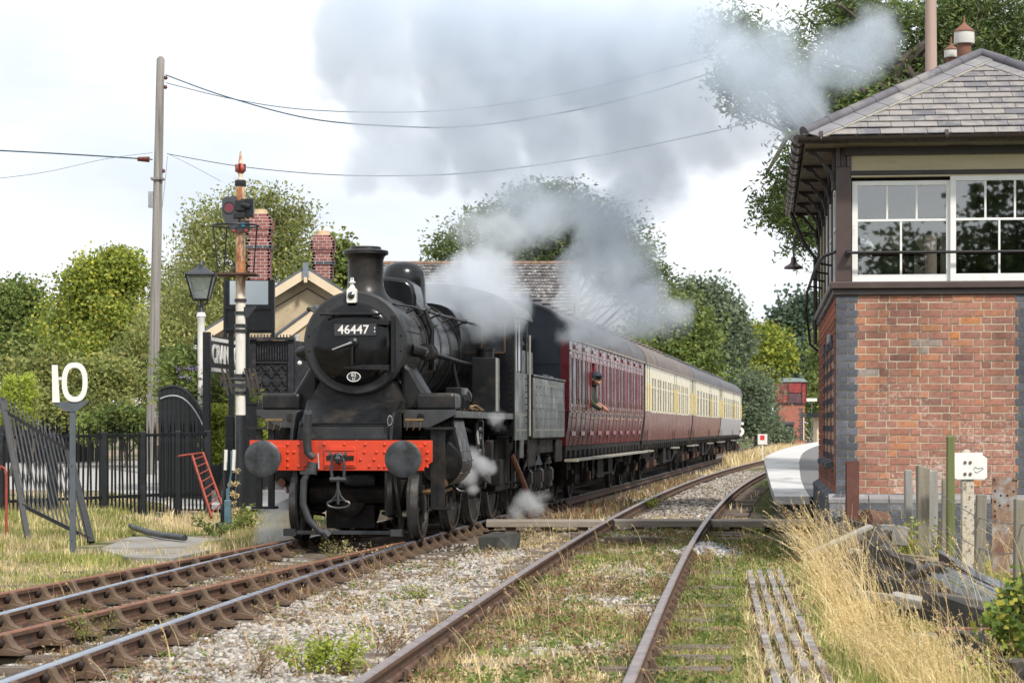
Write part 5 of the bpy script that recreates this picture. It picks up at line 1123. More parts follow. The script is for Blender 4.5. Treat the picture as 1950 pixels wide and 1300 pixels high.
# ------------------------------------------------------------------ left side: fences, gate, signs, signal, lamp, pole, station building
ironb = M('black_iron_paint', (.010, .0115, .014), .45, 0, .3, 6, .15, dirt=(.035, .036, .04), dirt_amt=.25)
woodg = M('silvered_pole_wood', (.25, .235, .215), .9, 0, .3, 3, .7, sc3=(5, 5, .16), dirt=(.10, .09, .08), dirt_amt=.45)
pinkw = M('pinkish_pole_wood', (.40, .29, .25), .9, 0, .12, 3, .4, sc3=(6, 6, .25))
rustr = M('rusty_red_paint', (.30, .055, .035), .7, .1, .3, 8, .3, dirt=(.15, .06, .04), dirt_amt=.3)
grey_p = M('grey_post_paint', (.085, .10, .115), .55, .1, .2, 5, .15)
# picket fence, in bays between square posts
FP = [(pxx(a, z), z) for a, z in ((-130, 36.0), (0, 37), (100, 37.8), (198, 38.6), (271, 39.3), (338, 40.0), (396, 40.6))]
fen = empty('picket_fence', (FP[0][0], FP[0][1], 0), label='black iron picket fence running along the yard behind the leaning gate', cat='fence'); fo = Vector((FP[0][0], FP[0][1], 0))
def fz(y): return .02 + .13 * float(sstep(30, 43, np.array(y)))
pk = MB(); pk.box((0, 0, .68), (.036, .014, 1.36)); pk.add([(-.012, -.006, 1.36), (.012, -.006, 1.36), (.012, .006, 1.36), (-.012, .006, 1.36), (-.018, 0, 1.40), (.018, 0, 1.40), (0, 0, 1.63)], [(0,1,5,4),(2,3,4,5),(4,5,6),(0,4,3),(1,2,5),(5,4,6)]); pk_me = pk.mesh('picket', ironb)
for i in range(len(FP) - 1):
    a, b = Vector((*FP[i], 0)), Vector((*FP[i + 1], 0)); L = (b - a).length; d = (b - a) / L; n = int(L / .084)
    for k in range(1, n): p = a + d * (L * k / n); link('picket', pk_me, fen, loc=(p.x - fo.x, p.y - fo.y, fz(p.y) + random.uniform(-.01, .01)), rot=(random.uniform(-.02, .02), random.uniform(-.02, .02), math.atan2(d.y, d.x)))
    for z in (1.33, .28): MB().slab([a - fo + Vector((0, -.02, z + fz(a.y))), b - fo + Vector((0, -.02, z + fz(b.y))), b - fo + Vector((0, -.02, z + .05 + fz(b.y))), a - fo + Vector((0, -.02, z + .05 + fz(a.y)))], .014).build('fence_rail', ironb, fen)
for (x, y) in FP: MB().b2((x - fo.x - .06, y - fo.y - .06, -.1), (x - fo.x + .06, y - fo.y + .06, 1.42 + fz(y))).build('fence_post', ironb, fen, bevel=.01)
# close boarded fences behind
def boards(name, label, pts, z0, top, wd=.14, th=.025, mat=ironb, cap=None, cat='fence'):
    o0 = Vector((pts[0][0], pts[0][1], 0)); f = empty(name, o0, label=label, cat=cat); tot = 0
    seg = [(Vector((*p, 0)), Vector((*q, 0))) for p, q in zip(pts[:-1], pts[1:])]; LT = sum((q - p).length for p, q in seg); s = 0; tops = []
    for p, q in seg:
        L = (q - p).length; d = (q - p) / L; n = max(1, int(L / wd))
        for k in range(n):
            c = p + d * (L * (k + .5) / n) - o0; tt = (s + L * (k + .5) / n) / LT; h = top(tt)
            MB().box((0, 0, (h - z0) / 2), (L / n - .008, th, h - z0)).build('board', mat, f, loc=(c.x, c.y + random.uniform(-.006, .006), z0), rot=(0, 0, math.atan2(d.y, d.x))); tops.append(Vector((c.x, c.y, h)))
        s += L
    MB().tube([t_ + Vector((0, 0, .02)) for t_ in tops], .035, 6).build('capping', mat, f, 40)
    if cap: MB().tube([t_ + Vector((0, -.04, -.16)) for t_ in tops], .016, 5).build('white_trim', cap, f, 40)
    return f
boards('board_fence', 'low black board fence curving down behind the picket fence', [(-18, 60), (pxx(10, 60), 60), (pxx(190, 60.6), 60.6)], .6, lambda t_: pz(772, 60) if t_ < .55 else pz(772 + 34 * ((t_ - .55) / .45) ** 2, 60))
boards('arched_gate', 'tall black boarded screen with a quarter round top beside the white lamp post', [(pxx(302, 45), 45), (pxx(396, 44.5), 44.5)], .1, lambda t_: pz(738 + 76 * max(0, (t_ - .3) / .7) ** 2.2, 45) if t_ > .3 else pz(738 + 8 * ((.3 - t_) / .3) ** 2, 45), .1, cap=M('pale_trim', (.42, .44, .47), .6), cat='fence')
# small pad-locked gate board with a blue notice on the far fence
nb_ = tag(MB().b2((-.06, 0, 0), (.06, .02, .3)).build('notice', M('blue_notice', (.06, .16, .26), .5), None, loc=(pxx(96, 59.5), 59.5, pz(806, 59.5))), 'small blue notice hung on the far black board fence', 'notice')
for z in (.06, .12, .18): MB().b2((-.035, -.004, z), (.035, 0, z + .018)).build('notice_line', wht, nb_)
# leaning gate leaf
TLc, BLc, BRc, TRc = px(3, 756, 31.8), px(56, 1040, 30.6), px(174, 1032, 31.0), px(131, 857, 31.9)
gt = empty('leaning_gate', BLc, label='detached black iron gate leaf leaning askew in front of the picket fence', cat='gate'); g0 = BLc
def lp(a, b, t_): return a.lerp(b, t_) - g0
def bar(a, b, w_, d_, name, par, mat=ironb, pt=0):
    v = b - a; L = v.length; mb = MB(); mb.box((0, 0, L / 2), (w_, d_, L))
    if pt: mb.add([(-w_ / 2, -d_ / 2, L), (w_ / 2, -d_ / 2, L), (w_ / 2, d_ / 2, L), (-w_ / 2, d_ / 2, L), (0, 0, L + pt)], [(0,1,4),(1,2,4),(2,3,4),(3,0,4)])
    o = mb.build(name, mat, par); o.location = a; o.rotation_euler = v.to_track_quat('Z', 'Y').to_euler(); return o
bar(lp(BLc, TLc, 0), lp(BLc, TLc, .97), .07, .05, 'gate_stile', gt, pt=.1); bar(lp(BRc, TRc, 0), lp(BRc, TRc, 1.0), .09, .05, 'gate_stile', gt)
bar(lp(BLc, TLc, .905), lp(BRc, TRc, .99), .05, .05, 'gate_rail', gt); bar(lp(BLc, TLc, .27), lp(BRc, TRc, .03), .05, .05, 'gate_rail', gt)
for i in range(1, 15):
    f_ = i / 15; lo = lp(BLc, TLc, .27).lerp(lp(BRc, TRc, .03), f_); hi = lp(BLc, TLc, .905).lerp(lp(BRc, TRc, .99), f_)
    bar(lo, hi + (hi - lo) * (.16 - .06 * f_), .017, .014, 'gate_picket', gt, M('worn_gate_picket', (.022, .024, .028), .4, .1, .3, 8, .1, dirt=(.08, .08, .09), dirt_amt=.25), pt=.07)
tag(MB().box((0, 0, 0), (.34, .09, .03), (0, R(-14), R(25))).build('rusty_plank', M('rusty_strip', (.12, .055, .035), .8, .2, .3, 8, .3), None, loc=px(62, 1041, 30.2)), 'rusty metal strip lying in dry grass at the foot of the gate', 'scrap')
rr_ = tag(MB().tube([(0, 0, 0), (.0, 0, .95), (-.02, .0, 1.05), (-.07, 0, 1.08), (-.1, 0, 1.02)], .02, 8).build('rusty_rod', rustr, None, 40, loc=(pxx(12, 31), 31, .0)), 'rusty hooked rod standing behind the leaning gate', 'rod')
hs = [px(x, y, Z) for x, y, Z in ((249, 1013, 34.2), (262, 1022, 33.2), (285, 1030, 32.0), (312, 1036, 31.2), (335, 1041, 30.8), (352, 1044, 30.5))]; ho = Vector((hs[0].x, hs[0].y, 0))
tag(MB().tube([Vector((p.x, p.y, .125)) - ho for p in hs], .042, 10).build('plastic_pipe', M('dark_plastic_pipe', (.03, .033, .037), .45, 0, .15, 6, .05), None, 40, loc=ho), 'length of black plastic pipe lying across the grey concrete patch', 'pipe')
# speed sign 10
sg = empty('speed_sign', (pxx(138, 27.9), 27.9, 0), label='white cut-out number 10 speed sign on a grey post', cat='speed sign'); q = F / 27.9
X = lambda x: (x - 138) / q; Z_ = lambda y: pz(y, 27.9)
MB().b2((-.033, -.02, -.3), (.04, .02, Z_(781))).build('post', grey_p, sg, bevel=.004)
MB().prism([(X(97), Z_(765)), (X(172), Z_(763)), (X(146), Z_(783)), (X(127), Z_(783))], 'y', -.03, -.005).build('bracket_plate', grey_p, sg)
MB().prism([(X(101), Z_(766)), (X(115), Z_(766)), (X(111), Z_(695)), (X(100), Z_(695))], 'y', -.045, -.031).build('digit', wht, sg); MB().b2((X(113), -.036, Z_(723)), (X(122), -.031, Z_(718))).build('digit_tie', wht, sg)
ring = []
for s_ in (1, .62):
    ring.append([(X(143.5) + (24.5 if s_ == 1 else 15) / q * math.copysign(abs(math.cos(a)) ** .8, math.cos(a)), Z_(727.5) + (37.5 if s_ == 1 else 27.5) / q * math.copysign(abs(math.sin(a)) ** .85, math.sin(a))) for a in np.linspace(0, 2 * math.pi, 40, endpoint=False)])
n = 40; vs = [(a, y, b) for y in (-.045, -.031) for rg_ in ring for a, b in rg_]; fs = []
for k in range(n):
    k2 = (k + 1) % n; fs += [(k, k2, n + k2, n + k), (2 * n + k, 3 * n + k, 3 * n + k2, 2 * n + k2), (k, 2 * n + k, 2 * n + k2, k2), (n + k, n + k2, 3 * n + k2, 3 * n + k)]
MB().add(vs, fs).build('digit', wht, sg)
for z in (-.02, .35, .9, 1.6): MB().lathe([(.012, -.032), (.012, -.02)], (0, 0, z + .25), 'y', 8).build('bolt', grey_p, sg)
# telegraph pole and wires
PZ = 54.0; pb_ = Vector((pxx(285, PZ), PZ, 0)); ptop = px(306, 113, PZ)
tp = empty('telegraph_pole', pb_, label='tall leaning weathered grey telegraph pole behind the picket fence', cat='telegraph pole'); MB().tube([(0, 0, -.5), (ptop - pb_) * .5 + Vector((.02, 0, 0)), ptop - pb_, ptop - pb_ + Vector((0, 0, .06))], [.152, .12, .095, .05], 14).build('pole', woodg, tp, 40)
def onp(y): t_ = (815 - y) / 702; return pb_.lerp(ptop, t_)
MB().b2((-.2, -.07, 0), (-.08, .07, .38)).build('junction_box', M('grey_box', (.28, .29, .30), .6), tp, loc=onp(352) - pb_)
for y in (143, 158, 293): MB().sphere(onp(y) - pb_ + Vector((.13, 0, 0)), .05, 8, 6).build('insulator', M('red_brown_insulator', (.10, .02, .015), .3), tp)
MB().box(onp(306) - pb_ , (.3, .3, .05)).build('pole_band', woodg, tp); MB().b2((.14, -.05, 0), (.3, .05, .55)).build('pole_board', M('brown_board', (.2, .14, .1), .8), tp, loc=onp(735) - pb_)
wire_m = M('blue_grey_wire', (.035, .07, .10), .5, .3, .1, 5, 0)
def wire(label, pts, r=.012, group=None, name='overhead_wire'):
    P3 = [px(*p) for p in pts]; o0 = P3[0]; out_ = []
    for i in range(len(P3) - 1):
        p0, p1, p2, p3 = P3[max(i - 1, 0)], P3[i], P3[i + 1], P3[min(i + 2, len(P3) - 1)]
        for t_ in np.linspace(0, 1, 9)[(1 if i else 0):]:
            out_.append(.5 * ((2 * p1) + (p2 - p0) * t_ + (2 * p0 - 5 * p1 + 4 * p2 - p3) * t_ ** 2 + (3 * p1 - p0 - 3 * p2 + p3) * t_ ** 3) - o0)
    return tag(MB().tube(out_, r, 5).build(name, wire_m, None, loc=o0), label, 'wire', group)
GW = 'wires strung from the telegraph pole'
wire('upper thick wire drooping from the pole top across the steam', [(316, 143, 54), (430, 184, 52), (590, 226, 50), (760, 241, 48), (900, 240, 46.5), (1080, 213, 45), (1250, 172, 44), (1420, 116, 43)], .014, GW)
wire('upper thin wire from the pole top staying above the thick one', [(316, 158, 54), (430, 186, 52), (560, 207, 50), (720, 214, 48), (880, 208, 46.5), (1080, 178, 45), (1290, 126, 44), (1420, 88, 43)], .009, GW)
wire('lower wire from the middle of the pole passing over the chimney', [(318, 293, 54), (450, 316, 52), (600, 331, 50), (740, 335, 48), (900, 329, 46.5), (1100, 303, 45), (1260, 272, 44), (1440, 232, 43)], .009, GW)
wire('dark wire running left from the pole to the picture edge', [(-60, 284, 47), (80, 291, 50), (200, 298, 52), (290, 304, 54)], .016, GW)
wire('faint wire dropping left from the pole below the dark one', [(-60, 346, 44), (80, 329, 48), (200, 303, 52), (290, 291, 54)], .005, GW)
wire('thin drop wire hanging straight down beside the pole', [(319, 298, 54), (314, 350, 54), (306, 430, 54), (302, 560, 54)], .005, GW)
wire('faint stay wire slanting down right from the pole to the trees', [(322, 294, 54), (370, 318, 58), (420, 345, 62)], .005, GW)
wc = tag(MB().tube([(0, 0, 0), (.28, 0, -.01)], [.05, .07], 8).build('wire_connector', M('red_brown_insulator', (0, 0, 0)), None, loc=px(262, 303, 53.3)), 'red brown connector on the dark wire left of the pole', 'connector')
fp_ = empty('telegraph_pole', (pxx(1776, 36), 36, 0), label='pinkish wooden pole rising behind the signal box roof', cat='telegraph pole'); MB().tube([(0, 0, -.3), (-.03, 0, pz(-60, 36))], [.13, .085], 14).build('pole', pinkw, fp_, 40)
# lamp post with a lantern
LZ = 46.0; lpz = lambda y: pz(y, LZ); lq = F / LZ
ln = empty('platform_lamp', (pxx(383, LZ), LZ, .1), label='white lamp post with a black four sided glass lantern', cat='lamp post'); lb = ln.location.z
prof = [(.10, 0), (.075, .3), (.072, lpz(640) - lb), (.075, lpz(606) - lb), (.10, lpz(602) - lb), (.085, lpz(598) - lb), (.075, lpz(594) - lb)]
MB().lathe(prof, (0, 0, 0), 'z', 18).build('post', wht, ln, 40)
MB().lathe([(.085, lpz(594) - lb), (.06, lpz(590) - lb), (.05, lpz(585) - lb), (.03, lpz(580) - lb), (.03, lpz(572) - lb)], (0, 0, 0), 'z', 12).build('post_cap', ironb, ln, 40)
zb_, zt2 = lpz(570) - lb, lpz(524) - lb; b_, t_ = 14 / lq, 26 / lq
mb = MB()
for sx in (-1, 1):
    for sy in (-1, 1): mb.tube([(sx * b_, sy * b_, zb_), (sx * t_, sy * t_, zt2)], .02, 6)
    mb.tube([(sx * .02, 0, lpz(583) - lb), (sx * .12, 0, lpz(577) - lb), (sx * b_, 0, zb_)], .016, 6); mb.tube([(-b_, sx * b_, zb_), (b_, sx * b_, zb_)], .02, 6); mb.tube([(sx * b_, -b_, zb_), (sx * b_, b_, zb_)], .02, 6); mb.tube([(-t_, sx * t_, zt2), (t_, sx * t_, zt2)], .022, 6); mb.tube([(sx * t_, -t_, zt2), (sx * t_, t_, zt2)], .022, 6)
lf = mb.build('lantern_frame', ironb, ln, 40)
tg = NT('lantern_glass'); tr = tg.n('ShaderNodeBsdfTransparent'); tr.inputs[0].default_value = (.9, .93, .95, 1); df = tg.n('ShaderNodeBsdfTranslucent'); df.inputs[0].default_value = (.75, .8, .82, 1); g2 = tg.n('ShaderNodeBsdfGlossy', i_Roughness=.08); m1 = tg.n('ShaderNodeMixShader'); m1.inputs[0].default_value = .35; m2_ = tg.n('ShaderNodeMixShader'); m2_.inputs[0].default_value = .12; tg.l(tr.outputs[0], m1.inputs[1]); tg.l(df.outputs[0], m1.inputs[2]); tg.l(m1.outputs[0], m2_.inputs[1]); tg.l(g2.outputs[0], m2_.inputs[2]); tg.l(m2_.outputs[0], tg.out.inputs[0])
for (c_, s_) in ((0, -1), (0, 1), (1, 0), (-1, 0)):
    P4 = []
    for r_, z in ((b_ * .98, zb_), (t_ * .98, zt2)):
        for e in (-1, 1): P4.append((c_ * r_ + (e * r_ if c_ == 0 else 0), s_ * r_ + (e * r_ if s_ == 0 else 0), z))
    MB().add([P4[0], P4[1], P4[3], P4[2]], [(0, 1, 2, 3)]).build('pane', tg.m, lf)
mb = MB(); tt_ = t_ + .03; ap = lpz(506) - lb; mb.add([(-tt_, -tt_, zt2), (tt_, -tt_, zt2), (tt_, tt_, zt2), (-tt_, tt_, zt2), (-.05, -.05, ap), (.05, -.05, ap), (.05, .05, ap), (-.05, .05, ap)], [(0,1,5,4),(1,2,6,5),(2,3,7,6),(3,0,4,7),(4,5,6,7),(0,3,2,1)]); mb.lathe([(.055, ap), (.05, ap + .05), (.02, ap + .09), (.012, ap + .14)], (0, 0, 0), 'z', 12)
for sx in (-1, 1): mb.tube([(sx * tt_, -tt_, zt2), (sx * (tt_ + .02), -tt_ - .02, zt2 + .06)], .018, 6)
mb.build('lantern_roof', M('lantern_roof', (.03, .035, .042), .4, 0, .2, 6), ln, 40)
# station nameboard CRANMORE, seen very obliquely
nbz = 44.0; A = px(394, 660, nbz); Bn = px(466, 660, 47.3); A.z = Bn.z = 0
nbd = empty('station_nameboard', A, math.atan2(Bn.y - A.y, Bn.x - A.x), label='black station nameboard with white raised letters reading CRANMORE between black posts', cat='station sign')
NL = (Bn - A).length
for x in (0, NL): MB().b2((x - .07, -.07, .1), (x + .07, .07, pz(632, nbz))).build('post', ironb, nbd, bevel=.01)
n0, n1_ = pz(703, nbz), pz(645, nbz); MB().b2((.08, -.03, n0), (NL - .08, .03, n1_)).build('board', M('sign_black', (.014, .015, .017), .4), nbd)
for z in (n0 - .03, n1_ - .03): MB().b2((.075, -.05, z), (NL - .075, .05, z + .07)).build('border', wht, nbd)
me = text_mesh('letters', 'CRANMORE', .50, wht, .012, 1.0, bold=.012); w_ = max(v.co.x for v in me.vertices) - min(v.co.x for v in me.vertices)
for v in me.vertices: v.co.x *= (NL - .5) / w_
link('letters', me, nbd, loc=(NL / 2, -.045, (n0 + n1_) / 2), rot=(R(90), 0, 0))
# signal post
SZ = 41.0; sq = F / SZ; szz = lambda y: pz(y, SZ) - .1
sig = empty('signal_post', (pxx(458, SZ), SZ, .1), label='rusty white and black railway signal post with a red ball finial', cat='signal')
tR = NT('rusted_white_post'); nz = tR.noise(3, 8, .65, sc3=(1, 1, .35)); sxyz = tR.n('ShaderNodeSeparateXYZ'); tR.l(tR.tc.outputs['Object'], sxyz.inputs[0])
hgt_ = tR.math('MULTIPLY', tR.math('SUBTRACT', sxyz.outputs[2], szz(600)), 1.5, True); rmask = tR.math('MULTIPLY', tR.ramp(tR.math('ADD', nz, tR.math('MULTIPLY', hgt_, .06)), [(.52, 0.), (.60, 1.)]), tR.math('ADD', .25, tR.math('MULTIPLY', hgt_, .7)))
cW = tR.mix(hgt_, (.70, .68, .62), (.74, .60, .42)); rstc = tR.ramp(tR.noise(9, 6, .7), [(.3, (.10, .03, .018)), (.6, (.42, .14, .04)), (.8, (.55, .25, .1))]); postm = tR.bsdf(tR.mix(rmask, cW, rstc), .7, 0, nz, .3, .008)
r_ = 9.5 / sq
MB().lathe([(r_, szz(790)), (r_ * .98, szz(420)), (r_ * .95, szz(350))], (0, 0, 0), 'z', 20).build('post', postm, sig, 40)
MB().lathe([(r_ * 1.12, -.3), (r_ * 1.12, szz(797)), (r_ * 1.06, szz(790.5)), (r_ * .9, szz(790.5))], (0, 0, 0), 'z', 20).build('post_base', M('post_base_black', (.022, .024, .028), .35, 0, .25, 4, .1), sig, 40)
bnd = M('bracket_black', (.03, .032, .036), .5, .2, .3, 7, .2, dirt=(.10, .05, .03), dirt_amt=.25)
for y in (572, 596, 620, 630, 715, 748, 434): MB().lathe([(r_ * 1.0, szz(y + 3)), (r_ * 1.22, szz(y + 3)), (r_ * 1.22, szz(y - 3)), (r_ * 1.0, szz(y - 3))], (0, 0, 0), 'z', 20).build('band', bnd, sig, 40)
MB().lathe([(r_ * 1.1, szz(355)), (r_ * 1.15, szz(354)), (r_ * 1.12, szz(344)), (r_ * .9, szz(343))], (0, 0, 0), 'z', 20).build('post_cap', bnd, sig, 40)
MB().lathe([(.05, szz(344)), (.035, szz(338)), (.045, szz(330)), (.035, szz(312)), (.035, szz(308)), (.012, szz(289)), (0, szz(287))], (0, 0, 0), 'z', 14).build('finial_spike', postm, sig, 40)
fb_ = MB(); fb_.sphere((0, 0, szz(321)), 10.5 / sq, 20, 12); fb = fb_.build('finial_ball', M('finial_red', (.42, .07, .05), .5, 0, .3, 6, .1), sig, 60)
for a in (-1.6, -.4, 1.5, 2.8): MB().box((.088 * math.cos(a), .088 * math.sin(a), szz(320)), (.035, .035, .13)).build('ball_slot', M('slot_dark', (.02, .015, .012), .8), fb)
# spectacle plate, lamp, back light box
MB().prism([(-33 / sq, szz(382)), (-26 / sq, szz(376)), (-6 / sq, szz(375)), (-2 / sq, szz(425)), (-12 / sq, szz(444)), (-22 / sq, szz(432)), (-30 / sq, szz(422)), (-33 / sq, szz(408))], 'y', -.16, -.12).build('spectacle_plate', M('worn_spectacle', (.065, .068, .075), .5, .3, .3, 8, .2), sig)
MB().lathe([(0, -.175), (9.5 / sq, -.175), (9.5 / sq, -.161)], (-19.5 / sq, 0, szz(397)), 'y', 22, cap=False).build('red_lens', M('red_lens', (.16, .008, .018), .15, 0, .2, 4, 0, .8), sig)
MB().lathe([(8.5 / sq, -.175), (11 / sq, -.18), (11 / sq, -.161)], (-19.5 / sq, 0, szz(397)), 'y', 22, cap=False).build('lens_rim', bnd, sig)
mb = MB(); mb.box((.02, -.13, szz(393)), (18 / sq, .12, 20 / sq)); mb.box((14 / sq, -.05, szz(397)), (24 / sq, .2, 34 / sq)); mb.tube([(.05, -.18, szz(391)), (20 / sq, -.22, szz(396))], .05, 8); mb.box((.0, -.14, szz(412)), (22 / sq, .08, 10 / sq)); mb.build('lamp_case', ironb, sig, bevel=.01)
mb = MB(); mb.prism([(-12 / sq, szz(425)), (18 / sq, szz(420)), (20 / sq, szz(440)), (-6 / sq, szz(446))], 'y', -.13, -.09); mb.build('signal_arm_boss', bnd, sig)
for sx in (-1, 1): MB().b2((sx * 7 / sq - .03, -.15, szz(433)), (sx * 7 / sq + .03, -.131, szz(425))).build('blue_lens', M('blue_lens', (.02, .25, .40), .2), sig)
for sx in (-1, 1): MB().sphere((sx * 12 / sq, -.13, szz(441)), .04, 8, 6).build('rusty_bolt', rustr, sig)
hoop = [(-10 / sq + 44 / sq * math.cos(a), .0 + .42 * math.sin(a), szz(430)) for a in np.linspace(0, 2 * math.pi, 33)]
MB().tube(hoop, .018, 6).build('safety_hoop', ironb, sig, 40)
for (a, b, y0) in ((-52, -42, .0), (31, 24, .05), (-30, -36, .3)): MB().tube([(a / sq, y0, szz(431)), (b / sq, y0, szz(522))], .014, 6).build('hoop_stay', ironb, sig, 40)
MB().box((-6 / sq, 0, szz(523)), (76 / sq, .7, .03)).build('ladder_platform', M('rusty_platform', (.09, .05, .035), .8, .1, .3, 8, .2), sig)
for (a, b) in (((-8, 582), (-26, 560)),): pass
mb = MB(); mb.prism([(5 / sq, szz(585)), (30 / sq, szz(582)), (30 / sq, szz(586)), (14 / sq, szz(606)), (5 / sq, szz(598))], 'y', -.06, -.02); mb.build('bracket', bnd, sig)
# pulley bracket with levers
mb = MB(); mb.box((4 / sq, -.12, szz(734)), (76 / sq, .07, 7 / sq)); mb.box((-34 / sq, -.12, szz(726)), (5 / sq, .07, 20 / sq)); mb.box((38 / sq, -.12, szz(726)), (5 / sq, .07, 20 / sq)); mb.tube([(-34 / sq, -.12, szz(722)), (42 / sq, -.12, szz(722))], .025, 8); mb.build('pulley_frame', bnd, sig)
for x in (-28, -19, 16, 24, 33): MB().prism([((x - 8) / sq, szz(701)), ((x - 4) / sq, szz(702)), ((x + 4) / sq, szz(728)), ((x + 7) / sq, szz(750)), ((x + 3) / sq, szz(748)), ((x - 2) / sq, szz(728))], 'y', -.16, -.1).build('pulley_lever', M('rusty_lever', (.05, .04, .034), .7, .2, .3, 9, .2), sig)
# black framed board behind the post with a pale upper panel, on its own legs
bdz = 43.0; bq = F / bdz; Bx = lambda x: pxx(x, bdz) - pxx(474, bdz); Bz = lambda y: pz(y, bdz)
bd = empty('screen_board', (pxx(474, bdz), bdz, 0), label='black framed board with a pale glazed upper panel behind the signal post', cat='board')
MB().b2((Bx(429), -.02, Bz(634)), (Bx(520), .08, Bz(533))).build('backing', ironb, bd); MB().b2((Bx(438), -.035, Bz(580)), (Bx(511), -.021, Bz(535))).build('pale_panel', M('pale_panel', (.55, .62, .66), .25, 0, .05, 2, 0), bd)
for x in (429, 520): MB().b2((Bx(x) - .03, -.06, Bz(642)), (Bx(x) + .03, .1, Bz(532))).build('frame_post', ironb, bd, bevel=.006)
for y in (586, 626): MB().b2((Bx(430), -.07, Bz(y + 3)), (Bx(519), -.022, Bz(y - 3))).build('frame_rail', ironb, bd)
for x in (440, 470): MB().b2((Bx(x) - .05, .0, .1), (Bx(x) + .05, .06, Bz(634))).build('leg', ironb, bd)
# relay box and posts between the sign and the engine
tb_ = empty('equipment_cabinet', (pxx(438, 41.5), 41.5, .1), label='narrow black equipment cabinet standing left of the signal post base', cat='cabinet'); MB().b2((-.08, -.08, 0), (.08, .08, pz(792, 41.5) - .1)).build('cabinet_body', ironb, tb_, bevel=.01); MB().b2((.1, -.05, 0), (.13, .05, pz(800, 41.5) - .1)).build('cabinet_pipe', ironb, tb_)
tb2 = empty('equipment_cabinet', (pxx(474, 42.5), 42.5, .1), label='wide black cabinet partly hidden behind the signal post base', cat='cabinet'); MB().b2((-.12, -.1, 0), (.16, .1, pz(770, 42.5) - .1)).build('cabinet_body', ironb, tb2, bevel=.01); MB().b2((-.14, -.12, pz(770, 42.5) - .1), (.18, .12, pz(766, 42.5) - .1)).build('cabinet_lid', ironb, tb2)
# ground frame levers
for i, (x, m_, lab, yb2) in enumerate(((424, bnd, 'dark hand lever with a white top beside the signal post', 1018), (434, M('lever_blue', (.085, .16, .20), .5, .1, .25, 7, .2, dirt=(.2, .22, .22), dirt_amt=.3), 'blue painted hand lever with a white top beside the signal post', 1022))):
    z_ = 34.0; lv = empty('point_lever', (pxx(x, z_), z_ + (.0 if i else .15), .05), label=lab, cat='lever', group='ground frame levers'); h = lambda y: pz(y, z_) - .05
    MB().tube([(0, 0, h(940)), (.05 * i, 0, h(900)), (.06 * i + .0, 0, h(858))], [.018, .014, .02], 8).build('lever_shaft', m_, lv, 40)
    MB().tube([(.06 * i + .02, 0, h(895)), (.065 * i + .03, 0, h(856))], .028, 8).build('handle', wht, lv, 40)
    MB().box((0, 0, h(978)), (.1, .1, .42 if i else .3)).build('quadrant', m_, lv, bevel=.01); MB().box((0, 0, .06), (.22, .3, .14)).build('lever_base', bnd, lv, bevel=.01); MB().tube([(0, 0, .1), (0, 0, h(930))], .03, 8).build('lever_stem', m_, lv, 40)
# small rusty red steps leaning by the fence
st = empty('rusty_ladder', px(404, 985, 37.5), label='small rusty red iron step ladder leaning beside the fence end', cat='ladder'); o0 = st.location
a0, a1 = px(366, 868, 38.2) - o0, px(403, 985, 37.3) - o0; b0_, b1_ = px(386, 862, 38.8) - o0, px(424, 965, 37.9) - o0
bar(a1, a0, .03, .05, 'ladder_rail', st, rustr); bar(b1_, b0_, .03, .05, 'ladder_rail', st, rustr)
for i in range(8): f_ = .06 + i * .125; p, q_ = a0.lerp(a1, f_), b0_.lerp(b1_, f_); MB().tube([p, q_], .012, 6).build('rung', rustr, st, 40)
MB().tube([px(340, 868, 38.0) - o0, px(386, 862, 38.8) - o0], .02, 6).build('top_bar', rustr, st, 40)
# cast iron pavilion behind the signal
cz = 47.0; C1 = lambda x, z=cz: pxx(x, z); iron_d = M('cast_iron_panel', (.022, .023, .027), .55, .2, .35, 12, .5, dirt=(.06, .06, .065), dirt_amt=.35)
pv = empty('iron_pavilion', (C1(530), cz, 0), label='black cast iron platform pavilion with pierced upper panels behind the signal', cat='pavilion'); PX_ = lambda x: C1(x) - C1(530)
MB().b2((PX_(368), .6, .1), (PX_(549), .65, pz(646, cz))).build('iron_wall', iron_d, pv)
for x in (368, 420, 476, 549): MB().b2((PX_(x) - .06, .52, .1), (PX_(x) + .06, .72, pz(642, cz))).build('iron_post', iron_d, pv)
for i, (a, b) in enumerate(((480, 545),)):
    MB().b2((PX_(a), .56, pz(690, cz)), (PX_(b), .6, pz(687, cz))).build('moulding', iron_d, pv)
    for k in range(14): x = a + (b - a) * k / 13; MB().b2((PX_(x) - .012, .55, pz(684, cz)), (PX_(x) + .012, .59, pz(655, cz))).build('upper_bar', iron_d, pv)
    for k in range(3):
        for j in range(2):
            xx = a + 12 + k * 20; yy_ = 705 + j * 30; mb = MB(); mb.tube([(PX_(xx) + .1 * math.cos(t2_) * (1 + .3 * math.cos(4 * t2_)), .57, pz(yy_, cz) + .1 * math.sin(t2_) * (1 + .3 * math.cos(4 * t2_))) for t2_ in np.linspace(0, 6.28, 20)], .012, 5); mb.build('scroll_ornament', iron_d, pv)
mb = MB(); mb.slab([(PX_(552), .6, .1), (PX_(610), 2.8, .1), (PX_(610), 2.8, pz(650, cz)), (PX_(552), .6, pz(646, cz))], .05); mb.build('side_wall', iron_d, pv)
MB().b2((PX_(364), .45, pz(645, cz)), (PX_(556), .8, pz(640, cz))).build('cornice', iron_d, pv)
for k in range(30): x = 368 + k * 6.2; MB().b2((PX_(x) - .012, .5, pz(640, cz)), (PX_(x) + .012, .53, pz(635, cz))).build('cresting_spike', iron_d, pv)
for x in (555, 584): MB().tube([(PX_(x), 1.2, pz(650, cz)), (PX_(x), 1.2, pz(632, cz))], .05, 10).build('vent_pipe', M('pale_pipe', (.45, .44, .42), .6), pv, 40)
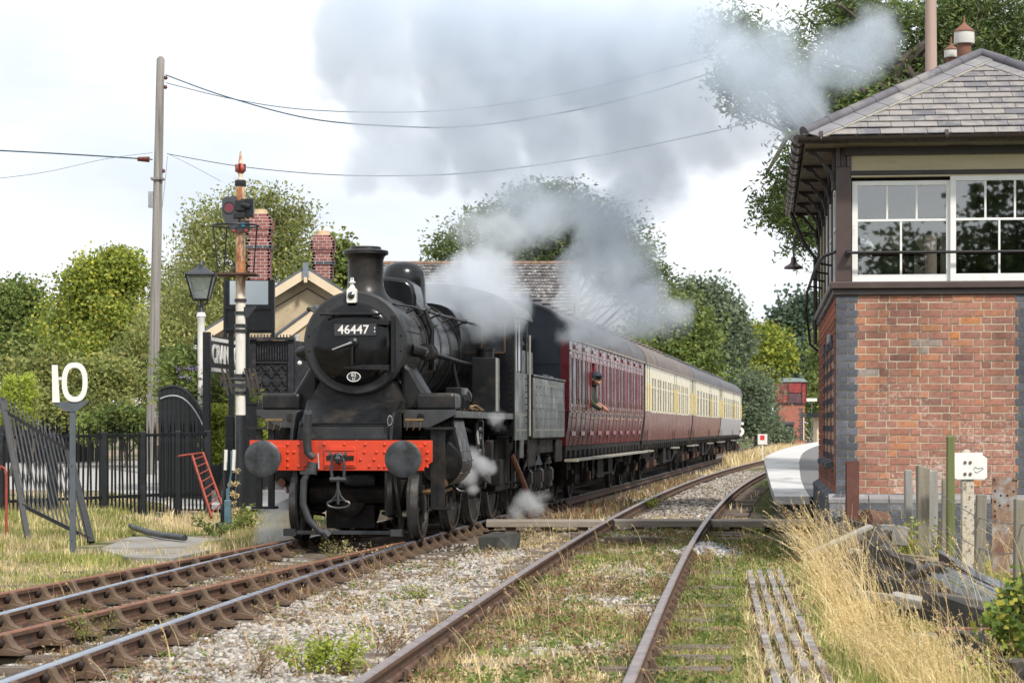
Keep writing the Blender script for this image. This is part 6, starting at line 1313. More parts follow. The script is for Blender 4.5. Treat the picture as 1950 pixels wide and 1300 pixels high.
for x, y in ((566, 690), (366, 660)): MB().sphere((PX_(x), .5, pz(y, cz)), .05, 10, 8).build('white_knob', wht, pv)
# ------------------------------------------------------------------ station building
stone = M('cream_render', (.46, .37, .24), .9, 0, .1, 2.5, .25, dirt=(.26, .19, .13), dirt_amt=.3)
barge = M('cream_bargeboard', (.68, .55, .38), .6, 0, .08, 3, .1)
tile_m = NT('stone_tile'); oi = tile_m.n('ShaderNodeObjectInfo'); gi = tile_m.n('ShaderNodeNewGeometry'); c = tile_m.ramp(gi.outputs['Random Per Island'], [(0, (.08, .075, .075)), (.4, (.14, .13, .13)), (.8, (.19, .18, .175)), (1, (.26, .25, .24))]); n_ = tile_m.noise(4, 6, .7); c = tile_m.mix(tile_m.ramp(n_, [(.55, 0.), (.7, .5)]), c, (.36, .33, .28)); tile_m = tile_m.bsdf(c, .9, 0, n_, .3)
lich = M('orange_lichen_ridge', (.20, .125, .085), .9, 0, .35, 5, .4, dirt=(.34, .19, .06), dirt_amt=.25)
slate_d = M('dark_slate_roof', (.10, .115, .14), .6, 0, .2, 4, .2)
GZ_ = 56.0; gq = F / GZ_; gx_ = lambda x: pxx(x, GZ_); gz_ = lambda y: pz(y, GZ_)
stn = empty('station_building', (gx_(585), GZ_, 0), label='cream station building with a gabled end, grey stone tile roof and pale bargeboards', cat='station building'); SX = lambda x, z=GZ_: pxx(x, z) - gx_(585)
# near gable range, running back from the camera
wl_, wr_ = 405, 765; ez = gz_(624); az = gz_(520)
mb = MB(); mb.prism([(SX(wl_), .1), (SX(wr_), .1), (SX(wr_), ez), (SX(585), az), (SX(wl_), ez)], 'y', 0, 7.0); mb.build('gable_wall', stone, stn)
for (y0, x0, x1) in ((588, 480, 690), ): MB().prism([(SX(490), gz_(604)), (SX(585), gz_(548)), (SX(680), gz_(604)), (SX(680), gz_(606)), (SX(585), gz_(550.5)), (SX(490), gz_(606))], 'y', -.03, -.001).build('gable_moulding', M('dark_mould', (.07, .06, .05), .8), stn)
for sx, xe in ((-1, 392), (1, 778)):
    x0, x1 = SX(585), SX(xe); z0, z1 = gz_(513), gz_(633)
    MB().add([(x0, -.35, z0), (x1, -.35, z1), (x1, 7.2, z1), (x0, 7.2, z0), (x0, -.35, z0 + .06), (x1, -.35, z1 + .06), (x1, 7.2, z1 + .06), (x0, 7.2, z0 + .06)], [(0,1,2,3),(4,5,6,7),(0,1,5,4),(1,2,6,5),(2,3,7,6),(0,3,7,4)]).build('roof_slope', slate_d, stn)
    MB().add([(x0, -.38, z0 - .01), (x1, -.38, z1 - .01), (x1, -.38, z1 - .24), (x0, -.38, z0 - .24), (x0, -.33, z0 - .01), (x1, -.33, z1 - .01), (x1, -.33, z1 - .24), (x0, -.33, z0 - .24)], [(0,1,2,3),(4,5,6,7),(0,1,5,4),(1,2,6,5),(2,3,7,6),(0,3,7,4)]).build('bargeboard', barge, stn)
MB().b2((-.07, -.45, gz_(530)), (.07, -.39, gz_(502))).build('gable_finial', M('finial_grey', (.15, .18, .21), .5), stn)
MB().b2((-.04, -.47, gz_(540)), (.04, -.4, gz_(530))).build('finial_drop', barge, stn)
# lower porch gable in front
for sx, xe in ((-1, 495), (1, 655)):
    x0, x1 = SX(600, 54), SX(xe, 54); z0, z1 = pz(585, 54), pz(662, 54); y_ = -2.0
    MB().add([(x0, y_, z0), (x1, y_, z1), (x1, y_, z1 - .26), (x0, y_, z0 - .26), (x0, y_ + .06, z0), (x1, y_ + .06, z1), (x1, y_ + .06, z1 - .26), (x0, y_ + .06, z0 - .26)], [(0,1,2,3),(4,5,6,7),(0,1,5,4),(1,2,6,5),(2,3,7,6),(0,3,7,4)]).build('porch_bargeboard', barge, stn)
    MB().add([(x0, y_ - .05, z0 + .01), (x1, y_ - .05, z1 + .01), (x1, -.01, z1 + .01), (x0, -.01, z0 + .01), (x0, y_ - .05, z0 + .07), (x1, y_ - .05, z1 + .07), (x1, -.01, z1 + .07), (x0, -.01, z0 + .07)], [(0,1,2,3),(4,5,6,7),(0,1,5,4),(1,2,6,5),(2,3,7,6),(0,3,7,4)]).build('porch_roof', slate_d, stn)
MB().prism([(SX(505, 54), .1), (SX(650, 54), .1), (SX(650, 54), pz(662, 54)), (SX(600, 54), pz(598, 54)), (SX(505, 54), pz(662, 54))], 'y', -1.93, -.02).build('porch_wall', stone, stn)
# main range with stone tiles, ridge across the view
mz = 66.0; mq = F / mz; xl, xr = 700, 1106; ey, ry = 592, 503; dep = 2.6
E0, E1 = px(xl, ey, mz), px(xr - 14, ey, mz); R0, R1 = px(xl, ry, mz + dep), px(xr, ry, mz + dep); so = stn.location
mb = MB(); rows_, cols_ = 15, 64; vsum = []
for r2 in range(rows_):
    v0, v1 = r2 / rows_, min(1, (r2 + 1.12) / rows_); ofs = (r2 % 2) * .5
    for c_i in range(-1, cols_):
        u0, u1 = (c_i + ofs) / cols_, (c_i + 1 + ofs) / cols_; u0 = max(0, u0) + .0009; u1 = min(1, u1) - .0009
        if u1 - u0 < .004: continue
        P0 = lambda u, v: E0.lerp(E1, u).lerp(R0.lerp(R1, u), v) - so; lift = Vector((0, -.02, .03)); t2 = random.uniform(-.01, .012); tv = Vector((0, 0, t2))
        mb.slab([P0(u0, v0 + random.uniform(-.006, .006)) + lift + tv, P0(u1, v0 + random.uniform(-.006, .006)) + lift + tv, P0(u1, v1), P0(u0, v1)], .018)
o = mb.build('roof_tiles', tile_m, stn); o['kind'] = 'stuff'
mb = MB(); mb.slab([E0 - so - Vector((0, 0, .05)), E1 - so - Vector((0, 0, .05)), R1 - so - Vector((0, 0, .05)), R0 - so - Vector((0, 0, .05))], .03); B0 = R0 + Vector((0, dep, -1.9)); B1 = R1 + Vector((0, dep, -1.9)); mb.slab([R0 - so, R1 - so, B1 - so, B0 - so], .05); mb.build('roof_deck', slate_d, stn)
for k in range(26): a, b = R0.lerp(R1, k / 26), R0.lerp(R1, (k + .96) / 26); MB().tube([a - so + Vector((0, 0, .02)), b - so + Vector((0, 0, .02))], .075, 8).build('ridge_tile', lich, stn, 40)
W0 = Vector((E0.x, E0.y + .35, 0)); W1 = Vector((E1.x + .05, E1.y + .35, 0)); rx_ = R1.x
mb = MB(); mb.add([W0 - so + Vector((0, 0, .1)), W1 - so + Vector((0, 0, .1)), W1 - so + Vector((0, 0, E1.z - .05)), W0 - so + Vector((0, 0, E0.z - .05))], [(0, 1, 2, 3)]); mb.add([W1 - so + Vector((0, 0, .1)), W1 - so + Vector((.35, 4.6, .1)), W1 - so + Vector((.35, 4.6, E1.z - .1)), R1 - so - Vector((.1, 0, .06)), W1 - so + Vector((0, 0, E1.z - .05))], [(0, 1, 2, 3, 4)]); mb.build('main_wall', M('grey_stone_wall', (.33, .30, .25), .9, 0, .15, 3, .3), stn)
mb = MB(); mb.b2((pxx(955, mz) - so.x, mz - .02 - so.y, pz(603, mz)), (E1.x - so.x, mz + .3 - so.y, pz(593, mz))); mb.build('eaves_fascia', barge, stn)
mb = MB(); mb.b2((pxx(1050, mz) - so.x, mz + .3 - so.y, pz(650, mz)), (pxx(1078, mz) - so.x, mz + .33 - so.y, pz(606, mz))); mb.build('window', glass_d, stn)
# chimneys : brick courses built up in rings of bricks
chm = NT('chimney_brick'); gi = chm.n('ShaderNodeNewGeometry'); c = chm.ramp(gi.outputs['Random Per Island'], [(0, (.15, .045, .045)), (.5, (.23, .075, .065)), (1, (.30, .11, .09))]); chm_m = chm.bsdf(c, .9)
pale_m = M('pale_mortar', (.62, .56, .53), .95, 0, .1, 6, .2); bluec = M('chimney_blue_course', (.06, .065, .085), .7, 0, .2, 8, .2)
def chimney(cx, zd, wpx, ybase, ytop, rows_px, sh, label):
    q = F / zd; w0 = wpx / q; o_ = empty('chimney', (pxx(cx, zd), zd, pz(ybase, zd))); o_.parent = stn; o_.location -= so
    H = pz(ytop, zd) - pz(ybase, zd); n = int(round(H / .082)); 
    for i in range(n):
        t_ = (i + .5) / n; grow = 0
        for (a, b, g_) in sh:
            if a <= t_ < b: grow = g_
        w_ = w0 * (1 + grow); z = i * H / n
        MB().box((0, 0, z + H / n / 2), (w_ - .02, w_ - .02, H / n)).build('mortar_bed', pale_m, o_)
        mb = MB(); bl = .225; off_ = (i % 2) * .11
        for side in range(4):
            x = -w_ / 2 - off_
            while x < w_ / 2:
                x0, x1 = max(-w_ / 2, x), min(w_ / 2, x + bl - .016); x += bl
                if x1 - x0 < .03: continue
                c2, s2 = [(1, 0), (0, 1), (-1, 0), (0, -1)][side]; xm = (x0 + x1) / 2; L2 = x1 - x0
                cx_, cy_ = xm * c2 + (w_ / 2 - .03) * s2, xm * s2 - (w_ / 2 - .03) * c2
                mb.box((cx_, cy_, z + H / n / 2), ((L2, .06) if side % 2 == 0 else (.06, L2)) + (H / n - .02,))
        bc = mb.build('brick_course', bluec if abs(t_ - sh[0][0]) < .6 / n else chm_m, o_); bc['kind'] = 'stuff'
    MB().lathe([(w0 * .36, H), (w0 * .33, H + .1), (w0 * .28, H + .12)], (0, 0, 0), 'z', 16).build('chimney_pot', M('buff_pot', (.50, .36, .22), .8), o_, 40)
chimney(495, 58.5, 42, 535, 408, 0, [(.50, .56, .16), (.56, .66, .0), (.66, .74, .1), (.74, .90, .2), (.90, .97, .08), (.97, 1.01, -.15)], '')
chimney(616, 61.5, 37, 532, 448, 0, [(.36, .46, .14), (.46, .60, .0), (.60, .7, .1), (.7, .88, .22), (.88, .95, .06), (.95, 1.01, -.15)], '')
# ------------------------------------------------------------------ small things between the tracks and far away
cbk = empty('concrete_block', (pxx(950, 29.4), 29.6, 0), R(-6), label='dark weathered concrete block lying in dry grass between the tracks', cat='block')
MB().add([(-.25, -.2, -.05), (.22, -.16, -.05), (.24, .24, -.05), (-.18, .22, -.05), (-.25, -.2, .19), (.02, -.19, .20), (.27, .25, .23), (-.12, .28, .24)], [(0,1,2,3),(4,5,6,7),(0,1,5,4),(1,2,6,5),(2,3,7,6),(3,0,4,7)]).build('block', M('dark_concrete', (.04, .042, .036), .95, 0, .3, 7, .5, dirt=(.09, .085, .07), dirt_amt=.3), cbk, bevel=.015)
tag(MB().b2((-.06, -.08, -.1), (.06, .08, .15)).build('timber_stub', tie_m, None, loc=(pxx(1096, 31.4), 31.4, 0), bevel=.01), 'short timber stub beside the left rail of the siding', 'timber')
tag(MB().b2((-.37, -.08, -.1), (.37, .09, .13)).build('loose_sleeper', tie_m, None, loc=(pxx(1205, 30.2), 30.2, .02), rot=(0, 0, R(-5)), bevel=.012), 'proud weathered timber lying between the siding rails', 'sleeper')
s5 = empty('speed_sign', (pxx(1408, 122), 122, 0), label='small white number 5 sign just past the last coach', cat='speed sign'); 
link('digit', text_mesh('digit', '5', 1.0, wht, .02, 1.0, bold=.03), s5, loc=(0.05, 0, pz(818, 122)), rot=(R(90), 0, 0)); MB().b2((-.04, .03, 0), (.04, .08, pz(826, 122))).build('post', grey_p, s5)
lb_ = empty('limit_board', (pxx(1452, 105), 105, .2), label='small white board with a red square in the far grass', cat='sign'); MB().b2((-.22, -.03, pz(846, 105) - .2), (.22, .0, pz(826, 105) - .2)).build('board', wht, lb_); MB().b2((-.11, -.045, pz(837, 105) - .2), (.09, -.031, pz(828.5, 105) - .2)).build('red_square', M('sign_red', (.65, .03, .04), .5), lb_); MB().b2((-.03, .001, -.4), (.03, .05, pz(830, 105) - .2)).build('post', wht, lb_)
# water tower
wz = 190.0; wq = F / wz; wt = empty('water_tower', (pxx(1506, wz), wz, .3), label='brick water tower with a red panelled iron tank beyond the platform', cat='water tower'); X3 = lambda x: pxx(x, wz) - wt.location.x; Z3 = lambda y: pz(y, wz) - .3
tbm = NT('tower_brick'); bt = tbm.n('ShaderNodeTexBrick', i_Scale=2.2); bt.inputs['Color1'].default_value = (.36, .105, .07, 1); bt.inputs['Color2'].default_value = (.28, .085, .055, 1); bt.inputs['Mortar'].default_value = (.4, .3, .24, 1); bt.inputs['Mortar Size'].default_value = .015; sx_ = tbm.n('ShaderNodeSeparateXYZ'); cx_ = tbm.n('ShaderNodeCombineXYZ'); tbm.l(tbm.tc.outputs['Object'], sx_.inputs[0]); tbm.l(sx_.outputs[0], cx_.inputs[0]); tbm.l(sx_.outputs[2], cx_.inputs[1]); tbm.l(cx_.outputs[0], bt.inputs[0]); cc = tbm.mix(tbm.ramp(tbm.noise(.6, 5, .6, sc3=(1, 1, .3)), [(.60, 0.), (.78, .4)]), bt.outputs[0], (.50, .36, .32)); tower_m = tbm.bsdf(cc, .9)
rot = R(-12)
def tw(name, mat, a, b, dy0, dy1, z0, z1): return MB().b2((X3(a), dy0, z0), (X3(b), dy1, z1)).build(name, mat, wt)
tw('tower_wall', tower_m, 1482, 1533, 0, 2.6, -.6, Z3(770)); tw('tower_band', M('band_dark', (.05, .05, .055), .7), 1479, 1536, -.08, 2.7, Z3(770), Z3(767))
for i, (a, b) in enumerate(((1474, 1500), (1501, 1526))):
    for j, (y0, y1) in enumerate(((767, 749), (747.5, 728))):
        tw('tank_panel', M('tank_red_%d' % ((i * 2 + j) % 3), [(.28, .04, .04), (.20, .045, .045), (.10, .05, .06)][(i * 2 + j) % 3], .7, 0, .35, 3, .2, dirt=(.3, .2, .16), dirt_amt=.2), a, b, -.15, -.05, Z3(y0), Z3(y1))
tw('tank_panel', M('tank_red_0', (0, 0, 0)), 1527, 1535.5, -.1, -.02, Z3(767), Z3(728)); tw('tank', M('tank_frame', (.06, .025, .028), .7), 1474, 1536, -.04, 2.7, Z3(767), Z3(727))
for x in (1474, 1500.5, 1526.5, 1536): tw('tank_rib', M('tank_frame', (0, 0, 0)), x - .8, x + .8, -.2, -.02, Z3(767), Z3(727))
MB().prism([(X3(1472), Z3(727)), (X3(1538), Z3(727)), (X3(1530), Z3(720.5)), (X3(1505), Z3(719)), (X3(1480), Z3(720.5))], 'y', -.25, 2.9).build('tank_lid', M('tank_lid_grey', (.24, .29, .30), .7, 0, .2, 3), wt)
for k in range(12): z = Z3(838) + k * (Z3(775) - Z3(838)) / 12; tw('quoin', M('quoin_blue', (.07, .07, .08), .8), 1523 - (k % 2) * 2, 1529, -.03, -.002, z, z + .14)
tw('doorway', M('dark_opening', (.015, .015, .016), .9), 1492, 1511, -.02, -.001, Z3(838), Z3(808)); tw('lintel', M('quoin_blue', (0, 0, 0)), 1489, 1513, -.05, -.021, Z3(808), Z3(803))
MB().tube([(X3(1530), -.1, Z3(838)), (X3(1530), -.1, Z3(790))], .04, 6).build('pipe', wht, wt)
# far white board and canopy right of the tower
fbx = empty('white_barrier', (pxx(1546, 180), 180, 0), label='white barrier board on the bank right of the water tower', cat='barrier'); MB().b2((-.42, 0, pz(764, 180)), (.42, .05, pz(758, 180))).build('board', wht, fbx); MB().b2((-.05, .06, .3), (.05, .12, pz(758, 180))).build('post', grey_p, fbx)
cn = empty('platform_shelter', (pxx(1552, 120), 120, .5), label='dark flat roofed shelter at the far end of the platform', cat='shelter'); MB().b2((-.5, -.5, pz(794, 120) - .5), (3, 2, pz(786, 120) - .5)).build('roof', ironb, cn); MB().b2((.1, .0, 0), (3, 1.5, pz(794, 120) - .5)).build('wall', barge, cn)
# ------------------------------------------------------------------ right hand side: posts, notice, scrap, rodding
woodp = M('lichen_post_wood', (.22, .195, .155), .95, 0, .25, 4, .6, sc3=(5, 5, .4), dirt=(.12, .12, .07), dirt_amt=.35); greenp = M('green_post_wood', (.14, .155, .06), .95, 0, .25, 4, .5, sc3=(5, 5, .4)); grey_w = M('grey_post_wood', (.28, .27, .25), .95, 0, .2, 4, .5, sc3=(5, 5, .4))
def post(x, ytop, Z, w_, mat, label, lean=0, d_=None, name='fence_post'):
    o = tag(MB().add([(a * w_ / 2 + random.uniform(-.008, .008) + lean * t2, b * (d_ or w_) / 2, -.3 + t2 * (pz(ytop, Z) + .3 + (random.uniform(-.03, .015) if t2 else 0))) for t2 in (0, .5, 1) for a in (-1, 1) for b in (-1, 1)], [(0,1,3,2),(8,10,11,9),(0,4,5,1),(1,5,7,3),(3,7,6,2),(2,6,4,0),(4,8,9,5),(5,9,11,7),(7,11,10,6),(6,10,8,4)]).build(name, mat, None, bevel=.012, loc=(pxx(x, Z), Z, 0)), label, 'post', 'old posts in front of the signal box'); return o
post(1730, 893, 23.6, .08, grey_w, 'thin grey post left of the lichened pair under the brick wall')
post(1757, 886, 22.8, .12, woodp, 'lichened wooden post with a split top below the red bricks'); post(1776, 891, 23.2, .10, grey_w, 'grey weathered post touching the lichened post on its right side')
post(1810, 826, 21.6, .07, greenp, 'tall thin green post in front of the white notice'); post(1798, 914, 22.0, .06, woodp, 'short brown post just left of the tall green post')
post(1861, 940, 20.6, .085, woodp, 'leaning grey post right of the white notice support', .04); post(1941, 948, 19.6, .1, woodp, 'pale post with a mossy top at the right picture edge')
hs_ = tag(MB().prism([(-.065, -.045), (.065, -.045), (.065, -.03), (.012, -.03), (.012, .03), (.065, .03), (.065, .045), (-.065, .045), (-.065, .03), (-.05, .03), (-.05, -.03), (-.065, -.03)], 'z', -.3, pz(877, 23.6)).build('steel_post', M('red_oxide_steel', (.115, .045, .035), .65, .2, .25, 5, .2, dirt=(.16, .08, .06), dirt_amt=.3), None, loc=(pxx(1623, 23.6), 23.6, 0)), 'red brown steel channel post at the corner of the signal box', 'post')
nz_ = 22.4; nq = F / nz_; no = empty('notice_board', (pxx(1842, nz_), nz_, 0), label='white metal notice with bolts on a speckled concrete post', cat='notice'); NX = lambda x: pxx(x, nz_) - no.location.x
MB().prism([(NX(1801), pz(909, nz_)), (NX(1803), pz(866, nz_)), (NX(1809), pz(862, nz_)), (NX(1870), pz(861, nz_)), (NX(1871), pz(867, nz_)), (NX(1879), pz(872, nz_)), (NX(1879), pz(908, nz_)), (NX(1874), pz(912, nz_)), (NX(1822), pz(912, nz_)), (NX(1806), pz(905, nz_))], 'y', -.02, -.005).build('board', M('notice_white', (.76, .75, .72), .55, 0, .06, 6, .1, dirt=(.45, .3, .2), dirt_amt=.05), no)
for x in (1837, 1847):
    for y in (880, 902): MB().lathe([(.017, -.021), (.015, -.03), (0, -.032)], (NX(x), 0, pz(y, nz_)), 'y', 10).build('bolt', M('bolt_brown', (.15, .10, .07), .7), no)
MB().tube([(NX(a), -.022, pz(b, nz_)) for a, b in ((1853, 894), (1856, 889), (1862, 892), (1869, 890), (1872, 892), (1866, 896), (1859, 900), (1855, 897))], .003, 4).build('scratch_mark', grey_p, no)
conc_s = NT('speckled_concrete'); vv = conc_s.noise(22, 4, .6); c = conc_s.ramp(vv, [(.52, (.52, .46, .37)), (.62, (.16, .15, .13))]); conc_sm = conc_s.bsdf(c, .95, 0, vv, .5)
MB().prism([(NX(1831), -.2), (NX(1856), -.2), (NX(1855), pz(880, nz_)), (NX(1849), pz(857, nz_)), (NX(1840), pz(855, nz_)), (NX(1833), pz(862, nz_))], 'y', 0, .1).build('post', conc_sm, no, bevel=.01)
plz = 23.2; pl = empty('steel_plate', (pxx(1912, plz), plz, 0), label='rusty perforated steel plate standing against the plinth', cat='plate'); PX2 = lambda x: pxx(x, plz) - pl.location.x
plm = NT('rusty_flaked_plate'); nn = plm.noise(4, 7, .65); c = plm.ramp(nn, [(.4, (.17, .085, .06)), (.5, (.26, .17, .12)), (.58, (.30, .30, .31))]); plm = plm.bsdf(c, .75, .1, nn, .3)
MB().b2((PX2(1889), 0, -.1), (PX2(1937), .012, pz(908, plz))).build('plate', plm, pl)
for x, y in ((1893, 913), (1930, 914), (1895, 934), (1930, 935), (1906, 943), (1918, 943), (1895, 955), (1904, 962), (1920, 962), (1895, 972), (1895, 982), (1895, 992), (1935, 915)): MB().lathe([(0, -.003), (.011, -.003), (.011, .0)], (PX2(x), 0, pz(y, plz)), 'y', 10, cap=False).build('hole', M('dark_opening', (0, 0, 0)), pl)
wm_ = M('galvanised_wire', (.22, .22, .22), .5, .6, .1, 8)
for lab, pts in (('upper fence wire sagging between the green post and the grey post', [(1790, 940, 21.8), (1830, 966, 21.2), (1862, 985, 20.6), (1905, 995, 20.0), (1960, 1000, 19.4)]), ('lower fence wire near the grass between the old posts', [(1800, 1010, 21.6), (1862, 1042, 20.6), (1900, 1055, 20.2), (1960, 1050, 19.6)])):
    P3 = [px(*p) for p in pts]; tag(MB().tube([p - P3[0] for p in P3], .005, 5).build('fence_wire', wm_, None, loc=P3[0]), lab, 'wire')
# rusty drum, loose lumps
dr = tag(MB().lathe([(.13, -.13), (.135, -.12), (.135, .12), (.12, .13), (0, .125)], (0, 0, .1), 'x', 20).build('rusty_drum', M('rusty_drum', (.14, .07, .045), .8, .1, .35, 5, .4, dirt=(.1, .1, .09), dirt_amt=.5), None, 40, loc=(pxx(1664, 23.4), 23.4, .52), rot=(0, .15, .5)), 'rusty dented drum lying against the plinth behind the steel post', 'drum')
tar = M('black_tarred_timber', (.03, .027, .024), .85, 0, .35, 6, .6, dirt=(.13, .105, .085), dirt_amt=.45); shiny_tar = M('glossy_tar_end', (.05, .052, .056), .25, 0, .4, 14, .5)
def lump(name, label, cat, x, y, Z, s, rot, mat=tar, seed=0, group=None, rough=.12):
    r = random.Random(seed); mb = MB(); n1, n2 = 9, 7; vs = []
    for i in range(n1):
        for j in range(n2):
            u = -1 + 2 * i / (n1 - 1); 
    bm = bmesh.new(); bmesh.ops.create_cube(bm, size=2); bmesh.ops.subdivide_edges(bm, edges=bm.edges, cuts=3, use_grid_fill=True)
    for v in bm.verts:
        k_ = v.co.normalized(); v.co = v.co.lerp(k_ * 1.15, .22); v.co += Vector((r.uniform(-1, 1), r.uniform(-1, 1), r.uniform(-1, 1))) * rough; v.co = Vector((v.co.x * s[0], v.co.y * s[1], v.co.z * s[2]))
    me = bpy.data.meshes.new(name); bm.to_mesh(me); bm.free(); me.materials.append(mat); me.shade_smooth(); me.set_sharp_from_angle(angle=R(38))
    p = px(x, y, Z); return tag(link(name, me, None, loc=p, rot=rot), label, cat, group)
GL = 'dumped timbers and lumps beside the siding'
lump('dumped_lump', 'large dark rounded lump at the top of the scrap heap', 'lump', 1700, 1085, 19.6, (.20, .25, .15), (.2, .3, .4), seed=1, group=GL)
lump('dumped_lump', 'dark lump hidden in the dry grass left of the scrap heap', 'lump', 1650, 1100, 19.4, (.18, .3, .14), (0, .5, .2), seed=2, group=GL)
lump('old_sleeper', 'long tarred timber across the middle of the scrap heap', 'timber', 1760, 1130, 18.6, (.32, .13, .10), (0, .12, -.2), seed=3, group=GL, rough=.05)
lump('old_sleeper', 'tarred timber lying under the grass heads in front of the heap', 'timber', 1730, 1180, 17.8, (.34, .13, .10), (0, -.1, .15), seed=4, group=GL, rough=.05)
ls = lump('old_sleeper', 'black timber with a shiny square end facing the camera', 'timber', 1852, 1175, 16.6, (.19, .45, .115), (.1, .12, .35), seed=5, group=GL, rough=.03); 
MB().b2((-.15, -.475, -.085), (.15, -.45, .085)).build('shiny_end', shiny_tar, ls, bevel=.01)
lump('dumped_lump', 'dark slab leaning at the back left of the heap beside the steel post', 'lump', 1600, 1040, 22.4, (.22, .3, .10), (.3, -.5, .1), seed=6, group=GL)
lump('dumped_lump', 'low dark lump at the foot of the steel post', 'lump', 1630, 1010, 23.0, (.2, .2, .1), (.1, .2, .5), seed=7, group=GL)
lump('dumped_lump', 'dark lump at the right end of the heap near the picture edge', 'lump', 1900, 1250, 14.6, (.25, .3, .12), (.1, .1, .2), seed=8, group=GL); lump('dumped_lump', 'lumpy dark slab in the bottom right corner', 'lump', 1925, 1290, 13.8, (.25, .3, .12), (0, .1, .5), seed=12, group=GL)
grc = M('grey_rubble', (.20, .19, .175), .9, 0, .3, 6, .5)
lump('broken_block', 'grey broken block with a hole at the top of the heap', 'block', 1683, 1010, 21.6, (.07, .09, .06), (0, 0, .2), grc, 9, 'broken grey blocks'); lump('broken_block', 'grey block with a worn notch beside the holed block', 'block', 1713, 1020, 21.4, (.075, .08, .09), (0, .1, -.2), grc, 10, 'broken grey blocks'); lump('broken_block', 'brown broken slab lying behind the silver strips', 'block', 1745, 1065, 20.3, (.25, .2, .04), (0, .1, .2), M('brown_rubble', (.2, .16, .11), .9, 0, .3, 6, .5), 11)
lump('grey_plank', 'long grey splintered plank pointing up at the back of the heap', 'plank', 1600, 1028, 21.8, (.36, .05, .018), (.1, -.38, .3), grey_w, 13, rough=.04)
for i, (x, y, z, L_, rr3, m3, lab) in enumerate(((1668, 1068, 20.2, .42, (.1, .25, .9), grey_w, 'grey split timber lying across the back of the scrap heap'), (1725, 1098, 19.0, .36, (.2, -.3, -.5), tar, 'thin tarred offcut tilted over the scrap heap'), (1700, 1140, 18.4, .4, (.1, .15, .3), woodp, 'brown weathered offcut low on the front of the scrap heap'), (1790, 1155, 17.6, .38, (.3, .2, -.2), grey_w, 'pale grey splintered lath in front of the scrap heap'), (1640, 1050, 21.2, .4, (.1, -.45, .6), tar, 'dark timber end sticking up left of the broken blocks'), (1820, 1215, 16.2, .4, (.1, .05, .5), woodp, 'brown timber lying below the shiny tarred end'), (1900, 1205, 15.4, .42, (0, .03, .1), M('rusty_red_slab', (.17, .075, .05), .9, 0, .3, 6, .5), 'rusty red flat strip near the bramble'))):
    lump('scrap_timber', lab, 'timber', x, y, z, (L_, .055, .035), rr3, m3, 60 + i, rough=.035)
# bundle of curved silver strips
zn = M('zinc_strip', (.50, .53, .57), .45, .25, .2, 6, .1, dirt=(.16, .17, .18), dirt_amt=.3); rst = M('rusty_beam', (.075, .04, .034), .8, .2, .3, 6, .3)
sb_ = empty('metal_strips', px(1760, 1062, 19.6), label='bundle of bent silver metal strips sloping down the scrap heap', cat='scrap metal'); o0 = sb_.location
def strip(pts, w_, mat, name='strip', th=.008):
    P3 = [px(*p) - o0 for p in pts]; mb = MB(); n = len(P3); vs = []
    for p in P3: vs += [p, p + Vector((.0, .02, w_)), p + Vector((0, th + .02, w_)), p + Vector((0, th, 0))]
    mb.add(vs, [(i * 4 + k, (i + 1) * 4 + k, (i + 1) * 4 + (k + 1) % 4, i * 4 + (k + 1) % 4) for i in range(n - 1) for k in range(4)] + [(0,1,2,3), tuple((n - 1) * 4 + k for k in range(4))]); return mb.build(name, mat, sb_)
strip([(1788, 1058, 19.9), (1820, 1075, 19.0), (1860, 1100, 18.2), (1915, 1124, 17.4), (1960, 1134, 16.8)], .06, zn); strip([(1790, 1068, 19.8), (1820, 1085, 19.0), (1860, 1112, 18.2), (1920, 1140, 17.4)], .07, rst, 'rusty_beam', .05)
for i in range(4): strip([(1745 + i * 9, 1078 - i * 2, 19.6), (1790 + i * 8, 1096 - i * 3, 18.8), (1850 + i * 6, 1124 - i * 4, 17.9), (1900 + i * 8, 1150 - i * 4, 17.2), (1925 + i * 6, 1160 - i * 4, 16.9)], .024, zn)
strip([(1742, 1082, 19.4), (1770, 1098, 18.9), (1806, 1112, 18.3)], .055, zn); strip([(1800, 1118, 18.4), (1850, 1140, 17.6), (1905, 1166, 16.9)], .06, zn); strip([(1812, 1140, 17.8), (1870, 1158, 17.2)], .03, grey_w)
# point rodding along the siding: flat rods over rusty roller frames
rodm = M('worn_rodding', (.28, .275, .275), .7, .1, .3, 2.5, .3, dirt=(.11, .065, .05), dirt_amt=.6); rdz = .055
rd = empty('point_rodding', (pxx(1512, 14.6), 14.6, 0), label='run of flat grey signal rods on rusty rollers beside the siding', cat='point rodding'); o0 = rd.location
def rxy(i, y): f_ = (y - 12.4) / (24 - 12.4); return pxx(1476, 12.4) * 0 + (T2(y) + 1.62 - .14 * f_) + i * .105
for i in range(4):
    ysr = np.arange(11.6, 24.5, .8); mb = MB(); pts = [(rxy(i, y) - o0.x + (.0), y - o0.y, rdz + .02 + .006 * math.sin(y * 2 + i)) for y in ysr]; mb.sweep([(-.027, -.006), (.027, -.006), (.027, .006), (-.027, .006)], pts); mb.build('rod', rodm, rd)
for y in np.arange(12.6, 24, 1.65):
    h = head(T2, y); x = rxy(2, y) - o0.x; MB().tube([(x - .25, y - o0.y, rdz - .005), (x + .25, y - o0.y - .05, rdz - .005)], .022, 8).build('roller', rust, rd, 40); MB().b2((x - .27, y - o0.y - .04, -.05), (x - .23, y - o0.y + .04, rdz + .03)).build('roller_frame', rust, rd); MB().b2((x + .23, y - o0.y - .09, -.05), (x + .27, y - o0.y - .01, rdz + .03)).build('roller_frame', rust, rd)
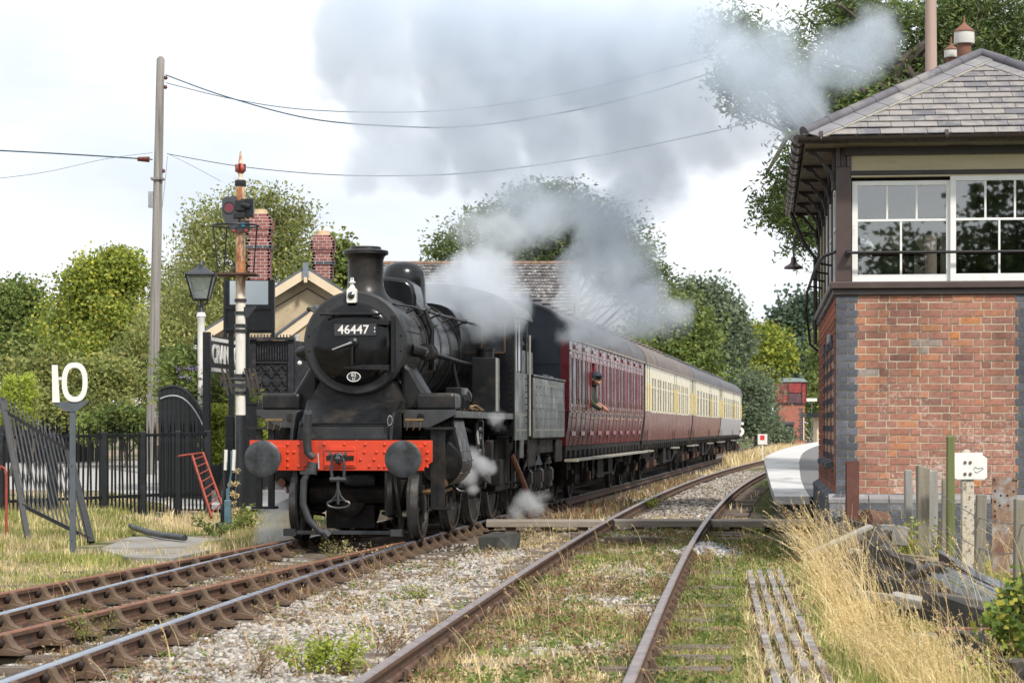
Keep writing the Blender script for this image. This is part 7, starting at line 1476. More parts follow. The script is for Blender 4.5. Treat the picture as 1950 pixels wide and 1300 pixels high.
# ------------------------------------------------------------------ vegetation
def leaf_mat(name, cols, trans=.35, sc=.8):
    t = NT(name); gi = t.n('ShaderNodeNewGeometry'); n_ = len(cols)
    c = t.ramp(gi.outputs['Random Per Island'], [(i / max(1, n_ - 1), c_) for i, c_ in enumerate(cols)])
    big = t.ramp(t.noise(sc, 3, .5), [(.3, .95), (.7, 2.0)]); c = t.mix(1.0, c, big, 'MULTIPLY')
    d = t.n('ShaderNodeBsdfPrincipled'); t.l(c, d.inputs['Base Color']); d.inputs['Roughness'].default_value = .55; d.inputs['Specular IOR Level'].default_value = .3
    tr = t.n('ShaderNodeBsdfTranslucent'); t.l(c, tr.inputs[0]); m_ = t.n('ShaderNodeMixShader'); m_.inputs[0].default_value = trans
    t.l(d.outputs[0], m_.inputs[1]); t.l(tr.outputs[0], m_.inputs[2]); t.l(m_.outputs[0], t.out.inputs[0]); return t.m
LM = dict(
    olive=leaf_mat('leaf_olive', [(.09, .11, .035), (.14, .165, .05), (.20, .21, .065), (.27, .255, .09)]),
    maple=leaf_mat('leaf_yellow_green', [(.08, .115, .022), (.14, .18, .033), (.20, .225, .04), (.31, .29, .04)]),
    green=leaf_mat('leaf_green', [(.055, .085, .025), (.09, .13, .035), (.13, .17, .045), (.19, .20, .05)]),
    ash=leaf_mat('leaf_ash', [(.04, .065, .022), (.065, .095, .03), (.09, .125, .04), (.16, .18, .05)]),
    bramble=leaf_mat('leaf_bramble', [(.05, .09, .02), (.10, .15, .03), (.17, .21, .04), (.40, .34, .06)]),
    grey=leaf_mat('leaf_grey_green', [(.07, .10, .06), (.11, .14, .085), (.16, .19, .12)]),
    far=leaf_mat('leaf_far_green', [(.045, .07, .05), (.065, .095, .065), (.09, .12, .07)], sc=.25),
    bright=leaf_mat('leaf_bright', [(.16, .22, .03), (.25, .30, .05), (.33, .34, .06)]),
    dark=leaf_mat('leaf_dark', [(.03, .05, .02), (.05, .075, .028), (.08, .10, .035)]),
    purple=leaf_mat('buddleia_flower', [(.22, .14, .36), (.30, .22, .45)]))
bark = M('tree_bark', (.085, .07, .055), .95, 0, .3, 5, .6)
def leaves(C, n, spread, size, asp, droop=0, seed=0, flat=.5):
    """leaf quads round cluster centres C"""
    r = np.random.default_rng(seed); k = len(C); idx = r.integers(0, k, n); p = C[idx] + np.clip(r.normal(0, .9, (n, 3)), -1.5, 1.5) * spread[idx][:, None] * np.array([1, 1, .75])
    d = r.normal(0, 1, (n, 3)); d[:, 2] = d[:, 2] * .6 - droop; d /= np.linalg.norm(d, axis=1)[:, None]
    a = r.normal(0, 1, (n, 3)); a[:, 2] *= flat; s = np.cross(d, a); s /= np.linalg.norm(s, axis=1)[:, None] + 1e-9
    L = size * r.uniform(.6, 1.35, n)[:, None]; W = L * asp
    V = np.stack([p - d * L * .5, p + s * W * .5 - d * L * .05, p + d * L * .5, p - s * W * .5 - d * L * .05], 1).reshape(-1, 3); Q = np.arange(4 * n).reshape(n, 4)
    return V, Q
def tree(name, label, base, blobs, mat, nclu, nleaf, size, asp=.55, droop=0, seed=0, spread=.4, trunk=.18, shell=.55, group=None, cat='tree', limbs=26, zmin=.15):
    """blobs: (centre, (rx, ry, rz)); clusters of leaves spread through the blobs, limbs reach into them from the trunk"""
    r = np.random.default_rng(seed); vol = np.array([b[1][0] * b[1][2] for b in blobs]); vol /= vol.sum(); C = []
    while len(C) < nclu:
        b = blobs[r.choice(len(blobs), p=vol)]; q = r.normal(0, 1, 3); q /= np.linalg.norm(q); q *= (shell + (1 - shell) * r.random()) if r.random() < .75 else r.random() ** .5
        c = np.array(b[0]) + q * np.array(b[1]) * r.uniform(.85, 1.08)
        if c[2] > zmin: C.append(c)
    C = np.array(C); sp = np.array(spread * r.uniform(.55, 1.3, nclu)); o0 = Vector(base)
    t = empty(name, o0, 0, label, cat, group); V, Q = leaves(C, nleaf, sp, size, asp, droop, seed + 1); V = V - np.array(o0)
    V[:, 2] = np.maximum(V[:, 2], .02); np_obj('crown', V, Q, mat, t)
    if trunk:
        top = C.mean(0); tp_ = Vector(top) + Vector((0, 0, .3 * (C[:, 2].max() - top[2]))); mid = o0.lerp(tp_, .5) + Vector((.15, 0, 0))
        mb = MB(); mb.tube([Vector((0, 0, -.3)), Vector((0, 0, .4)), mid - o0, tp_ - o0], [trunk * 1.3, trunk, trunk * .75, trunk * .3], 9); mb.build('trunk', bark, t, 60)
        mb = MB()
        for i in r.choice(nclu, min(limbs, nclu), replace=False):
            e = Vector(C[i]) - o0; f_ = r.uniform(.3, .95); s = (Vector((0, 0, .4)).lerp(mid - o0, f_ * 2) if f_ < .5 else (mid - o0).lerp(tp_ - o0, f_ * 2 - 1)); m_ = s.lerp(e, .5) + Vector((r.normal() * .15, r.normal() * .15, abs(r.normal()) * .25)); w_ = trunk * r.uniform(.22, .5); mb.tube([s, s.lerp(m_, .5) + Vector((0, 0, .05)), m_, e], [w_, w_ * .75, w_ * .5, w_ * .15], 5)
        o = mb.build('limbs', bark, t, 60); o['kind'] = 'stuff'
    return t
def B(x, y, rx, ry, Z, d=None): # ellipsoid from photo pixels at distance Z
    q = Z / F; c = px(x, y, Z); return ((c.x, c.y, c.z), (rx * q, (d if d else min(rx, ry) * q), ry * q))
def gb(x, Z): return (pxx(x, Z), Z, 0)
tree('birch_tree', 'broad olive green tree with drooping twigs rising behind the station chimneys', gb(450, 80), [B(440, 480, 105, 115, 80), B(365, 565, 85, 95, 78), B(560, 470, 65, 75, 80), B(500, 410, 75, 55, 80), B(590, 560, 45, 80, 79), B(420, 620, 120, 70, 78)], LM['olive'], 420, 42000, .15, .4, .7, 1, .42, .22, .5)
tree('maple_tree', 'yellow green maple left of the telegraph pole', gb(190, 70), [B(200, 540, 72, 55, 70), B(140, 610, 55, 55, 70), B(225, 630, 55, 70, 69), B(175, 690, 85, 60, 68), B(225, 510, 45, 28, 70)], LM['maple'], 300, 40000, .115, .75, .1, 2, .36, .16, .4)
tree('lime_tree', 'pale olive tree at the left picture edge', gb(20, 76), [B(20, 620, 72, 70, 76), B(-40, 600, 60, 60, 76), B(60, 680, 60, 60, 75), B(30, 570, 40, 30, 76)], LM['green'], 240, 30000, .135, .6, .3, 3, .45, .18)
tree('willow_tree', 'drooping olive bush tree close behind the telegraph pole', gb(300, 64), [B(330, 640, 62, 70, 64), B(270, 680, 55, 60, 63), B(355, 590, 50, 45, 65), B(300, 740, 70, 40, 62)], LM['olive'], 230, 19000, .13, .35, .9, 4, .34, .12)
tree('hawthorn_bush', 'brownish green bushes behind the white speed sign', gb(120, 60), [B(100, 730, 75, 45, 60), B(200, 720, 60, 42, 60), B(30, 715, 45, 40, 60), B(150, 775, 110, 25, 59)], LM['olive'], 210, 17000, .13, .5, .2, 5, .33, .06, cat='bush')
for i, (x, y, rx, ry, lab) in enumerate(((18, 752, 14, 30, 'small bright conifer at the left picture edge'), (52, 752, 13, 38, 'bright pointed conifer left of the speed sign'))):
    tree('conifer', lab, gb(x, 53), [B(x, y + 8, rx, ry * .7, 53), B(x, y - 10, rx * .6, ry * .7, 53), B(x, y - 24, rx * .3, ry * .4, 53), B(x, y + 40, rx * 1.1, ry * .6, 53)], LM['bright'], 90, 4500, .09, .3, -.8, 30 + i, .10, .04, cat='conifer', group='conifers left of the sign')
tree('garden_bush', 'dark green bush between the speed sign and the telegraph pole', gb(235, 57), [B(235, 800, 45, 24, 57), B(190, 812, 35, 18, 57), B(275, 815, 25, 18, 57)], LM['green'], 120, 8000, .11, .6, 0, 6, .24, .05, cat='bush')
bd_ = tree('buddleia', 'buddleia with purple flowers in front of the iron pavilion', gb(350, 46.5), [B(345, 690, 32, 35, 46.5), B(370, 740, 28, 40, 46.3), B(430, 735, 26, 40, 46.2), B(335, 740, 28, 40, 46.5), B(450, 760, 20, 30, 46)], LM['green'], 120, 7000, .13, .3, .3, 7, .25, .05, cat='shrub')
C7 = np.array([px(x, y, 45.6) for x, y in ((362, 700), (372, 703), (343, 702), (388, 722), (440, 752), (345, 718), (358, 721))]); V, Q = leaves(C7, 110, np.full(len(C7), .05), .04, .6, 0, 5); np_obj('flowers', V - np.array(bd_.location), Q, LM['purple'], bd_, kind='stuff')
tree('yellow_shrub', 'bright yellow green shrub between the fence end and the signal post', gb(418, 45), [B(418, 810, 16, 35, 45), B(408, 850, 12, 25, 44.8), B(432, 850, 12, 22, 44.8)], LM['bright'], 80, 4500, .10, .5, .2, 8, .15, .04, cat='shrub')
tree('yellow_shrub', 'pale green shrub glimpsed between the signal post and the engine', gb(482, 46), [B(482, 830, 14, 30, 46), B(500, 850, 20, 20, 46)], LM['bright'], 60, 2500, .10, .5, .2, 9, .15, .04, cat='shrub')
tree('sycamore_tree', 'small dark green tree right of the second chimney', gb(645, 86), [B(640, 490, 22, 40, 86), B(650, 530, 28, 40, 86)], LM['green'], 70, 4500, .18, .8, 0, 10, .35, .14)
tree('ash_tree', 'large grey green tree behind the station roof half hidden by steam', gb(1040, 98), [B(1010, 425, 105, 70, 98), B(910, 455, 60, 55, 97), B(850, 470, 32, 36, 96), B(1110, 440, 90, 75, 98), B(1190, 500, 75, 75, 98), B(1245, 545, 45, 50, 98), B(1060, 370, 55, 30, 98), B(1000, 500, 120, 50, 98)], LM['ash'], 430, 34000, .20, .4, .2, 11, .55, .26, .5, limbs=60)
tree('beech_tree', 'dark green trees behind the maroon coach roof', gb(1250, 140), [B(1240, 655, 55, 45, 140), B(1190, 680, 50, 35, 138), B(1300, 640, 50, 50, 140), B(1290, 700, 90, 40, 139), B(1290, 590, 28, 30, 140)], LM['green'], 280, 30000, .25, .7, 0, 12, .75, .3)
tree('lime_tree', 'rounded mid green tree above the cream coaches', gb(1350, 150), [B(1355, 610, 55, 55, 150), B(1320, 570, 35, 28, 150), B(1390, 650, 35, 45, 150), B(1360, 680, 50, 45, 149), B(1340, 560, 28, 18, 150)], LM['grey'], 260, 30000, .26, .7, 0, 13, .75, .3)
tree('maple_tree', 'yellow green tree above the last coach', gb(1460, 165), [B(1450, 655, 36, 36, 165), B(1425, 690, 36, 35, 164), B(1484, 685, 22, 24, 164), B(1430, 730, 42, 30, 163)], LM['maple'], 200, 22000, .25, .8, 0, 14, .7, .26)
tree('willow_bush', 'grey green willow bush behind the end of the last coach', gb(1440, 145), [B(1435, 750, 42, 45, 145), B(1440, 785, 26, 34, 144), B(1405, 790, 38, 40, 145), B(1450, 810, 16, 18, 143)], LM['grey'], 190, 13000, .26, .35, .2, 15, .6, .12, cat='bush')
tree('oak_tree', 'hazy dark tree on the bank behind the water tower', gb(1520, 270), [B(1530, 590, 35, 35, 270), B(1500, 620, 35, 40, 270), B(1550, 660, 45, 70, 270), B(1500, 690, 45, 50, 268), B(1540, 740, 50, 50, 265)], LM['far'], 280, 17000, .55, .8, 0, 16, 1.1, .4)
tree('bank_bush', 'green scrub on the bank right of the water tower', gb(1550, 205), [B(1550, 795, 28, 45, 205), B(1560, 745, 30, 40, 206), B(1580, 700, 40, 90, 207)], LM['green'], 120, 8000, .36, .6, 0, 17, .8, .1, cat='bush')
tree('tower_bush', 'dark bush covering the foot of the water tower', gb(1478, 172), [B(1472, 826, 13, 11, 172), B(1494, 830, 8, 7, 172), B(1462, 812, 8, 15, 172)], LM['grey'], 90, 5000, .28, .4, 0, 18, .5, .08, cat='bush')
big = tree('ash_tree', 'big leafy ash tree overhanging the signal box roof', gb(1860, 41), [B(1650, 50, 120, 80, 41), B(1850, 60, 150, 110, 41.5), B(1560, 190, 90, 75, 40.5), B(1480, 110, 70, 60, 40), B(1525, 320, 52, 65, 39.5), B(1485, 395, 42, 45, 39.3), B(1660, 230, 100, 90, 40.5), B(1390, 60, 60, 38, 39.6), B(1425, 200, 45, 30, 39.5), B(1900, 170, 90, 80, 41), B(1535, 440, 26, 45, 39.5), B(1760, 170, 100, 90, 41.5), B(1400, 150, 40, 28, 39.5), B(1620, 400, 60, 80, 41)], LM['ash'], 720, 74000, .115, .3, .45, 19, .26, .28, .35, limbs=150)
# boughs of the big tree reaching across the sky
mb = MB(); r = random.Random(5)
for pts in ([(1860, 330, 41), (1780, 190, 41), (1680, 140, 40.6), (1560, 110, 40.2), (1420, 60, 39.7)], [(1800, 230, 41), (1700, 230, 40.7), (1600, 220, 40.3), (1500, 260, 39.8), (1460, 330, 39.5)], [(1860, 300, 41), (1850, 120, 41.3), (1820, -20, 41.5)], [(1760, 180, 41), (1690, 80, 40.6), (1600, 10, 40.2)], [(1680, 240, 40.6), (1640, 280, 40.4), (1560, 330, 40), (1530, 410, 39.6)], [(1560, 110, 40.2), (1490, 180, 39.8), (1420, 200, 39.6)], [(1870, 300, 41), (1920, 160, 41.2), (1960, 60, 41.4)]):
    P3 = [px(*p) - big.location for p in pts]; n_ = len(P3); mb.tube(P3, [.10 * (1 - .85 * i / (n_ - 1)) + .012 for i in range(n_)], 7)
o = mb.build('boughs', bark, big, 60); o['kind'] = 'stuff'
# trees beyond the platform on the right, seen through the signal box windows and mirrored in the coach sides
for i, (x, y, h, m_) in enumerate(((11, 42, 5, 'green'), (13.5, 52, 6, 'ash'))):
    tree('hedgerow_tree', ['bushy green tree seen through the signal box windows', 'taller tree farther off seen through the signal box windows'][i], (x, y, 0), [((x, y, h * .62), (2.4, 2.2, h * .38)), ((x + 1.5, y + 2, h * .5), (2, 2, h * .35)), ((x - .5, y + 3, h * .4), (2, 3, h * .35))], LM[m_], 120, 6000, .24, .6, .1, 50 + i, .5, .18, group='trees beyond the platform')
tree('ash_tree', 'tall tree behind the photographer mirrored in the signal box windows', (6.5, -26, 0), [((6.2, -26, 7), (3.4, 2.5, 3.2)), ((8.5, -26, 9), (4, 2.5, 3.5)), ((3.2, -26, 5.5), (2.4, 2.2, 2.4)), ((11, -25, 7), (4, 2.5, 4)), ((1.4, -26, 5.8), (2.4, 2.2, 2.6)), ((.2, -26, 4), (1.8, 2, 2.2)), ((5, -25, 3), (5, 2, 2.5))], LM['dark'], 300, 22000, .36, .5, .1, 77, .6, .3)
# ------------------------------------------------------------------ grasses (plan-space scatter)
def blades(name, pts, hgt, wid, mat, lean=.35, seed=0, label=None, bend=.5):
    r = np.random.default_rng(seed); n = len(pts); p = np.column_stack([pts, gh(pts[:, 0], pts[:, 1])]); a = r.uniform(0, 2 * np.pi, n); h = hgt * r.uniform(.5, 1.25, n) if np.isscalar(hgt) else hgt
    la = r.uniform(0, 2 * np.pi, n); ln_ = np.abs(r.normal(0, lean, n)) * h; dx = np.stack([np.cos(la), np.sin(la), 0 * la], 1) * ln_[:, None]; s = np.stack([np.cos(a), np.sin(a) * .5, 0 * a], 1) * (wid * r.uniform(.6, 1.3, n))[:, None]
    up = np.array([0, 0, 1]); m1 = p + dx * bend * .5 + up * (h * .55)[:, None]; tip = p + dx + up * (h * np.clip(1 - ln_ / h * .35, .4, 1))[:, None]
    V = np.stack([p - s, p + s, m1 + s * .75, m1 - s * .75, tip], 1).reshape(-1, 3); b = np.arange(n)[:, None] * 5
    Q = np.concatenate([b + np.array([0, 1, 2]), b + np.array([0, 2, 3]), b + np.array([3, 2, 4])], 0)
    o = np_obj(name, V, Q, mat); return tag(o, label, None, None, 'stuff')
dry = leaf_mat('dry_grass', [(.30, .235, .12), (.42, .33, .17), (.52, .42, .24), (.60, .50, .31)], .3, 1.5)
grn_g = leaf_mat('green_grass', [(.10, .13, .03), (.16, .19, .045), (.23, .24, .07), (.34, .30, .12)], .35, 1.5)
redw = leaf_mat('reddish_weed', [(.14, .07, .05), (.19, .11, .06), (.21, .165, .08), (.13, .13, .05)], .2, 1.5)
gold_g = leaf_mat('golden_grass', [(.27, .18, .075), (.41, .30, .13), (.52, .40, .20), (.62, .52, .32)], .35, 1.2)
def scatter(n, xr, yr, dens, seed=0, pow_=1.0):
    r = np.random.default_rng(seed); P = []
    tot = 0
    while tot < n:
        u = r.random(n * 2); y = yr[0] * (yr[1] / yr[0]) ** (u ** pow_); x = r.uniform(xr[0], xr[1], n * 2); ok = (np.abs(x * F / y) < 1060) & (r.random(n * 2) < dens(x, y)); q = np.column_stack([x, y])[ok]; P.append(q); tot += len(q)
        if len(P) > 60: break
    return np.concatenate(P)[:n]
clear1 = lambda x, y: (np.abs(np.abs(x - T1(y)) - G) > .1) & (np.abs(np.abs(x - T2(y)) - G) > .07) & (np.abs(np.abs(x - T3(np.minimum(y, 28.5))) - G) > .1)
under = lambda x, y: (np.abs(x - T1(y)) < 1.35) & (y > 27.3)
pad = lambda x, y: ((x > -6.1 + .1 * (y - 28)) & (x < -4.1) & (y > 27.9) & (y < 33.8)) | ((x < -3.4) & (y > 44))
notplat = lambda x, y: ~((x > np.where(y < 49, 3.9 + .097 * (y - 35), T2(y) + 1.25)) & (y > 34.8) & (y < 160)) & ~((x > 3.6) & (y > 25.7) & (y < 34.8))
def d_green(x, y):
    g, gr, o = masks(x, y); d = gr ** 1.5 * (1 - g) * (1 - o * .8); d = np.where((x > T2(y) + .85) & (x < T2(y) + 1.5) & (y < 26), .8, d); d = np.where(x > 4.5, .9, d)
    return d * clear1(x, y) * ~under(x, y) * ~pad(x, y) * notplat(x, y) * .9
def d_dry(x, y):
    g, gr, o = masks(x, y); d = (1 - g * .93) * (1 - gr * .65) * (1 - o * .75) * (.35 + .65 * (fbm(x, y, .8, 21) > .5)); d = np.where(np.abs(x - T2(y)) < .8, d * .8, d)
    return d * clear1(x, y) * ~under(x, y) * ~pad(x, y) * notplat(x, y)
blades('green_grass', scatter(52000, (-9, 8), (11.5, 36), lambda x, y: d_green(x, y) + .25 * (x < T1(y) - 1.7) * ~pad(x, y) * clear1(x, y), 1), .075, .005, grn_g, .55, 2, 'short green grass growing along and between the tracks')
blades('dry_grass', scatter(42000, (-9, 8), (11.5, 40), lambda x, y: d_dry(x, y) * np.where(x < T1(y) - 1.6, .5, 1), 3), .06, .0042, dry, .8, 4, 'short dry straw coloured grass between the tracks')
blades('far_grass', scatter(14000, (-14, 40), (36, 150), lambda x, y: (d_dry(x, y) * .4 + (y > 75) * notplat(x, y) * ~under(x, y) * ~pad(x, y) * clear1(x, y)) * (np.abs(x - T2(y)) > .9) * ((fbm(x, y, 2.5, 71) > .5) | (y > 90)), 5), .17, .014, dry, .4, 6, 'dry rough grass in the distance beside the train')
blades('meadow_grass', scatter(7000, (9, 32), (84, 165), lambda x, y: notplat(x, y) * ~under(x, y) * clear1(x, y) * (np.abs(x - T2(y)) > 1.2) * 1.0, 81), .55, .03, dry, .35, 82, 'pale rough grass beyond the last coach')
blades('fence_grass', scatter(7000, (-9, -3.4), (27.5, 41), lambda x, y: (x < T1(y) - 1.6) * (x > -10) * ~pad(x, y) * (.15 + .85 * (fbm(x, y, 1.0, 31) > .48)), 7), .16, .005, dry, .3, 8, 'tall dry grass along the foot of the picket fence')
blades('fence_green_grass', scatter(12000, (-9, -3.4), (26, 41), lambda x, y: (x < T1(y) - 1.7) * ~pad(x, y) * (fbm(x, y, 1.0, 33) > .5), 17), .13, .007, grn_g, .4, 18, 'green grass tufts along the foot of the picket fence')
blades('verge_green_grass', scatter(5000, (2.0, 4.5), (12, 24), lambda x, y: (x > T2(y) + 1.95) * (x < T2(y) + 2.9) * 1.0, 91), .2, .005, grn_g, .5, 92, 'green grass under the golden stems beside the signal rods')
blades('post_grass', scatter(22000, (2.7, 9), (14, 25.6), lambda x, y: (x > T2(y) + 2.2) * (.12 + .88 * (x > 4.3)), 9), .15, .006, grn_g, .35, 10, 'green grass among the old posts and the scrap heap')
blades('trackside_weeds', scatter(4200, (-6, 4), (14, 36), lambda x, y: clear1(x, y) * ~under(x, y) * ((fbm(x, y, .5, 41) > .63) & ((np.abs(np.abs(x - T2(y)) - G) < .3) | (np.abs(x - T1(y)) < .9) | (np.abs(x - T3(np.minimum(y, 28.5))) < .9))), 11), .12, .008, redw, .6, 12, 'reddish and green low weeds along the rails')
blades('verge_weeds', scatter(1500, (-2, 6), (36, 75), lambda x, y: ((x > T1(y) + 1.3) & (x < T2(y) - 1.1)) * (.15 + .85 * (fbm(x, y, 2.0, 43) > .5)), 13), .2, .012, redw, .5, 14, 'reddish brown weeds on the verge beside the train')
# tall golden grass with seed heads beside the point rodding
def tall(name, pts, hmin, hmax, seed, label, wind=(-.32, -.05)):
    r = np.random.default_rng(seed); n = len(pts); S_ = 6; V = []; Q = []
    h = r.uniform(hmin, hmax, n) * (.5 + .5 * sstep(14.8, 18.5, pts[:, 1]) if hmax > .9 else 1); z = gh(pts[:, 0], pts[:, 1]); dirx = wind[0] + r.normal(0, .22, n); diry = wind[1] + r.normal(0, .2, n); w0 = r.uniform(.0013, .0024, n); t = np.linspace(0, 1, S_ + 1)
    path = np.stack([pts[:, 0:1] + dirx[:, None] * h[:, None] * t ** 2.2, pts[:, 1:2] + diry[:, None] * h[:, None] * t ** 2.2, z[:, None] + h[:, None] * (t - .18 * t ** 3 * np.abs(dirx[:, None]))], 2)
    side = np.array([1, .25, 0]); ww = (w0[:, None] * (1 - .5 * t))[:, :, None] * side
    V1 = np.stack([path - ww, path + ww], 2).reshape(-1, 3); b = np.arange(n)[:, None] * (2 * (S_ + 1)); Q1 = np.concatenate([b + np.array([2 * i, 2 * i + 1, 2 * i + 3, 2 * i + 2]) for i in range(S_)], 0)
    # seed heads: little spikelets along the last fifth
    K = 11; hd = r.random(n) < .75; m_ = hd.sum(); f_ = r.uniform(.80, 1.02, (m_, K)); ax = (path[hd, -1] - path[hd, -2]); ax /= np.linalg.norm(ax, axis=1)[:, None]; Lg = (h[hd] / S_)[:, None]
    base = path[hd, -2][:, None, :] + ax[:, None, :] * ((f_ - .8) / .22 * Lg * 1.15)[:, :, None] + r.normal(0, .006, (m_, K, 3)); d = ax[:, None, :] + r.normal(0, .35, (m_, K, 3)); d /= np.linalg.norm(d, axis=2)[:, :, None]
    sL = r.uniform(.010, .021, (m_, K))[:, :, None]; s2 = np.cross(d, r.normal(0, 1, (m_, K, 3))); s2 /= np.linalg.norm(s2, axis=2)[:, :, None]; s2 *= .0032
    V2 = np.stack([base, base + d * sL * .5 + s2, base + d * sL, base + d * sL * .5 - s2], 2).reshape(-1, 3); Q2 = np.arange(len(V2)).reshape(-1, 4) + len(V1)
    return tag(np_obj(name, np.concatenate([V1, V2]), np.concatenate([Q1, Q2]), gold_g), label, None, None, 'stuff')
def d_tall(x, y): e = x - (T2(y) + 2.02); return np.exp(-((e - .25) / (.20 + .075 * np.clip(17.5 - y, 0, 6))) ** 2) * (e > .0) * (.2 + .8 * (fbm(x, y, .5, 51) > .45)) * (1 - .85 * sstep(2.6, 3.5, x))
tall('tall_golden_grass', scatter(1150, (2.2, 5), (12.2, 26), d_tall, 21, 1.0), .50, .98, 22, 'tall golden grass with seed heads between the signal rods and the scrap heap')
blades('golden_undergrowth', scatter(2000, (2.2, 5), (12.0, 26), lambda x, y: d_tall(x, y) * .9 + .012, 23), .22, .0045, gold_g, .5, 24, 'matted golden grass at the foot of the tall stems')
tall('far_tall_grass', scatter(330, (-8, 3), (13, 34), lambda x, y: clear1(x, y) * ~under(x, y) * ~pad(x, y) * (fbm(x, y, .8, 61) > .58) * .7 * (np.abs(x - T1(y)) > 1.0), 25), .18, .42, 26, 'thin dry stems standing among the tracks')
tall('scrap_grass', scatter(160, (3.0, 5.2), (14, 23), lambda x, y: (x > T2(y) + 2.2) * .5, 27), .45, .89, 28, 'single dry stems growing through the scrap heap')
# low broad-leaved weeds hugging the ground
def low_weeds(name, n, xr, yr, dens, mat, seed, label, size=.035):
    r = np.random.default_rng(seed); P = scatter(n, xr, yr, dens, seed); k = 9; c = np.repeat(P, k, 0) + r.normal(0, .035, (len(P) * k, 2)); z = gh(c[:, 0], c[:, 1]) + np.abs(r.normal(0, .03, len(c))) + .008
    V, Q = leaves(np.column_stack([c, z]), len(c) * 2, np.full(len(c), .015), size, .5, -.2, seed + 1, .3); return tag(np_obj(name, V, Q, mat), label, None, None, 'stuff')
on2 = lambda x, y: np.abs(x - T2(y)) < .75
low_weeds('low_weeds', 1500, (-3, 4), (11.5, 34), lambda x, y: clear1(x, y) * ~under(x, y) * (on2(x, y) * .45 + ((x > T2(y) + .8) & (x < T2(y) + 1.9)) * .8 + .10) * (fbm(x, y, .45, 93) > .54), LM['green'], 94, 'low green weeds between and beside the siding rails')
low_weeds('brown_weeds', 2200, (-4, 4), (11.5, 34), lambda x, y: clear1(x, y) * ~under(x, y) * (on2(x, y) * .9 + .3) * (fbm(x, y, .5, 95) > .54), redw, 96, 'low brown withered weeds between the tracks', .03)
blades('rod_grass', scatter(2600, (1.4, 4), (11.6, 24), lambda x, y: (np.abs(x - T2(y) - 1.75) < .32) * (fbm(x, y, .4, 97) > .42), 98), .16, .004, dry, .8, 99, 'dry grass straggling over the signal rods')
# ------------------------------------------------------------------ ballast stones
def stones(name, pts, smin, smax, mat, seed, label):
    r = np.random.default_rng(seed); n = len(pts); s = smin + (smax - smin) * r.random(n) ** 2; cube = np.array([(a, b, c) for a in (-1, 1) for b in (-1, 1) for c in (-1, 1)], float) * .5
    v = cube[None] * (1 + r.uniform(-.45, .25, (n, 8, 1))) * (s[:, None, None] * r.uniform(.6, 1.2, (n, 1, 3))); a = r.uniform(0, 6.28, n); ca, sa = np.cos(a), np.sin(a); b = r.uniform(-.6, .6, n); cb_, sb_ = np.cos(b), np.sin(b)
    x = v[..., 0] * cb_[:, None] + v[..., 2] * sb_[:, None]; z = -v[..., 0] * sb_[:, None] + v[..., 2] * cb_[:, None]; y = v[..., 1]; X_ = x * ca[:, None] - y * sa[:, None]; Y_ = x * sa[:, None] + y * ca[:, None]
    V = np.stack([X_ + pts[:, 0:1], Y_ + pts[:, 1:2], z * .8 + (gh(pts[:, 0], pts[:, 1]) + s * .12)[:, None]], 2).reshape(-1, 3); f = np.array([(0,1,3,2),(4,6,7,5),(0,4,5,1),(2,3,7,6),(0,2,6,4),(1,5,7,3)]); Q = (np.arange(n)[:, None, None] * 8 + f[None]).reshape(-1, 4)
    return tag(np_obj(name, V, Q, mat), label, None, None, 'stuff')
st_m = NT('ballast_stone'); gi = st_m.n('ShaderNodeNewGeometry'); c = st_m.ramp(gi.outputs['Random Per Island'], [(0, (.11, .10, .085)), (.16, (.25, .22, .19)), (.4, (.37, .34, .305)), (.65, (.47, .445, .41)), (.84, (.31, .235, .175)), (.92, (.34, .32, .30)), (1, (.57, .555, .53))]); st_m = st_m.bsdf(c, .9, 0, None, spec=.2)
st_w = NT('pale_stone'); gi = st_w.n('ShaderNodeNewGeometry'); c = st_w.ramp(gi.outputs['Random Per Island'], [(0, (.40, .40, .42)), (1, (.68, .68, .70))]); st_w = st_w.bsdf(c, .9, 0, None, spec=.2)
stones('ballast', scatter(60000, (-7, 4), (11.5, 33), lambda x, y: masks(x, y)[0] * clear1(x, y) * (1 - .5 * masks(x, y)[2]) , 31), .016, .05, st_m, 32, 'loose pale ballast stones between the tracks')
stones('far_ballast', scatter(5000, (0, 14), (33, 80), lambda x, y: (np.abs(x - T2(y)) < .72) + .5 * (np.abs(x - T2(y) + 1.4) < .5), 131), .025, .07, st_m, 132, 'stone ballast between the siding rails beyond the foot crossing')
pcx = px(1350, 0, 28.5).x; rp_ = np.random.default_rng(4); pp_ = np.column_stack([pcx + rp_.normal(0, .17, 2500), 28.7 + rp_.normal(0, .5, 2500)]); stones('gravel_pile', pp_, .015, .045, st_w, 33, 'small heap of white gravel beside the right rail of the siding')
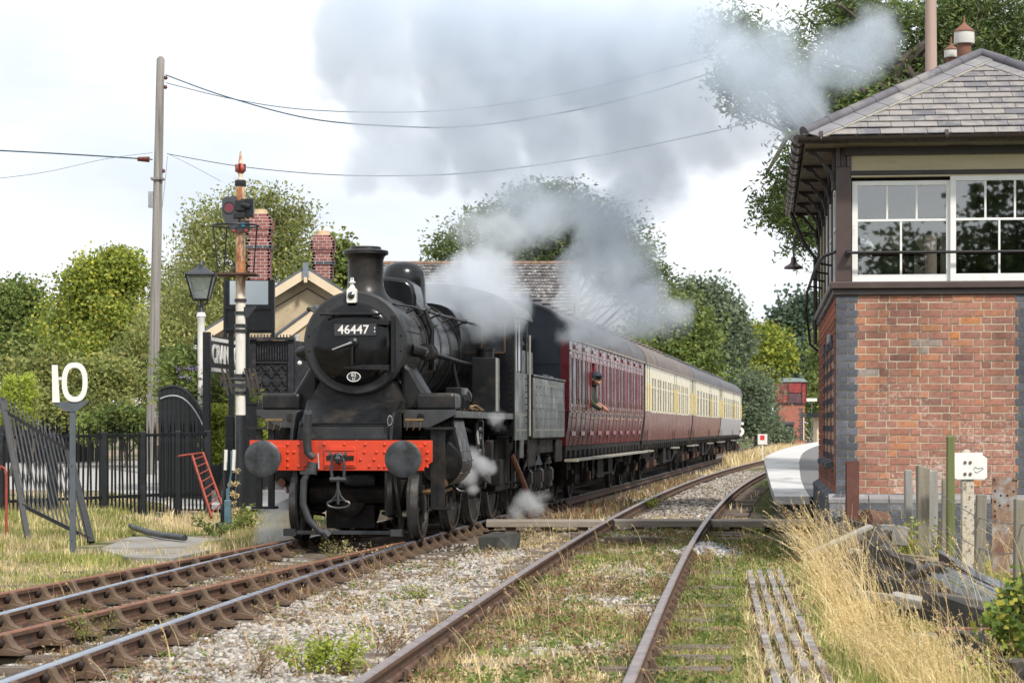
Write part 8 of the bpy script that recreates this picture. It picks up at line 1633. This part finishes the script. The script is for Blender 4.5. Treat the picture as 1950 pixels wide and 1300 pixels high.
# ------------------------------------------------------------------ single plants
def weed(name, label, x, y, Z, w_, h, mat, seed, n=500, size=.03, cat='weed', group=None, nst=9, asp=.5):
    r = np.random.default_rng(seed); b = Vector((pxx(x, Z), Z, float(gh(pxx(x, Z), Z)))); o = empty(name, b, 0, label, cat, group); mb = MB(); C = []
    for i in range(nst):
        e = Vector((r.normal() * w_ * .45, r.normal() * w_ * .3, h * r.uniform(.5, 1))); m_ = e * .5 + Vector((r.normal() * .02, 0, .02)); s = Vector((r.normal() * w_ * .2, 0, 0)); mb.tube([s, m_, e], [.004, .003, .0015], 4)
        for t_ in (.35, .55, .75, .95): C.append(list(s.lerp(m_, t_ * 2) if t_ < .5 else m_.lerp(e, t_ * 2 - 1)))
    st_ = mb.build('stems', M('weed_stem', (.16, .10, .05), .8), o); st_['kind'] = 'stuff'; C = np.array(C); V, Q = leaves(C, n, np.full(len(C), .035 + w_ * .03), size, asp, -.1, seed); V[:, 2] = np.maximum(V[:, 2], .005); np_obj('leaves', V, Q, mat, o); return o
weed('ragwort', 'bright green leafy weed clump in the gravel at the bottom of the picture', 600, 1270, 14.6, .34, .30, LM['bright'], 1, 900, .035)
weed('ragwort', 'second green weed beside the bright clump nearer the siding rail', 655, 1275, 14.5, .25, .25, LM['bright'], 2, 450, .03)
weed('ragwort', 'straggly reddish weed left of the bright clump in the gravel', 500, 1290, 14.3, .3, .28, redw, 3, 260, .022)
weed('ragwort', 'sparse dark weed leaning beside the siding rail', 745, 1250, 15.6, .25, .28, redw, 4, 260, .024)
weed('ragwort', 'small green tuft in the gravel by the running rail', 800, 1125, 21, .25, .14, grn_g, 5, 260, .03)
weed('toadflax', 'airy weed with pale flowers between the two left rails', 165, 1195, 16.6, .32, .36, LM['maple'], 6, 320, .022); weed('toadflax', 'reddish weed clump between the running rail and the turnout rail', 540, 1110, 21.4, .4, .22, redw, 7, 420, .024)
weed('toadflax', 'pinkish weed patch on the turnout in front of the engine', 430, 1090, 22.5, .6, .2, redw, 8, 500, .022); weed('toadflax', 'tall dry weed in front of the engine wheels', 640, 1040, 26.5, .6, .34, LM['olive'], 9, 420, .024); weed('toadflax', 'dry weed stems beside the front of the engine', 690, 1035, 26.2, .45, .32, dry, 10, 300, .022)
weed('toadflax', 'green weed growing against the left siding rail', 985, 1100, 21.6, .22, .16, LM['green'], 11, 420, .03); weed('toadflax', 'bright green weed on the rail joint near the crossing', 1232, 946, 44, .5, .25, LM['bright'], 12, 300, .05)
weed('nettle', 'green weeds at the base of the ground levers', 415, 1020, 33, .6, .35, LM['green'], 13, 500, .05); weed('nettle', 'yellowish weeds between the lever and the signal post', 458, 1010, 34, .55, .45, LM['maple'], 14, 500, .05); weed('mullein', 'dry brown seed stalk beside the blue lever', 448, 985, 34.5, .08, 1.0, dry, 15, 300, .04, nst=2)
weed('nettle', 'tall green weed among the posts below the brick wall', 1735, 1010, 22.6, .16, .72, LM['bright'], 16, 420, .045); weed('willowherb', 'slender green weed right of the lichened posts', 1785, 1010, 22.4, .1, .75, LM['maple'], 17, 240, .04); weed('michaelmas', 'weeds with small mauve flowers behind the scrap heap', 1735, 1050, 21.2, .6, .35, LM['purple'], 18, 150, .02); weed('michaelmas', 'rusty leaved weeds behind the scrap heap', 1690, 1060, 20.8, .6, .3, redw, 19, 420, .03); weed('nettle', 'low green weeds beside the rusty drum', 1665, 1000, 23.0, .4, .3, LM['bright'], 20, 400, .04)
br = tree('bramble', 'yellow green bramble bush at the right picture edge', gb(1945, 14.2), [B(1930, 1175, 26, 28, 14.2), B(1960, 1130, 26, 28, 14.3), B(1903, 1195, 13, 14, 14.1), B(1955, 1230, 22, 30, 14.0)], LM['bramble'], 60, 1500, .055, .8, .2, 70, .09, .012, cat='bush', limbs=24, zmin=.05)
V, Q = leaves(np.array([px(1880, 1280, 13.6), px(1930, 1290, 13.6), px(1860, 1295, 13.6)]), 400, np.full(3, .09), .05, .4, .2, 71); np_obj('lower_leaves', V - np.array(br.location), Q, LM['bright'], br)
# ------------------------------------------------------------------ steam and smoke: density fields from soft blobs broken up by noise
def smoke(name, label, Z, blobs, dens, nscale, namp, gain, vox, color=(.83, .90, 1.0), aniso=.1, dscale=1.0, seed=0.0, edge=0.0):
    """blobs: (x, y, r, weight, dz) in photo pixels at distance Z (+dz metres)"""
    Bw = []
    for (x, y, r_, w_, dz) in blobs:
        c = px(x, y, Z + dz); Bw.append((c, r_ * (Z + dz) / F, w_))
    mg = .5 * dscale; lo = Vector([min(c[i] - r_ - mg for c, r_, w_ in Bw) for i in range(3)]); hi = Vector([max(c[i] + r_ + mg for c, r_, w_ in Bw) for i in range(3)])
    m_ = bpy.data.materials.new(name + '_volume'); m_.use_nodes = True; t = m_.node_tree; t.nodes.clear(); o_ = t.nodes.new('ShaderNodeOutputMaterial'); v_ = t.nodes.new('ShaderNodeVolumePrincipled'); v_.inputs['Color'].default_value = (*color, 1); v_.inputs['Density'].default_value = dens; v_.inputs['Anisotropy'].default_value = aniso; t.links.new(v_.outputs[0], o_.inputs['Volume'])
    g = bpy.data.node_groups.new(name, 'GeometryNodeTree'); g.interface.new_socket('Geometry', in_out='INPUT', socket_type='NodeSocketGeometry'); g.interface.new_socket('Geometry', in_out='OUTPUT', socket_type='NodeSocketGeometry')
    n = lambda t_: g.nodes.new(t_); L = g.links.new; go = n('NodeGroupOutput'); vc = n('GeometryNodeVolumeCube'); sm = n('GeometryNodeSetMaterial'); sm.inputs['Material'].default_value = m_
    c0 = (lo + hi) / 2
    vc.inputs['Min'].default_value = lo - c0; vc.inputs['Max'].default_value = hi - c0
    for ax, i in (('X', 0), ('Y', 1), ('Z', 2)): vc.inputs['Resolution ' + ax].default_value = max(8, int((hi[i] - lo[i]) / vox))
    def ma(op, a, b=None, clamp=False):
        q = n('ShaderNodeMath'); q.operation = op; q.use_clamp = clamp
        for i, v in ((0, a), (1, b)):
            if v is None: continue
            if isinstance(v, (int, float)): q.inputs[i].default_value = v
            else: L(v, q.inputs[i])
        return q.outputs[0]
    pos = n('GeometryNodeInputPosition'); wp = n('ShaderNodeTexNoise'); wp.inputs['Scale'].default_value = nscale * .6; wp.inputs['Detail'].default_value = 4
    of = n('ShaderNodeVectorMath'); of.operation = 'ADD'; L(pos.outputs[0], of.inputs[0]); of.inputs[1].default_value = (seed, seed * 2, seed * .5); L(of.outputs[0], wp.inputs['Vector'])
    # domain warp
    sb_ = n('ShaderNodeVectorMath'); sb_.operation = 'SUBTRACT'; L(wp.outputs['Color'], sb_.inputs[0]); sb_.inputs[1].default_value = (.5, .5, .5); sc_ = n('ShaderNodeVectorMath'); sc_.operation = 'SCALE'; L(sb_.outputs[0], sc_.inputs[0]); sc_.inputs['Scale'].default_value = 1.1 * dscale
    wpos = n('ShaderNodeVectorMath'); wpos.operation = 'ADD'; L(pos.outputs[0], wpos.inputs[0]); L(sc_.outputs[0], wpos.inputs[1])
    acc = None
    for c, r_, w_ in Bw:
        d = n('ShaderNodeVectorMath'); d.operation = 'DISTANCE'; L(wpos.outputs[0], d.inputs[0]); d.inputs[1].default_value = c - c0
        f_ = ma('MULTIPLY', ma('SUBTRACT', 1.0, ma('DIVIDE', d.outputs['Value'], r_), True), w_); acc = f_ if acc is None else ma('MAXIMUM', acc, f_)
    tn = n('ShaderNodeTexNoise'); tn.inputs['Scale'].default_value = nscale; tn.inputs['Detail'].default_value = 8; tn.inputs['Roughness'].default_value = .66; L(of.outputs[0], tn.inputs['Vector'])
    nz = ma('MULTIPLY', ma('SUBTRACT', tn.outputs[0], .5), namp); f_ = ma('SUBTRACT', ma('ADD', acc, nz), edge); f_ = ma('MULTIPLY', ma('MULTIPLY', f_, gain, True), ma('MULTIPLY', acc, 6.0, True))
    L(f_, vc.inputs['Density']); L(vc.outputs[0], sm.inputs[0]); L(sm.outputs[0], go.inputs[0])
    me = bpy.data.meshes.new(name); o = bpy.data.objects.new(name, me); COL.objects.link(o); o.location = c0; md = o.modifiers.new('volume', 'NODES'); md.node_group = g
    return tag(o, label, None, None, 'stuff')
UP = [(660, 130, 90, 1, 0), (700, 320, 70, .8, 0), (1000, 380, 110, .5, .3), (690, 70, 135, 1.1, 0), (650, 90, 75, .9, 0), (650, 20, 90, .9, 0), (720, 10, 120, 1, .3), (745, 215, 95, .95, 0), (730, 300, 80, .85, 0), (800, 300, 95, .8, .3), (870, 60, 170, .9, .5), (880, 200, 130, .85, .3), (990, 110, 190, .9, .5), (930, 280, 120, .8, .2), (1050, 250, 130, .8, .3), (1110, 110, 190, .9, .5), (1170, 250, 130, .8, 0), (1230, 90, 170, .8, 0), (1230, 340, 110, .7, .3), (1160, 400, 100, .5, .6), (1290, 190, 140, .75, -.5), (1340, 260, 110, .7, -.5), (1330, 60, 130, .65, -.8), (1450, 150, 130, .85, -1.2), (1520, 160, 100, .8, -1.5), (1440, 230, 90, .6, -1.2), (1590, 110, 95, .65, -1.6), (1650, 70, 80, .5, -1.8), (1560, 260, 80, .4, -1.6)]
smoke('smoke_plume', 'large grey white smoke plume drifting across the sky above the engine', 39.0, UP, 1.15, 1.25, 1.6, 4.2, .05, color=(.85, .915, .995), seed=3.1, edge=.07)
LOW = [(840, 570, 70, 1.1, -5.2), (885, 545, 85, 1.15, -5.2), (900, 600, 65, 1.15, -5.3), (945, 585, 70, 1.1, -5.2), (830, 600, 40, .8, -6), (930, 520, 75, .9, -2.5), (920, 590, 70, 1, -3), (960, 600, 55, .8, -2.5), (960, 450, 80, .6, -1), (900, 440, 70, .4, -2), (1030, 420, 80, .55, 0), (1090, 390, 80, .55, .5), (1150, 430, 95, .7, 1), (1140, 510, 100, .85, 1), (1110, 570, 70, .8, .5), (1180, 580, 100, .9, 1.5), (1130, 625, 60, .9, 2), (1150, 650, 40, .7, 2.5), (1240, 590, 80, .75, 2.5), (1290, 600, 55, .55, 3), (1090, 640, 40, .6, 1), (1215, 500, 80, .7, 1.5)]
smoke('steam_cloud', 'white steam drifting back from the boiler over the cab and coach roof', 39.0, LOW, 1.5, 1.8, 1.6, 5.0, .045, color=(.90, .95, 1.0), seed=8.4, edge=.16, dscale=.5)
smoke('cylinder_steam', 'puff of steam escaping behind the cylinder', 30.6, [(897, 870, 26, .8, 0), (892, 905, 24, 1, 0), (915, 885, 24, .9, .1), (935, 890, 18, .8, .3), (900, 930, 16, .7, 0), (945, 800, 30, .35, .6)], 11, 5, 1.2, 1.6, .02, color=(.92, .94, .97), seed=1.3, edge=.1, dscale=.06)
smoke('pipe_steam', 'small curl of steam on the ground below the tender', 35.6, [(1000, 955, 30, .9, 0), (985, 975, 26, .8, 0), (1020, 965, 26, .7, .2), (1035, 945, 20, .5, .4)], 6, 4, 1.2, 1.5, .025, color=(.92, .94, .97), seed=2.3, edge=.1, dscale=.07)
smoke('drain_steam', 'white steam blowing from the cylinder drain beside the left front wheel', 28.9, [(520, 985, 38, .9, 0), (510, 1010, 34, .9, 0), (535, 1010, 34, .9, .1), (525, 950, 34, .7, .3), (500, 1025, 26, .7, 0), (540, 970, 30, .8, .2)], 4.5, 3.2, .9, 1.6, .03, color=(.97, .98, 1.0), seed=5.3, edge=.05, dscale=.06)
# ------------------------------------------------------------------ pieces that can be told apart become parts of their own; rivets stay joined
def loose(o, new):
    me = o.data; n = len(me.vertices); pa = list(range(n))
    def fd(a):
        while pa[a] != a: pa[a] = pa[pa[a]]; a = pa[a]
        return a
    for e in me.edges:
        a, b = fd(e.vertices[0]), fd(e.vertices[1])
        if a != b: pa[a] = b
    grp = {}
    for p in me.polygons: grp.setdefault(fd(p.vertices[0]), []).append(p.index)
    if len(grp) < 2: o.name = new; return
    first = True
    for ps in grp.values():
        ids = sorted({v for i in ps for v in me.polygons[i].vertices}); mp = {v: k for k, v in enumerate(ids)}; m2 = bpy.data.meshes.new(new)
        m2.from_pydata([me.vertices[v].co for v in ids], [], [[mp[v] for v in me.polygons[i].vertices] for i in ps])
        for m_ in me.materials: m2.materials.append(m_)
        m2.polygons.foreach_set('use_smooth', [me.polygons[i].use_smooth for i in ps]); 
        if any(me.polygons[i].use_smooth for i in ps): m2.set_sharp_from_angle(angle=R(35))
        if first: keep = m2; first = False; continue
        c = o.copy(); c.data = m2; c.name = new; COL.objects.link(c)
    o.data = keep; o.name = new
SPL = dict(axles='axle', slide_bars='slide_bar', boiler_bands='boiler_band', boiler_pipes='boiler_pipe', lubricator_pipes='lubricator_pipe', oil_pipes='oil_pipe', cab_steps='cab_step', digits='digit', letters='letter', hinge_strap='hinge_strap', ashpan='ashpan', lining='lining_strip', grab_rail='grab_rail', inner_post='inner_post', rear_sash='rear_sash', ventilator_bar='ventilator_bar', door_gap='door_gap', door_handle='door_handle')
for o in list(COL.objects):
    if o.type != 'MESH' or o.parent is None: continue
    b = o.name.split('.')[0]
    if b in ('rivets', 'rivet_seams', 'bogie_frame', 'underframe_gear', 'solebar', 'axle_box', 'tender_underframe', 'door', 'door_handle', 'valve_gear'): o['kind'] = 'stuff' if b in ('rivets', 'rivet_seams') else o.get('kind', ''); 
    if o.get('kind') == '': del o['kind']
    if b in SPL: loose(o, SPL[b])
